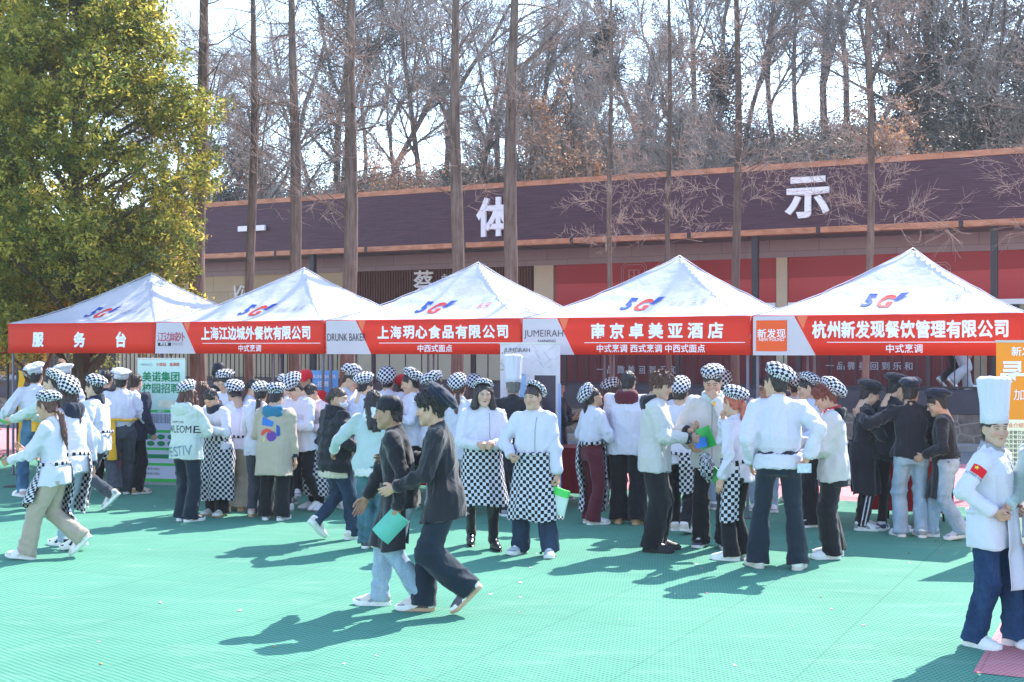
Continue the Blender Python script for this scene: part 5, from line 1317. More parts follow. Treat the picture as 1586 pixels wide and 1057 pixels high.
    pts = [pc, *knees, *ank]; lo = np.minimum.reduce(pts) - .20 * s; hi = np.maximum.reduce(pts) + .17 * s; ax, G = grid(lo, hi, .0145)
    d = section(G, pc, Rz(twist * .3 * D2R), [(-.2 * s, .150 * s, .115 * s, 0.005), (-.05 * s, .178 * s, .135 * s, .012), (.14 * s, .155 * s, .118 * s, 0)], -.14 * s, .12 * s)
    lg = None
    for k in (0, 1):
        dn = unit(ank[k] - knees[k]); end = ank[k] + dn * .06 * s
        l = smin(rc(G, hips[k] + np.array([0, .01, -.02]) * s, knees[k], r1, r2), rc(G, knees[k], end, r2, r3), .02); l = np.maximum(l, plane_cut(G, ank[k] + dn * (.030 if lk in ('slim',) else .045) * s, dn))
        if lk == 'short': pass
        lg = l if lg is None else smin(lg, l, .012)
    d = smin(d, lg, .045)
    g_ = GARM[top[0]]; hm_ = (top[2] if len(top) > 2 and isinstance(top[2], float) else g_['hem']) * s
    d = np.maximum(d, frame(G, pc, Rt)[2] - max(hm_ + .05 * s, -.30 * s))
    V, Q = snet(d, *ax); V = V.astype(np.float64)
    kd = np.minimum.reduce([np.linalg.norm(V - p, axis=1) for p in (*knees, ank[0] + np.array([0, 0, .05]), ank[1] + np.array([0, 0, .05]), hips[0], hips[1])])
    V = creased(V, Q, seed + 1, .19, .013 if lk not in ('slim',) else .007, (.8, .8, 1.35), .4 + 1.0 * np.exp(-(kd / .12) ** 2)); V = creased(V, Q, seed + 5, .30, .014, (1.6, 1.6, .30))
    V[:, 2] = np.maximum(V[:, 2], .012); mesh_np("trousers", V, Q, lm if not isinstance(lm, str) else CL[lm], E)
    if len(legs) > 2:                                         # side stripes
        for k, sg in ((0, 1), (1, -1)):
            for off in legs[3]:
                mb = MB(); cc = [hips[k], knees[k], ank[k] + unit(ank[k] - knees[k]) * .02]; rr = [r1, r2, r3]; P = []
                tree = BVHTree.FromPolygons([Vector(v) for v in V], [tuple(q) for q in Q])
                for j in range(22):
                    f = j / 21 * 2; i = min(int(f), 1); c = cc[i] + (cc[i + 1] - cc[i]) * (f - i); h = tree.ray_cast(Vector(c + np.array([sg * .4, off, 0])), Vector((-sg, 0, 0)))
                    if h[0] is not None: P.append(h[0] + Vector((sg * .003, 0, 0)))
                w = legs[4] if len(legs) > 4 else .012
                for a_, b_ in zip(P[:-1], P[1:]): mb.add([a_ + Vector((0, -w, 0)), a_ + Vector((0, w, 0)), b_ + Vector((0, w, 0)), b_ + Vector((0, -w, 0))], [(0, 1, 2, 3)])
                if P: mb.build("stripe", CL[legs[2]], E)
    # --- top
    g = GARM[top[0]]; tm = CL[top[1]] if isinstance(top[1], str) else top[1]; sl = [r * s * (.86 if fem else .93) for r in g['sl']]; fw = (.88 if fem else .945) + fit
    rows = [(a * s, b_ * s * fw, c * s * fw, y_ * s) for a, b_, c, y_ in g['rows']]; hem = (top[2] if len(top) > 2 and isinstance(top[2], float) else g['hem']) * s
    pts = [T(0, 0, hem / s), neck, *sh, *elb, *wri]; mrg = np.array([.14, .14, .09]) * s; lo = np.minimum.reduce(pts) - mrg; hi = np.maximum.reduce(pts) + mrg
    lo[:2] = np.minimum(lo[:2], pc[:2] - .29 * s); hi[:2] = np.maximum(hi[:2], pc[:2] + .29 * s); ax, G = grid(lo, hi, .0115)
    d = section(G, pc, Rt, rows, hem, .50 * s)
    for k in (0, 1):
        d = smin(d, rc(G, neck - Rt @ np.array([0, 0, .05 * s]), sh[k], .075 * s, sl[0] * .86), .03)
        dn = hdir[k]; a_ = smin(rc(G, sh[k], elb[k], sl[0], sl[1]), rc(G, elb[k], wri[k] + dn * .03 * s, sl[1], sl[2]), .02); a_ = np.maximum(a_, plane_cut(G, wri[k] - dn * .005 * s, dn)); d = smin(d, a_, .022)
    if hem < -.04 * s:                                       # skirts of the coat ride over the thighs
        qz = frame(G, pc, Rt)[2]
        for k in (0, 1): d = smin(d, np.maximum(rc(G, hips[k] + np.array([0, .012, .03]) * s, hips[k] + (knees[k] - hips[k]) * .75, r1 + .030 * s, r1 + .022 * s), hem - qz), .04)
    if top[0] in ('coat', 'blouse', 'fitted'): d = smin(d, np.maximum(rc(G, neck - Rt @ np.array([0, 0, .03 * s]), neck + Rt @ np.array([0, -.006, .06 * s]), .074 * s, .066 * s), plane_cut(G, neck + Rt @ np.array([0, 0, .032 * s]), Rt @ np.array([0, -.25, 1.0]))), .012)
    V, Q = snet(d, *ax); V = V.astype(np.float64); jd = np.minimum.reduce([np.linalg.norm(V - p, axis=1) for p in (*elb, *sh)]); zt = ((V - pc) @ Rt)[:, 2]
    am = .55 + 1.0 * np.exp(-(jd / .12) ** 2)
    V = creased(V, Q, seed + 2, g['wl'] * 1.25, g['amp'] * 1.5, (1.25, 1.25, .75), am); V = creased(V, Q, seed + 3, g['wl'] * .6, g['amp'] * .35, (1.0, 1.0, 1.2), am)
    V = creased(V, Q, seed + 4, .34, .016, (1.5, 1.5, .30), np.clip(1 - (zt - .05 * s) / (.35 * s), 0, 1))
    if top[0] == 'puffer':
        sd = np.sin(zt / (.115 * s) * 6.28); V = V + vnormals(V, Q) * (sd * .007)[:, None]
    to = mesh_np("jacket" if top[0] in ('jacket', 'puffer', 'parka') else "chef_coat" if top[0] != 'fitted' or 'black' in str(top[1]) else "shirt", V, Q, tm, E)
    bvh = None
    # --- shoes
    for k in (0, 1):
        kind = shoes[0]; (U, S) = shoe_data(kind)
        me = shared_mesh(('shoe', kind, shoes[1], shoes[2]), lambda: mesh_np("shoe", U[0], U[1], [CL['sh_' + shoes[1]], CL['sh_' + shoes[2]], CL['sh_white']], mat_idx=U[2], link=False))
        sm = shared_mesh(('sole', kind, shoes[3] if len(shoes) > 3 else 'white'), lambda: mesh_np("sole", S[0], S[1], CL['sh_' + (shoes[3] if len(shoes) > 3 else 'white')], link=False))
        o = link_mesh("shoe", me, E); base, R = feet[k]; M = Matrix(R.tolist()).to_4x4() @ Matrix.Diagonal((s * 1.10, s * 1.06, s * 1.10, 1)); M.translation = Vector(base); o.matrix_local = M; link_mesh("sole", sm, o)
    # --- apron: a sheet wrapped round hips and legs, hanging free below
    if apron:
        amat, ztop, zbot, ph0, ph1 = apron[:5]; fl = apron[5] if len(apron) > 5 else .0; tieup = apron[6] if len(apron) > 6 else None
        nz, nph = 46, 72; zs_ = np.linspace(ztop * s, zbot * s, nz); ph = np.linspace(ph0, ph1, nph) * D2R; u = np.stack([np.sin(ph), -np.cos(ph)], 1)
        ctr = pc[:2].copy(); prev = np.zeros(nph); V = []; uv = []
        for j, zz in enumerate(zs_):
            cs = []
            dzt = zz - pc[2]
            if dzt > -.2 * s:
                w_ = np.interp(dzt, [r_[0] for r_ in rows], [r_[1] for r_ in rows]); t_ = np.interp(dzt, [r_[0] for r_ in rows], [r_[2] for r_ in rows])
                if dzt < hem: w_, t_ = .18 * s, .14 * s
                c0 = (pc + Rt @ np.array([0, 0, dzt]))[:2]; ex = (Rt @ np.array([1, 0, 0]))[:2]
                cs += [(c0 + ex * q_ * (w_ - t_), t_) for q_ in (-1, 0, 1)]
            for k in (0, 1):
                for a_, b_, ra, rb in ((hips[k], knees[k], r1, r2), (knees[k], ank[k], r2, r3 * .9)):
                    zt_, zb_ = a_[2], b_[2]
                    if zb_ <= zz <= zt_: f = (zt_ - zz) / max(1e-6, zt_ - zb_); cs.append(((a_ + (b_ - a_) * f)[:2], ra + (rb - ra) * f))
            r = np.full(nph, .05)
            for c, rr in cs: r = np.maximum(r, u @ (c - ctr) + rr)
            r = r + .016; r = np.maximum(r, prev - (.0035 if fl >= 0 else .008)); prev = r
            f = j / (nz - 1); fold = (np.sin(ph * 6 + seed) * .010 + np.sin(ph * 11 + seed * 2 + f * 2) * .006 + np.sin(ph * 3.3 + f * 3) * .010) * min(1, f * 1.6) + fl * f * .10
            rr = r + fold; zz2 = zz + .012 * np.sin(ph * 4 + seed) * f
            if tieup is not None: zz2 = zz2 + tieup * s * f * np.clip((ph - ph0 * D2R) / ((ph1 - ph0) * D2R), 0, 1)
            V.append(np.stack([ctr[0] + u[:, 0] * rr, ctr[1] + u[:, 1] * rr, np.broadcast_to(zz2, rr.shape)], 1)); seg = np.concatenate([[0], np.cumsum(np.linalg.norm(np.diff(V[-1][:, :2], axis=0), axis=1))]); uv.append(np.stack([seg - seg[nph // 2], np.broadcast_to(zz, rr.shape)], 1))
        V = np.concatenate(V); uv = np.concatenate(uv); i = np.arange(nz - 1)[:, None] * nph + np.arange(nph - 1)[None]; Q = np.stack([i, i + nph, i + nph + 1, i + 1], -1).reshape(-1, 4)
        ap = mesh_np("apron", V, Q, CL[amat], E, uv=uv); m = ap.modifiers.new("solid", 'SOLIDIFY'); m.thickness = .004
        tb = MB(); n = 40; zz = ztop * s - .012; pts_ = []
        for a_ in range(n + 1):
            an = a_ / n * 2 * math.pi; uu = np.array([math.sin(an), -math.cos(an)]); dzt = zz - pc[2]; w_ = np.interp(dzt, [r_[0] for r_ in rows], [r_[1] for r_ in rows]); t_ = np.interp(dzt, [r_[0] for r_ in rows], [r_[2] for r_ in rows]); c0 = (pc + Rt @ np.array([0, 0, dzt]))[:2]; ex = (Rt @ np.array([1, 0, 0]))[:2]
            rr = max(uu @ ((c0 + ex * q_ * (w_ - t_)) - c0) + t_ for q_ in (-1, 0, 1)) + .012; pts_.append((c0[0] + uu[0] * rr, c0[1] + uu[1] * rr, zz + .006 * math.sin(an * 3)))
        V = []; uvb = []
        for p_, dz_ in [(p_, dz_) for dz_ in (-.017, .017) for p_ in pts_]: V.append((p_[0], p_[1], p_[2] + dz_ * s))
        m1 = len(pts_); Qb = np.array([(a_, a_ + 1, a_ + 1 + m1, a_ + m1) for a_ in range(m1 - 1)]); uvb = np.array([(a_ % m1 * .03, (a_ // m1) * .034) for a_ in range(2 * m1)])
        band = mesh_np("apron_tie", V, Qb, CL[amat], E, uv=uvb); m = band.modifiers.new("solid", 'SOLIDIFY'); m.thickness = .006; m.offset = 1
    # --- hair and hat ride on the head
    MH = Matrix(Rh.tolist()).to_4x4() @ Matrix.Diagonal((hs, hs, hs, 1)); MH.translation = Vector(hc)
    if hair:
        v, q = hair_data(hair[0]); me = shared_mesh(('hair', hair[0], hair[1]), lambda: mesh_np("hair", v, q, hairmat(HAIRC[hair[1]]), link=False)); o = link_mesh("hair", me, E); o.matrix_local = MH
    if hat:
        style, hm, tilt = hat[0], hat[1], hat[2] if len(hat) > 2 else 20; v, q, uvh = hat_data(style)
        me = shared_mesh(('hat', style, hm), lambda: mesh_np("hat", v, q, CL[hm], uv=uvh, link=False))
        nm = {'check': "beret", 'check2': "beret", 'check3': "beret", 'black': "beret", 'cap': "skull_cap", 'beanie': "beanie", 'baseball': "baseball_cap"}.get(style, "chef_hat"); o = link_mesh(nm, me, E)
        zo = {'tall': .052, 'toque': .052, 'beanie': .058, 'cap': .052, 'baseball': .050}.get(style, .068)
        M = MH @ Matrix.Translation((0, (.024 if 'check' in style else .018) + (hat[3] if len(hat) > 3 else 0), zo)) @ Matrix.Rotation(-(tilt + (14 if 'check' in style and tilt > 8 else 0)) * D2R, 4, 'X') @ Matrix.Diagonal((rs.uniform(.94, 1.06), rs.uniform(.92, 1.10), rs.uniform(.72, 1.0), 1) if 'check' in style else (1, 1, 1, 1)) @ Matrix.Rotation(rs.uniform(-.25, .25), 4, 'Z') @ Matrix.Rotation(rs.uniform(-.20, .20), 4, 'Y'); 
        o.matrix_local = M
    # --- extras
    extra = tuple(extra)
    if not any(x[0] == 'cuffs' for x in extra) and isinstance(top[1], str): extra += (('cuffs', top[1]),)
    if top[0] in ('coat', 'blouse') and 110 < abs(yaw) < 250 and isinstance(top[1], str): extra += (('backseam', .075, top[1]), ('backseam', -.075, top[1]))
    for ex in extra:
        kind = ex[0]
        if kind == 'hood':
            c = T(0, .085, .44); ax, G = grid(c - .22, c + .22, .013); q = frame(G, c, Rt @ Rx(-.35)); dd = smin(ell(q, (0, .0, 0), (.135 * s, .070 * s, .105 * s)), ell(q, (0, -.055 * s, .055 * s), (.115 * s, .075 * s, .05 * s)), .04)
            dd = smax(dd, -ell(q, (0, -.06 * s, .10 * s), (.075 * s, .07 * s, .05 * s)), .02)
            v, q_ = snet(dd, *ax); v = creased(v.astype(float), q_, seed + 9, .08, .008); o = mesh_np("hood", v, q_, CL[ex[1]], E)
        elif kind == 'cuffs':
            for k in (0, 1):
                mb = MB(); a_ = wri[k] - hdir[k] * .035 * s; b_ = wri[k] + hdir[k] * .012 * s; mb.tube([a_, (a_ + b_) / 2, b_], [sl[2] * .93, sl[2] * .98, sl[2] * .82], 16); mb.build("cuff", CL[ex[1]], E, smooth=True)
        elif kind == 'hem':
            mb = []; 
            zz = hem - .012 * s; w_ = np.interp(hem, [r_[0] for r_ in rows], [r_[1] for r_ in rows]); t_ = np.interp(hem, [r_[0] for r_ in rows], [r_[2] for r_ in rows])
            ax, G = grid(T(0, 0, hem / s) - .30 * s, T(0, 0, hem / s) + .30 * s, .015); dd = section(G, pc, Rt, [(hem - .2, w_ * ex[2], t_ * ex[2]), (hem + .2, w_ * ex[2], t_ * ex[2])], hem - ex[3] * s, hem + .02 * s); v, q_ = snet(dd, *ax); v = creased(v.astype(float), q_, seed + 8, .05, ex[4] if len(ex) > 4 else .005); mesh_np("hem_band", v, q_, CL[ex[1]], E)
        elif kind == 'collar':
            c = neck; ax, G = grid(c - .16, c + .16, .010); dd = np.maximum(rc(G, neck - Rt @ np.array([0, 0, .04 * s]), neck + Rt @ np.array([0, -.01, .06 * s]), .100 * s * ex[2], .088 * s * ex[2]), plane_cut(G, neck + Rt @ np.array([0, 0, .045 * s]), Rt @ np.array([0, -.25, 1.0])))
            dd = smax(dd, -rc(G, neck, neck + Rt @ np.array([0, -.01, .2]), .068 * s, .075 * s), .008); v, q_ = snet(dd, *ax); v = creased(v.astype(float), q_, seed + 8, .06, .005); mesh_np("collar", v, q_, CL[ex[1]], E)
        elif kind == 'mask':
            ax, G = grid((-.085, -.13, -.12), (.085, .0, .005), .0045); hh = ell(G, (0, -.036, -.045), (.070, .074, .072)); dd = smax(np.maximum(hh, -(ell(G, (0, -.030, -.045), (.062, .062, .064)))), smax(G[2] + .002 - .10 * 0, G[1] + .028 + np.abs(G[2] + .045) * .5, .01), .006)
            v, q_ = snet(dd, *ax); v = creased(v.astype(float), q_, 4, .03, .003, (.4, .4, 1.6)); o = mesh_np("face_mask", v, q_, CL['white'], E); o.matrix_local = MH
        elif kind == 'glasses':
            mb = MB()
            for sg in (-1, 1): mb.tube([(sg * .033 + .021 * math.cos(a_ * .42), -.104 + .006 * abs(math.cos(a_ * .42)), .008 + .016 * math.sin(a_ * .42)) for a_ in range(16)], .0020, 5); mb.tube([(sg * .054, -.098, .012), (sg * .079, -.02, .012), (sg * .082, .015, .004)], .0018, 5)
            mb.tube([(-.012, -.106, .012), (.012, -.106, .012)], .0018, 5); o = mb.build("glasses", CL['black'], E, smooth=True); o.matrix_local = MH
        elif kind == 'decal':                                  # a flat print laid on the cloth: (points2d, faces, origin, direction)
            if bvh is None: bvh = BVHTree.FromPolygons([Vector(v_) for v_ in np.array([v.co for v in to.data.vertices])], [tuple(p.vertices) for p in to.data.polygons])
            V2, fs, cx, cz, back, mat = ex[1:7]; V2, fs = fine2d(V2, fs, 3 if len(fs) < 3 else 1); rot = ex[7] if len(ex) > 7 else 0.0; out = []
            for a_, b_ in V2:
                lx, lz = (cx + a_) * s, (cz + b_) * s
                dirn = Rt @ Rz(rot * D2R) @ np.array([0, -1.0 if back else 1.0, 0]); ori = pc + Rt @ (Rz(rot * D2R) @ np.array([-lx if back else lx, (.6 if back else -.6), 0]) + np.array([0, 0, lz]))
                h = bvh.ray_cast(Vector(ori), Vector(dirn)); out.append((h[0] + h[1] * .0035) if h[0] is not None else None)
            if None not in out:
                lettering(ex[8] if len(ex) > 8 else "print", [(0, 0)] * 0, [], None, CL[mat], E) if False else None
                me = bpy.data.meshes.new("print"); me.from_pydata(out, [], fs); me.materials.append(CL[mat]); me.update(); link_mesh(ex[8] if len(ex) > 8 else "print", me, E)
        elif kind == 'armprint':                               # flat print on the upper sleeve: (points, faces, side 0/1, along, outward dir, material, name)
            tr_ = BVHTree.FromPolygons([Vector(v.co) for v in to.data.vertices], [tuple(p.vertices) for p in to.data.polygons]); k = ex[3]; pv, pf = fine2d(ex[1], ex[2], 4 if len(ex[2]) < 3 else 0); ax_ = unit(sh[k] - elb[k]); c = elb[k] + (sh[k] - elb[k]) * ex[4]; dr = unit(np.array(ex[5]) - ax_ * np.dot(ex[5], ax_)); ri = np.cross(ax_, dr); out = []
            for a_, b_ in pv:
                h = tr_.ray_cast(Vector(c + dr * .3 + ri * a_ * s + ax_ * b_ * s), Vector(-dr)); out.append((h[0] + Vector(dr) * ex[8]) if h[0] is not None else None)
            if None not in out: me = bpy.data.meshes.new("print"); me.from_pydata(out, [], pf); me.materials.append(CL[ex[6]]); me.update(); link_mesh(ex[7], me, E)
        elif kind == 'backseam':                               # princess seam down the back
            tr_ = BVHTree.FromPolygons([Vector(v.co) for v in to.data.vertices], [tuple(p.vertices) for p in to.data.polygons]); pt = []
            for j in range(30):
                zz = .40 - j * (.40 - hem / s - .02) / 29; h = tr_.ray_cast(Vector(T(ex[1], .7, zz)), Vector(Rt @ np.array([0, -1.0, 0])))
                if h[0] is not None: pt.append(h[0] + h[1] * .0005)
            if len(pt) > 3: mb = MB(); mb.tube(pt, .0028, 5); mb.build("seam", CL[ex[2]], E, smooth=True)
        elif kind == 'placket':                                # stitched front edge of the coat
            tr_ = BVHTree.FromPolygons([Vector(v.co) for v in to.data.vertices], [tuple(p.vertices) for p in to.data.polygons]); pt = []
            for j in range(26):
                zz = .44 - j * (.44 - hem / s - .02) / 25; h = tr_.ray_cast(Vector(T(ex[1], -.7, zz)), Vector(Rt @ np.array([0, 1.0, 0])))
                if h[0] is not None: pt.append(h[0] + h[1] * .001)
            if len(pt) > 3: mb = MB(); mb.tube(pt, .004, 5); mb.build("placket", CL[ex[2]], E, smooth=True)
        elif kind == 'button':
            if bvh is None: bvh = BVHTree.FromPolygons([Vector(v.co) for v in to.data.vertices], [tuple(p.vertices) for p in to.data.polygons])
            for j in range(ex[1]):
                for xx in ((-.035, .035) if ex[2] == 2 else (0,)):
                    h = bvh.ray_cast(Vector(T(xx, -.6, .40 - j * .085)), Vector(Rt @ np.array([0, 1.0, 0])))
                    if h[0] is not None: mb = MB(); mb.tube([h[0] - h[1] * .002, h[0] + h[1] * .004], .007, 10); mb.build("button", CL[ex[3]], E)
    P = dict(E=E, hands=hands, hdir=hdir, pal=pal, pc=pc, Rt=Rt, s=s, wri=wri, elb=elb, hc=hc, Rh=Rh, sh=sh, knees=knees, ank=ank, T=T, top=to, yaw=yaw)
    PEOPLE.append(P); return P

def wpos(P, v):
    """person-local point -> world"""
    E = P['E']; return Matrix.Translation(E.location) @ Matrix.Rotation(E.rotation_euler.z, 4, 'Z') @ Vector(v)
def held(name, V, Qd, mat, P, pos, R, label, cat, uv=None, group=None):
    """something a person holds: top-level, placed at the hand"""
    o = mesh_np(name, V, Qd, mat, uv=uv, smooth=False); W = Matrix.Rotation(P['E'].rotation_euler.z, 4, 'Z') @ Matrix(np.asarray(R).tolist()).to_4x4(); W.translation = wpos(P, pos); o.matrix_world = W
    return tag(o, label, cat, group)
def card_mesh(w, h, t=.004, bend=.02, n=8):
    V = []; Q = []
    for sd in (0, 1):
        for j in range(n + 1):
            for i in range(n + 1): x, z = (i / n - .5) * w, (j / n - .5) * h; V.append((x, bend * ((2 * x / w) ** 2) + .3 * bend * math.sin(z * 20) - t * sd, z))
    m = (n + 1) ** 2
    for j in range(n):
        for i in range(n):
            a = j * (n + 1) + i; Q.append((a, a + 1, a + n + 2, a + n + 1)); Q.append((m + a, m + a + n + 1, m + a + n + 2, m + a + 1))
    for i in range(n):
        for (a, b) in ((i, i + 1), (n * (n + 1) + i + 1, n * (n + 1) + i), ((i + 1) * (n + 1), i * (n + 1)), (i * (n + 1) + n, (i + 1) * (n + 1) + n)): Q.append((b, a, m + a, m + b))
    return np.array(V), np.array(Q)
# ------------------------------------------------------------------ wardrobe
W_ = lin(210, 207, 221)
CL = dict(white=fabric("white_cotton", W_, .85, .35, 9, .2, .04), offwhite=fabric("off_white_twill", lin(196, 194, 194), .85, .35, 9, .2, .04), mint=fabric("mint_suede", lin(180, 196, 198), .9, .3, 7, .4, .08),
          palegreen=fabric("pale_green_nylon", lin(196, 204, 200), .6, .4, 7, .1, .06), beige=fabric("beige_canvas", lin(182, 168, 150), .85, .3, 8, .2, .07), pinkp=fabric("pale_pink_nylon", lin(224, 200, 206), .6, .4, 7, .1, .05),
          black=fabric("black_cotton", lin(38, 38, 46), .85, .35, 9, .3, .2), blackp=fabric("black_nylon", lin(30, 32, 42), .55, .45, 8, .1, .2), navy=fabric("navy_twill", lin(36, 42, 62), .85, .35, 9, .25, .15), navyd=fabric("navy_dark_trouser", lin(30, 42, 56), .85, .4, 8, .2, .15),
          blacktr=fabric("black_trouser", lin(30, 30, 36), .85, .45, 8, .2, .2), khaki=fabric("khaki_cotton", lin(176, 160, 144), .85, .45, 8, .2, .08), grey=fabric("dark_grey_denim", lin(72, 76, 86), .9, .45, 8, .15, .2), lgrey=fabric("light_grey_cotton", lin(178, 180, 188), .85, .4, 8, .2, .08),
          maroon=fabric("maroon_cotton", lin(96, 34, 48), .85, .4, 8, .25, .12), red=fabric("red_cotton", lin(206, 36, 44), .8, .3, 8, .2, .08), yellow=fabric("yellow_cotton", lin(236, 174, 50), .8, .35, 8, .2, .08), teal=fabric("blue_teal_lining", lin(50, 118, 152), .85, .4, 8, .2, .1),
          cream=fabric("cream_fleece", lin(212, 200, 180), .95, .9, 40, .5, .1), fleece=fabric("white_fleece", lin(222, 226, 222), .95, .9, 40, .5, .06), lilac=fabric("lilac_white_cotton", lin(196, 199, 222), .85, .35, 9, .2, .05), paisley=check("red_white_bandana", lin(196, 40, 58), lin(230, 214, 220), .03, 1.2),
          jeans=denim("blue_denim", lin(52, 84, 116), lin(98, 134, 162)), jeansl=denim("light_denim", lin(140, 162, 184), lin(186, 202, 216)), jeansd=denim("dark_denim", lin(34, 46, 66), lin(56, 74, 98)), jeanst=denim("teal_denim", lin(44, 82, 96), lin(92, 134, 142)), jeansb=denim("deep_blue_denim", lin(26, 46, 78), lin(50, 78, 116)),
          check=check("black_white_check", lin(26, 26, 34), lin(206, 206, 216), .034), hcheck=check("black_white_check_hat", lin(26, 28, 40), lin(206, 206, 216), .033),
          ink=fabric("ink_black", lin(44, 46, 54), .8, .1, 9, 0, .05), inkb=fabric("ink_blue_grey", lin(120, 148, 164), .8, .1, 9, 0, .05), pblue=fabric("print_blue", lin(62, 120, 196), .8, .1, 9, 0, .05), pred=fabric("print_red", lin(214, 84, 76), .8, .1, 9, 0, .05), pviolet=fabric("print_violet", lin(112, 70, 150), .8, .1, 9, 0, .05), pyellow=fabric("print_yellow", lin(222, 206, 120), .8, .1, 9, 0, .05), pnavy=fabric("print_navy_blue", lin(60, 90, 160), .8, .1, 9, 0, .05),
          flagred=fabric("flag_red", lin(222, 34, 44), .8, .1, 9, 0, .04), flagyellow=fabric("flag_yellow", lin(244, 214, 80), .8, .1, 9, 0, .04), greytrim=fabric("grey_piping", lin(150, 150, 160), .8, .1, 9, 0, .05))
for n_, c_ in dict(white=(232, 230, 228), grey=(150, 152, 158), dgrey=(84, 82, 90), black=(34, 34, 40), cream=(214, 204, 192), tan=(186, 140, 100), pink=(206, 168, 160), navy=(52, 60, 90), silver=(192, 196, 206), gum=(196, 160, 130)).items():
    CL['sh_' + n_] = plain("shoe_" + n_, lin(*c_), .55, .35, .08, 20)
CL['sh_leather'] = plain("black_leather", lin(26, 28, 30), .22, .6, .15, 8)
HAIRC = dict(black=lin(36, 30, 32), brown=lin(88, 54, 44), dbrown=lin(58, 42, 40), orange=lin(176, 92, 72), auburn=lin(82, 48, 38), red=lin(116, 56, 44), grey=lin(110, 106, 106), blonde=lin(150, 112, 74))
def N(s): return s
AP = ('check', 1.02, .36, -118, 118)
G1, G2, G3 = "people gathered at the left tent", "people gathered before the second and middle tents", "people gathered before the two right tents"

# ------------------------------------------------------------------ people at the left
person(56, 769, 1.80, -150, "boy in white cook's hat raising one arm beside the black pole at the left", ('blouse', 'white'), ('straight', 'jeans'), ('sneaker', 'white', 'pink'), ('short', 'black'), ('toque', 'white', 20), ('yellow', 1.03, .84, 150, 205), ((.40, .16, .98), (.5, -1, -.3), 'relaxed'), ((.42, .30, 1.66), (.9, -.2, -.6), 'pinch'), (-30, 0), stance='wide', group=G1)
p = person(86, 787, 1.74, -88, "boy in checked beret with dark fringe, holding out a green leaflet at the left edge", ('jacket', 'palegreen'), ('straight', 'grey'), ('sneaker', 'white', 'grey'), ('part', 'black'), ('check', 'hcheck', 30, .012), None, ((.12, .50, 1.12), (.5, -.3, -1), 'pinch'), 'hold', (0, 10), group=G1)
V, Q = card_mesh(.10, .20); held("leaflet", V, Q, plain("leaflet_green", lin(96, 176, 96), .5, .3, .1, 12), p, p['hands'][0][0] + np.array([0, -.06, .02]), Rx(1.2) @ Rz(.3), "green leaflet held out at the left edge", "leaflet")
person(98, 768, 1.79, 178, "cook in tall-banded white hat behind the girl with the navy hood, only the hat showing", ('blouse', 'white'), ('straight', 'black' + 'tr'), ('sneaker', 'white', 'grey'), ('short', 'black'), ('toque', 'white', 12), None, group=G1)
p = person(86, 866, 1.635, -92, "girl walking left with a long ponytail, khaki trousers and a phone in her hand", ('coat', 'white', -.16), ('wide', 'khaki'), ('flat', 'white', 'cream', 'white'), ('lowpony', 'brown'), ('check', 'hcheck', 12), ('check', .98, .34, -150, 60, .0, .25), ((.10, .40, 1.06), (.5, -.5, -1), 'grip'), 'hold', (-8, 14), 'fneutral'[1:], True, 'strideL', 5, group=G1, fit=.03)
V, Q = card_mesh(.075, .155, .009, .0); held("phone", V, Q, plain("phone_black", lin(30, 30, 36), .2, .6), p, p['hands'][0][0] + np.array([0, -.03, .03]), Rx(-.9), "dark phone held by the girl in khaki trousers", "phone")
person(112, 850, 1.74, -112, "girl with navy hood and long brown hair, close behind the girl in khaki trousers", ('jacket', 'white'), ('straight', 'jeansl'), ('chunky', 'white', 'black'), ('long', 'dbrown'), ('check2', 'hcheck', 34), ('check', .96, .34, -160, -30), 'bent', ((.27, -.02, .84), (.4, -1, 0), 'relaxed'), (-20, 6), fem=True, stance='stepR', lean=6, group=G1, extra=(('hood', 'navy'), ('cuffs', 'navy')))
person(152, 790, 1.70, -100, "boy in checked beret striding in grey jeans and white padded coat with a yellow badge", ('jacket', 'white'), ('straight', 'grey'), ('sneaker', 'cream', 'grey'), ('short', 'black'), ('check3', 'hcheck', 14), ('check', 1.0, .62, -100, 40), 'bent', 'hold', (0, 5), stance='strideR', group=G1, extra=(('collar', 'navy', 1.05), ('decal', *(lambda v, f: (v, f))(*text2d("●", .07)), -.07, .33, False, 'yellow', 65, 'badge')))
person(163, 759, 1.74, 175, "dark-haired boy half hidden between the checked beret and the cook's hat", ('jacket', 'black'), ('straight', 'blacktr'), ('sneaker', 'white', 'grey'), ('short', 'black'), group=G1)
person(188, 768, 1.74, -158, "boy in puffy white cook's hat and yellow apron ties seen from behind", ('blouse', 'white'), ('wide', 'grey'), ('sneaker', 'white', 'grey'), ('short', 'black'), ('toque', 'white', 14, .02), ('yellow', 1.04, .50, 60, 150), 'hip', 'bent', (-15, 0), stance='stepR', group=G1)
person(207, 765, 1.70, 150, "boy in navy jacket with white sleeve stripe beside the blue bin", ('jacket', 'navy'), ('straight', 'blacktr'), ('flat', 'cream', 'tan', 'white'), ('short', 'dbrown'), None, None, 'down', 'carry', (20, 8), group=G1)

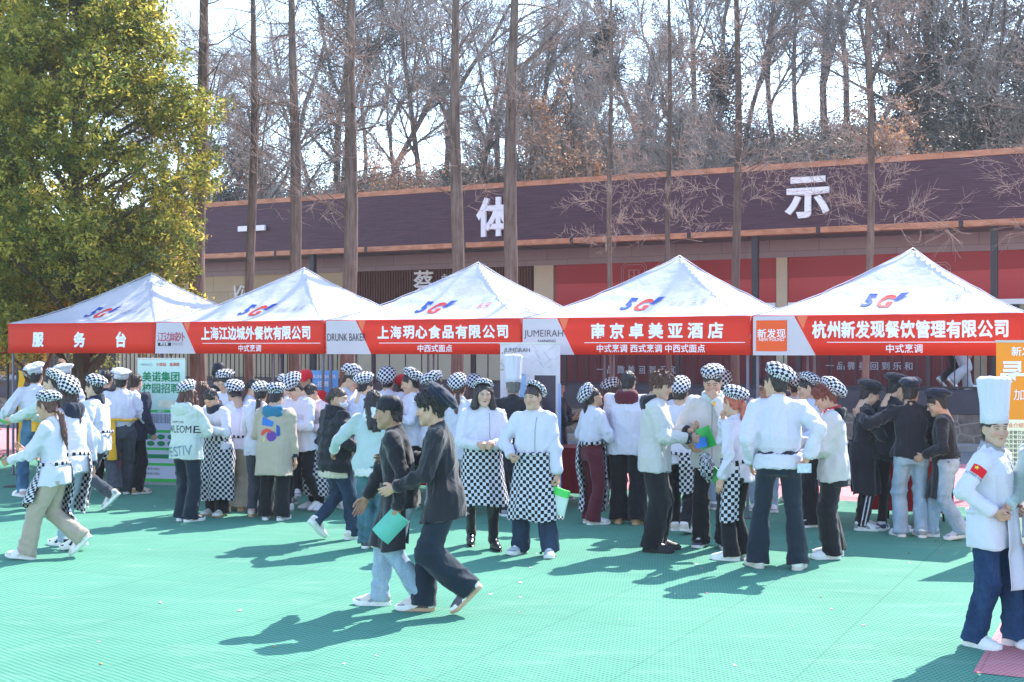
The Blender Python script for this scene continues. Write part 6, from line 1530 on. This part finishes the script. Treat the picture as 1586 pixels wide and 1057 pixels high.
# ------------------------------------------------------------------ readers before the second tent
def glyphs(s, size, bold=.0, sq=1.0, rot=0.0):
    v, f = text2d(s, size, bold); c, sn = math.cos(rot), math.sin(rot); v = v * np.array([sq, 1]); return np.stack([v[:, 0] * c - v[:, 1] * sn, v[:, 0] * sn + v[:, 1] * c], 1), f
person(288, 808, 1.63, 152, "woman in pale green printed jacket with big black letters on its back", ('jacket', 'palegreen', -.16), ('wide', 'navyd'), ('chunky', 'black', 'navy', 'white'), ('bob', 'brown'), ('check2', 'hcheck', 24), None, 'hold', 'hold', (18, 14), fem=True, stance='close', group=G2, fit=.06,
       extra=(('hood', 'palegreen'), ('decal', *glyphs("CWLEOME", .125, .022, .78), -.02, .20, True, 'ink', 0, 'lettering'), ('decal', *glyphs("HAPPY LIFE", .035), -.02, .29, True, 'ink', 0, 'lettering'), ('decal', *glyphs("NEW", .19, .012, .9, .25), .09, .04, True, 'inkb', 0, 'lettering'), ('decal', *glyphs("FESTIV", .17, .012, .8, .12), .0, -.07, True, 'inkb', 0, 'lettering'), ('decal', *glyphs("MANIF", .14, .01, .8, -.2), -.07, .09, True, 'inkb', 0, 'lettering')))
person(311, 775, 1.62, 160, "brown-haired girl half hidden beside the printed pale green jacket", ('coat', 'white'), ('wide', 'blacktr'), ('sneaker', 'white', 'grey'), ('loose', 'auburn'), None, None, 'hold', 'hold', (10, 18), fem=True, group=G2)
p = person(338, 799, 1.60, -28, "girl with navy collar reading a green booklet, in a long checked apron", ('coat', 'white'), ('wide', 'blacktr'), ('flat', 'cream', 'white', 'gum'), ('part', 'black'), None, ('check', 1.03, .22, -125, 125, .5), 'read', 'read', (8, 40), 'neutral', True, 'close', 9, group=G2, extra=(('collar', 'navy', 1.15),))
V, Q = card_mesh(.21, .145, .006, .015); held("booklet", V, Q, plain("booklet_green", lin(40, 84, 66), .5, .35, .15, 14), p, (p['hands'][0][0] + p['hands'][1][0]) / 2 + np.array([.02, -.12, .07]), Rx(-.55) @ Ry(-.15), "dark green booklet read by the girl with the navy collar", "booklet")
person(364, 792, 1.62, -172, "person in big checked beret bending over the readers, seen from behind, apron trailing right", ('coat', 'white'), ('wide', 'khaki'), ('hightop', 'cream', 'tan', 'gum'), ('short', 'black'), ('check2', 'hcheck', 42), ('check', 1.0, .30, -20, 170, .3), 'bent', 'read', (25, 30), stance='close', lean=14, group=G2)
person(338, 768, 1.80, 178, "person in black knit beanie behind the readers", ('jacket', 'black'), ('straight', 'blacktr'), ('sneaker', 'black', 'grey'), ('short', 'black'), ('beanie', 'blackp', 8), None, group=G2)
person(352, 776, 1.74, -30, "girl with checked beret and black fringe just in front of the black beanie", ('coat', 'white'), ('straight', 'blacktr'), ('sneaker', 'white', 'grey'), ('part', 'black'), ('check3', 'hcheck', 12), None, 'hold', 'hold', (10, 25), fem=True, group=G2)
person(383, 789, 1.70, 100, "bareheaded woman with black hair tied back, in profile facing right near the red cap", ('coat', 'lilac'), ('slim', 'blacktr'), ('flat', 'white', 'white', 'grey'), ('bun', 'black'), None, ('check', 1.0, .50, -60, 150), 'hold', 'bent', (0, 16), fem=True, stance='stepL', lean=6, group=G2)
person(402, 801, 1.62, 170, "girl with two dark plaits and sparkly grey trousers beside the beige parka", ('coat', 'white'), ('straight', 'grey'), ('chunky', 'pink', 'cream', 'gum'), ('lowpony', 'black'), ('check3', 'hcheck', 22), None, 'hold', 'hold', (10, 12), fem=True, group=G2)
sail = [(-.10, .06), (-.10, .17), (.06, .10), (.04, .04)]; arc = [(-.11, -.05), (-.10, .01), (-.04, .04), (.03, .02), (.02, -.02), (-.04, -.01), (-.07, -.05)]; disc = [(.02 + .065 * math.cos(a * .393), -.06 + .065 * math.sin(a * .393)) for a in range(16)]; bit = [(.09, .02), (.09, .09), (.13, .06), (.14, -.04), (.11, -.07), (.09, -.04)]
person(424, 806, 1.58, 174, "child in beige parka with blue hood lining and a colourful sail print on its back", ('parka', 'beige'), ('wide', 'blacktr'), ('chunky', 'white', 'grey', 'white'), ('short', 'black'), ('check', 'hcheck', 10), None, 'hold', ((.26, .06, .82), (.5, -1, 0), 'relaxed'), (-14, 22), stance='stand', lean=4, group=G2,
       extra=(('hood', 'teal'), ('cuffs', 'navy'), ('decal', sail, [(0, 1, 2, 3)], -.02, .22, True, 'pblue', 0, 'sail_print'), ('decal', arc, [tuple(range(7))], -.02, .20, True, 'pred', 0, 'sail_print'), ('decal', disc, [tuple(range(16))], -.01, .20, True, 'pviolet', 0, 'sail_print'), ('decal', bit, [tuple(range(6))], -.02, .20, True, 'pnavy', 0, 'sail_print'), ('decal', [(-.08, -.13), (-.07, -.07), (-.05, -.09), (-.06, -.14)], [(0, 1, 2, 3)], -.02, .2, True, 'pyellow', 0, 'sail_print')))
person(447, 783, 1.68, -80, "girl in checked beret facing left between the beige parka and the bowed boy", ('coat', 'white'), ('straight', 'blacktr'), ('sneaker', 'white', 'grey'), ('part', 'black'), ('check3', 'hcheck', 26), None, 'hold', 'hold', (0, 14), fem=True, group=G2)
person(470, 792, 1.72, -40, "boy in checked beret with head bowed in front of the red cap", ('coat', 'white'), ('slim', 'blacktr'), ('flat', 'white', 'white', 'grey'), ('part', 'black'), ('check2', 'hcheck', 6), None, 'hold', 'hold', (-10, 42), stance='stepR', lean=8, group=G2)
person(474, 768, 1.74, 20, "person in bright red baseball cap beside the blue name board", ('jacket', 'red'), ('straight', 'blacktr'), ('sneaker', 'white', 'grey'), ('short', 'black'), ('baseball', 'red', 4), None, 'hold', 'hold', (-60, 10), group=G2)
p = person(490, 790, 1.64, -35, "woman in pale pink padded coat with black hair in a bun, reading a white sheet", ('parka', 'pinkp', -.30), ('slim', 'blacktr'), ('flat', 'white', 'white', 'grey'), ('bun', 'black'), None, ('check', .82, .20, -110, 110, .2), 'hold', 'hold', (10, 38), fem=True, lean=6, group=G2)
V, Q = card_mesh(.21, .28, .004, .02); held("paper_sheet", V, Q, plain("paper_white", lin(226, 236, 238), .7), p, (p['hands'][0][0] + p['hands'][1][0]) / 2 + np.array([0, -.05, .03]), Rx(-1.1), "white sheet read by the woman in the pale pink coat", "paper")
person(518, 837, 1.66, 128, "masked woman with brown tied hair in a big black padded jacket and blue jeans", ('puffer', 'blackp', -.17), ('jeans', 'jeansd'), ('chunky', 'white', 'cream', 'white'), ('bun', 'dbrown'), None, None, 'bent', 'bent', (-48, 4), fem=True, stance='walkR', lean=2, group=G2, extra=(('mask',), ('collar', 'blackp', 1.25), ('hem', 'cream', .92, .06, .012)))
person(538, 786, 1.80, 55, "tall boy in checked beret with thick black fringe, smiling down behind the masked woman", ('coat', 'lilac'), ('straight', 'lgrey'), ('sneaker', 'white', 'grey'), ('part', 'black'), ('check', 'hcheck', 14), None, 'hold', 'hold', (10, 28), 'smile', group=G2)
person(560, 791, 1.70, 130, "girl in checked beret and lilac-white coat between the tall boy and the mint jacket", ('coat', 'lilac'), ('wide', 'jeansl'), ('flat', 'white', 'white', 'white'), ('short', 'black'), ('check2', 'hcheck', 24), None, 'bent', 'bent', (0, 18), fem=True, group=G2)
person(578, 850, 1.64, 168, "woman in mint suede jacket trimmed with white fleece, reaching out her left arm", ('jacket', 'mint', -.10), ('wide', 'jeanst'), ('sneaker', 'black', 'dgrey', 'white'), ('loose', 'black'), None, None, ((.46, .18, 1.03), (.4, -1, -.2), 'relaxed'), 'bent', (20, 14), fem=True, stance='close', lean=4, twist=8, group=G2, extra=(('hem', 'fleece', 1.03, .07, .012), ('cuffs', 'fleece'), ('collar', 'fleece', 1.15)))
person(600, 771, 1.72, 178, "round checked hat seen straight from behind, left of the small red hat", ('coat', 'white'), ('straight', 'blacktr'), ('sneaker', 'white', 'grey'), ('short', 'black'), ('check2', 'hcheck', 40), None, group=G2)
person(622, 768, 1.64, 160, "person in soft red hat behind the two men in black", ('jacket', 'red'), ('straight', 'blacktr'), ('sneaker', 'white', 'grey'), ('short', 'dbrown'), ('check3', 'red', 20), None, group=G2)
person(641, 786, 1.74, -70, "boy in checked beret with black fringe facing left behind the second man in black", ('coat', 'white'), ('straight', 'blacktr'), ('sneaker', 'white', 'grey'), ('part', 'black'), ('check', 'hcheck', 36), None, 'hold', 'hold', (-10, 14), group=G2)
person(668, 790, 1.70, 108, "person in tilted checked beret with dark hair turned right, left of the long ponytail", ('coat', 'white'), ('straight', 'lgrey'), ('sneaker', 'white', 'grey'), ('short', 'black'), ('check', 'hcheck', 26), None, 'hold', 'hold', (0, 10), group=G2)
person(710, 797, 1.69, 176, "girl seen from behind with one long curly brown ponytail down a white coat", ('coat', 'white', -.26), ('wide', 'lgrey'), ('chunky', 'white', 'cream', 'white'), ('lowpony', 'auburn'), ('check2', 'hcheck', 30), None, 'bent', 'bent', (0, 2), fem=True, group=G2, fit=.05)
person(734, 779, 1.66, 172, "girl with small checked hat seen from behind, next to the laughing woman", ('coat', 'lilac'), ('straight', 'lgrey'), ('sneaker', 'white', 'grey'), ('long', 'brown'), ('check', 'hcheck', 36), None, fem=True, group=G2)

# ------------------------------------------------------------------ two men in black, two women, cooks behind
p = person(622, 942, 1.70, -90, "man in black coat and skull cap walking left in pale jeans, carrying teal papers", ('coat', 'black', -.12), ('jeans', 'jeansl'), ('chunky', 'cream', 'grey', 'white'), ('short', 'black'), ('cap', 'blackp', 10), ('black', .98, .48, -105, 105, .1), ((.24, .02, .83), (.5, -1, 0), 'pinch'), ((.24, .30, .90), (.6, -1, -.2), 'relaxed'), (0, 4), 'neutral', stance='stepR', lean=7, group="two men in black walking across the court", tone=(.40, .235, .155), extra=(('decal', *text2d("●", .05), .0, .30, False, 'flagyellow', 20, 'pin'),))
V, Q = card_mesh(.17, .24, .006, .03); held("paper_sheaf", V, Q, plain("paper_teal", lin(104, 186, 168), .6, .2, .06, 10), p, p['hands'][0][0] + np.array([.02, -.04, -.03]), Rz(1.45) @ Ry(.75), "sheaf of teal papers in the hand of the man in the skull cap", "papers")
person(690, 950, 1.745, -90, "man in black coat and slouched beret walking left in navy trousers", ('coat', 'black', -.20), ('wide', 'navyd'), ('sneaker', 'dgrey', 'white', 'gum'), ('fluffy', 'black'), ('black', 'navy', 52, .035), None, ((.16, .34, 1.03), (.7, -.7, -.5), 'relaxed'), ((.30, .36, 1.20), (.6, -.6, -.6), 'relaxed'), (-6, 4), 'smile', stance='walkR', lean=8, group="two men in black walking across the court")
person(748, 848, 1.735, 8, "laughing woman with dark bob, white coat, checked apron and knee-high black boots", ('blouse', 'white'), ('slim', 'blacktr'), ('heelboot', 'leather', 'leather', 'leather'), ('bob', 'black'), ('check3', 'hcheck', 24, .01), ('check', 1.05, .44, -125, 125, .5), 'clasp', 'clasp', (4, 6), 'laugh', True, 'stepL', 3, group="two women in checked aprons", tone=(.60, .39, .29), extra=(('button', 4, 2, 'white'), ('placket', .055, 'greytrim')))
p = person(828, 860, 1.70, -22, "smiling woman in white coat, checked apron and wide dark jeans with a green bag", ('blouse', 'white'), ('wide', 'jeansd'), ('chunky', 'silver', 'grey', 'white'), ('lowpony', 'dbrown'), ('check3', 'hcheck', 34, .02), ('check', 1.02, .36, -130, 130, .3), ((.25, .05, .82), (.5, -1, 0), 'grip'), ((.19, .18, 1.0), (.9, -.6, -.3), 'grip'), (-10, 4), 'smile', True, 'wide', 2, group="two women in checked aprons", tone=(.55, .35, .25), extra=(('button', 4, 2, 'white'), ('placket', .055, 'greytrim')), fit=.05)
V, Q = card_mesh(.17, .25, .025, .012); held("shopping_bag", V, np.array(Q), [plain("bag_white", lin(206, 226, 214), .4, .4, .06, 10)], p, p['hands'][0][0] + np.array([.02, -.02, -.17]), Rz(-.2) @ Ry(.25), "pale bag with green top held by the smiling woman", "bag")
V, Q = card_mesh(.175, .07, .029, .012); b_ = held("bag_band", V, Q, plain("bag_green", lin(70, 206, 92), .4, .4, .06, 10), p, p['hands'][0][0] + np.array([.02, -.02, -.17]), Rz(-.2) @ Ry(.25), "x", "bag")
bag = [o for o in bpy.data.objects if o.name.startswith("shopping_bag")][0]
b_.parent = bag; b_.matrix_parent_inverse = Matrix.Identity(4); b_.matrix_local = Matrix.Translation((0, -.002, .095)); del b_['label'], b_['category']; b_.name = "green_top"
person(795, 800, 1.72, -176, "cook in tall pleated white hat and black coat with back turned, between the two women", ('coat', 'black', -.40), ('straight', 'blacktr'), ('sneaker', 'black', 'grey'), ('short', 'grey'), ('tall', 'white', -6), ('black', 1.0, .40, -170, 170), 'down', 'down', (0, 0), group=G2)
person(839, 790, 1.72, 150, "cook in puffy white hat and black coat half hidden behind the smiling woman", ('coat', 'black'), ('straight', 'blacktr'), ('sneaker', 'black', 'grey'), ('short', 'black'), ('toque', 'white', 8), None, (0, 0, 0) and 'down', 'hold', (0, 6), group=G2, extra=(('collar', 'white', 1.0),))
person(858, 776, 1.66, 60, "dark-haired person in navy behind the pale poster's edge", ('jacket', 'navy'), ('straight', 'blacktr'), ('sneaker', 'white', 'grey'), ('short', 'black'), None, None, 'hold', 'hold', (0, 12), group=G2)

# ------------------------------------------------------------------ right half
person(916, 812, 1.60, 118, "girl with long black plait and maroon trousers looking up to the right", ('blouse', 'white'), ('wide', 'maroon'), ('flat', 'white', 'cream', 'white'), ('lowpony', 'black'), ('check', 'hcheck', 40, .02), ('check', 1.02, .16, -60, 165, .1), 'bent', 'hold', (-10, -14), fem=True, stance='close', group=G3)
person(945, 784, 1.62, 140, "girl in checked beret between the maroon trousers and the maroon hood", ('coat', 'white'), ('straight', 'blacktr'), ('sneaker', 'white', 'grey'), ('long', 'brown'), ('check', 'hcheck', 28), ('check', 1.0, .4, -120, 120), 'hold', 'hold', (0, 12), fem=True, group=G3)
person(972, 812, 1.80, 166, "bareheaded boy in white jacket with maroon hood seen from behind", ('jacket', 'white'), ('wide', 'blacktr'), ('hightop', 'tan', 'tan', 'gum'), ('short', 'black'), None, None, 'hold', ((.24, .06, .92), (.6, -1, 0), 'relaxed'), (0, 4), group=G3, extra=(('hood', 'maroon'), ('cuffs', 'maroon')))
p = person(1014, 854, 1.82, 78, "boy with tousled reddish-brown hair, white jacket and black hood, holding a green bag", ('jacket', 'offwhite'), ('baggy', 'blacktr'), ('black', 'black', 'black', 'black'), ('fluffy', 'auburn'), None, None, 'hold', ((.10, .32, 1.08), (.8, -.5, -1), 'pinch'), (0, 14), stance='close', lean=2, group=G3, extra=(('hood', 'black'), ('cuffs', 'black')), tone=(.52, .33, .24))
hp = (p['hands'][0][0] + p['hands'][1][0]) / 2
V, Q = card_mesh(.15, .21, .03, .025); held("green_pouch", V, Q, plain("pouch_green", lin(44, 164, 76), .4, .45, .15, 10), p, hp + np.array([-.03, -.09, -.03]), Rz(1.25) @ Ry(.35), "bright green pouch in the hands of the tousle-haired boy", "pouch")
V, Q = card_mesh(.12, .10, .03, .02); held("blue_packet", V, Q, plain("packet_blue", lin(50, 120, 214), .35, .5, .1, 10), p, hp + np.array([-.05, -.04, -.08]), Rz(1.25) @ Ry(.2), "blue packet under the bright green pouch", "packet")
def bundle(name, P, pos, r, mat, label, seed, cat="apron"):
    ax, G = grid((-.2, -.2, -.2), (.2, .2, .2), .011); d = smin(ell(G, (0, 0, 0), r), ell(G, (r[0] * .3, .02, -r[2] * .7), (r[0] * .7, r[1] * .8, r[2] * .6)), .04); V, Q = snet(d, *ax); V = creased(V.astype(float), Q, seed, .07, .022); V = creased(V, Q, seed + 1, .035, .008); uv = boxuv(V, Q)
    o = mesh_np(name, V, Q, mat, uv=uv); o.location = wpos(P, pos); return tag(o, label, cat)
bundle("bundled_apron", p, p['hands'][1][0] + np.array([-.02, -.08, -.26]), (.075, .10, .13), CL['check'], "crumpled checked apron hanging below the bright green pouch", 3)
V, Q = card_mesh(.13, .22, .02, .02); held("green_pouch", V, Q, plain("pouch_green", lin(44, 164, 76), .4, .45, .15, 10), p, p['hands'][1][0] + np.array([-.03, -.20, -.38]), Rz(1.25) @ Ry(.9), "second green pouch dangling under the crumpled checked apron", "pouch")
person(1036, 792, 1.66, 100, "black-haired girl right behind the tousle-haired boy", ('jacket', 'white'), ('straight', 'blacktr'), ('sneaker', 'white', 'grey'), ('bob', 'black'), None, None, 'hold', 'hold', (20, 14), fem=True, group=G3)
person(1052, 826, 1.70, 160, "person in checked beret and black trousers with white side stripes", ('coat', 'white'), ('straight', 'blacktr', 'white', (-.03, 0.0, .03), .006), ('flat', 'white', 'cream', 'white'), ('short', 'black'), ('check2', 'hcheck', 30), ('check', .9, .45, -170, -20), 'hold', 'bent', (0, 10), stance='stepL', group=G3)
p = person(1104, 848, 1.845, -12, "tall boy in white jacket facing the camera with one hand at his mouth", ('jacket', 'offwhite'), ('flare', 'blacktr'), ('sneaker', 'black', 'dgrey', 'white'), ('part', 'black'), ('check', 'hcheck', 4, .0), None, 'chin', 'bent', (0, 16), stance='stand', group=G3, extra=(('collar', 'mint', 1.1), ('placket', .0, 'greytrim')), tone=(.50, .31, .22))
o = mesh_np("yellow_charm", *(lambda v, q, u: (v, q))(*revolve([(.002, -.03, 0), (.022, -.02, 0), (.028, 0, 0), (.02, .02, 0), (.001, .028, 0)], 14)), plain("charm_yellow", lin(232, 168, 50), .4, .4)); o.location = wpos(p, p['wri'][0] + np.array([-.01, -.05, -.03])); tag(o, "yellow round snack held at the tall boy's wrist", "snack")
person(1119, 790, 1.72, 178, "round checked hat over a white hood, seen from behind left of the navy trousers", ('jacket', 'white'), ('straight', 'jeansl'), ('sneaker', 'white', 'grey'), ('short', 'black'), ('check2', 'hcheck', 38), None, group=G3, extra=(('hood', 'white'),))
person(1142, 868, 1.645, -128, "girl with an orange ponytail, white coat and flared black trousers", ('coat', 'white'), ('flare', 'blacktr'), ('flat', 'white', 'white', 'white'), ('ponytail', 'orange'), ('check2', 'hcheck', 14), ('check', 1.0, .40, 55, 125, .1), 'down', 'chin', (-10, 12), fem=True, stance='close', group=G3, fit=.03)
person(1184, 792, 1.68, -20, "boy with glasses peeping past the tall boy's left shoulder", ('coat', 'white'), ('straight', 'jeansl'), ('sneaker', 'white', 'grey'), ('part', 'black'), None, None, 'hold', 'hold', (-20, 10), group=G3, extra=(('glasses',),))
p = person(1205, 881, 1.875, 174, "tallest boy, back turned, in white coat, checked beret and navy trousers", ('blouse', 'white'), ('flare', 'navyd'), ('chunky', 'cream', 'white', 'cream'), ('short', 'black'), ('check', 'hcheck', 18), None, 'pocket', ((.235, -.14, .95), (.9, -1, 0), 'grip'), (42, 4), stance='wide', group=G3, extra=(('hem', 'white', 1.26, .11, .010),), fit=.02)
V, Q = card_mesh(.13, .085, .004, .0); held("printed_card", V, Q, plain("card_print", lin(186, 206, 216), .5, .3, .25, 30), p, p['hands'][1][0] + np.array([.0, .05, .0]), Rz(.2), "printed card in the hand behind the tallest boy's back", "card")
person(1233, 778, 1.66, 175, "small checked hat far back beside the tallest boy's shoulder", ('coat', 'white'), ('straight', 'blacktr'), ('sneaker', 'white', 'grey'), ('short', 'black'), ('check', 'hcheck', 30), None, group=G3)
person(1256, 815, 1.72, -82, "boy in checked beret facing left between the tallest boy and the red-haired one", ('coat', 'lilac'), ('wide', 'blacktr'), ('sneaker', 'black', 'dgrey'), ('part', 'black'), ('check2', 'hcheck', 30), None, 'bent', 'hold', (0, 12), group=G3)
p = person(1290, 864, 1.70, -98, "boy with dyed red hair under a checked beret, black hood and red bandana", ('jacket', 'offwhite'), ('wide', 'blacktr'), ('chunky', 'white', 'white', 'white'), ('fluffy', 'red'), ('check2', 'hcheck', 46, .03), None, ((.10, .30, 1.02), (.7, -.8, -.4), 'grip'), 'hold', (0, 18), stance='stand', lean=3, group=G3, extra=(('hood', 'black'), ('collar', 'paisley', 1.05), ('hem', 'black', .97, .06, .004)))
bundle("bundled_apron", p, p['hands'][0][0] + np.array([.0, .02, -.05]), (.07, .11, .10), CL['check'], "rolled checked apron carried by the boy with dyed red hair", 13)
p2_ = p
KG = "cooks in black berets"
person(1336, 821, 1.66, 85, "cook in black beret and long black apron at the left of the four in black", ('coat', 'black'), ('straight', 'blacktr', 'white', (-.02, .02), .008), ('sneaker', 'white', 'grey', 'white'), ('short', 'black'), ('black', 'black', 12), ('black', 1.02, .42, -160, 160, .2), 'hold', 'table', (0, 20), stance='close', lean=4, group=KG)
person(1380, 824, 1.74, 140, "cook in black beret bowing his head to the right, slim black trousers", ('coat', 'black', -.10), ('slim', 'blacktr'), ('sneaker', 'silver', 'navy', 'white'), ('short', 'black'), ('black', 'black', 16), None, 'table', 'table', (-40, 22), stance='stand', lean=6, group=KG)
person(1411, 832, 1.70, 176, "cook in black beret and pale jeans seen from behind, arm round his neighbour", ('coat', 'black', -.06), ('jeans', 'jeansl'), ('sneaker', 'white', 'grey', 'white'), ('short', 'black'), ('black', 'navy', 14), None, ((.50, .22, 1.30), (.5, -.8, -.6), 'flat'), 'hold', (-22, 8), stance='stand', lean=3, group=KG)
person(1468, 835, 1.60, -112, "cook with glasses and black beret in pale jeans, turned left by the stone wall", ('coat', 'black', -.04), ('jeans', 'jeansl'), ('chunky', 'silver', 'grey', 'white'), ('short', 'black'), ('black', 'navy', 26), ('black', .98, .46, -110, 60, .1), 'bent', 'table', (10, 18), stance='stepR', lean=7, group=KG, extra=(('glasses',),))

# the chef at the right edge, and a companion cut by the frame
star = [(.018 * math.cos(math.pi / 2 + a * math.pi / 5) * (1 if a % 2 == 0 else .4), .018 * math.sin(math.pi / 2 + a * math.pi / 5) * (1 if a % 2 == 0 else .4)) for a in range(10)]
person(1532, 1000, 1.635, 46, "chef in very tall pleated white hat and deep blue jeans at the right edge", ('coat', 'white', -.20), ('baggy', 'jeansb'), ('chunky', 'white', 'white', 'white'), ('short', 'black'), ('tall', 'white', 2), ('white', .98, .44, -30, 150, .1), 'hip', 'hip', (-40, 2), 'neutral', True, 'shift', 1, group="chefs in tall white hats", tone=(.56, .35, .26), fit=.10,
       extra=(('button', 4, 2, 'white'), ('placket', .06, 'greytrim'), ('collar', 'greytrim', .92), ('armprint', [(-.05, -.033), (.05, -.033), (.05, .033), (-.05, .033)], [(0, 1, 2, 3)], 1, .62, (-.75, -.66, 0), 'flagred', 'flag', .006), ('armprint', [(a - .028, b + .010) for a, b in star], [tuple(range(10))], 1, .62, (-.75, -.66, 0), 'flagyellow', 'flag_star', .009), ('armprint', [(a, b - .047) for a, b in glyphs("CHINA CHEF", .022)[0]], glyphs("CHINA CHEF", .022)[1], 1, .62, (-.75, -.66, 0), 'ink', 'lettering', .005)))
person(1632, 1010, 1.66, -60, "person in white coat and blue jeans cut off by the right edge", ('coat', 'mint'), ('wide', 'jeansb'), ('chunky', 'white', 'white'), ('short', 'black'), None, None, ((.30, .12, 1.0), (.9, -.6, 0), 'relaxed'), 'bent', (0, 5), group="chefs in tall white hats", fit=.06)

# walkers on the terrace, seen from the waist down under the tent edge
def terr_spot(px): tt = on_line(px, TP, TE, .9, TN); return TP + TE * tt + TN * .9
q_ = terr_spot(1486); person(0, 0, 1.72, 105, "walker in white trousers on the terrace, seen below the tent edge", ('coat', 'white'), ('wide', 'lgrey'), ('flat', 'white', 'white'), ('short', 'black'), None, None, stance='strideL', at_Y=10, group="walkers on the terrace"); PEOPLE[-1]['E'].location = (q_.x, q_.y, TZ)
q_ = terr_spot(1474) + TN * .7; person(0, 0, 1.72, 100, "walker in black trousers behind the white-trousered one on the terrace", ('coat', 'black'), ('straight', 'blacktr'), ('sneaker', 'black', 'grey'), ('short', 'black'), None, None, stance='strideR', at_Y=10, group="walkers on the terrace"); PEOPLE[-1]['E'].location = (q_.x, q_.y, TZ)

# ------------------------------------------------------------------ thin sunlit air between the court and the wooded slope
t_ = bpy.data.materials.new("haze_air"); t_.use_nodes = True; tt_ = t_.node_tree; tt_.nodes.clear(); o_ = tt_.nodes.new("ShaderNodeOutputMaterial"); v_ = tt_.nodes.new("ShaderNodeVolumePrincipled")
v_.inputs["Color"].default_value = (.92, .94, 1.0, 1); v_.inputs["Density"].default_value = .0007; v_.inputs["Anisotropy"].default_value = .3; tt_.links.new(v_.outputs[0], o_.inputs["Volume"])
tag(MB().box(-75, -3, -1.0, 75, 112, 36).build("haze", t_), None, None, None, 'stuff')
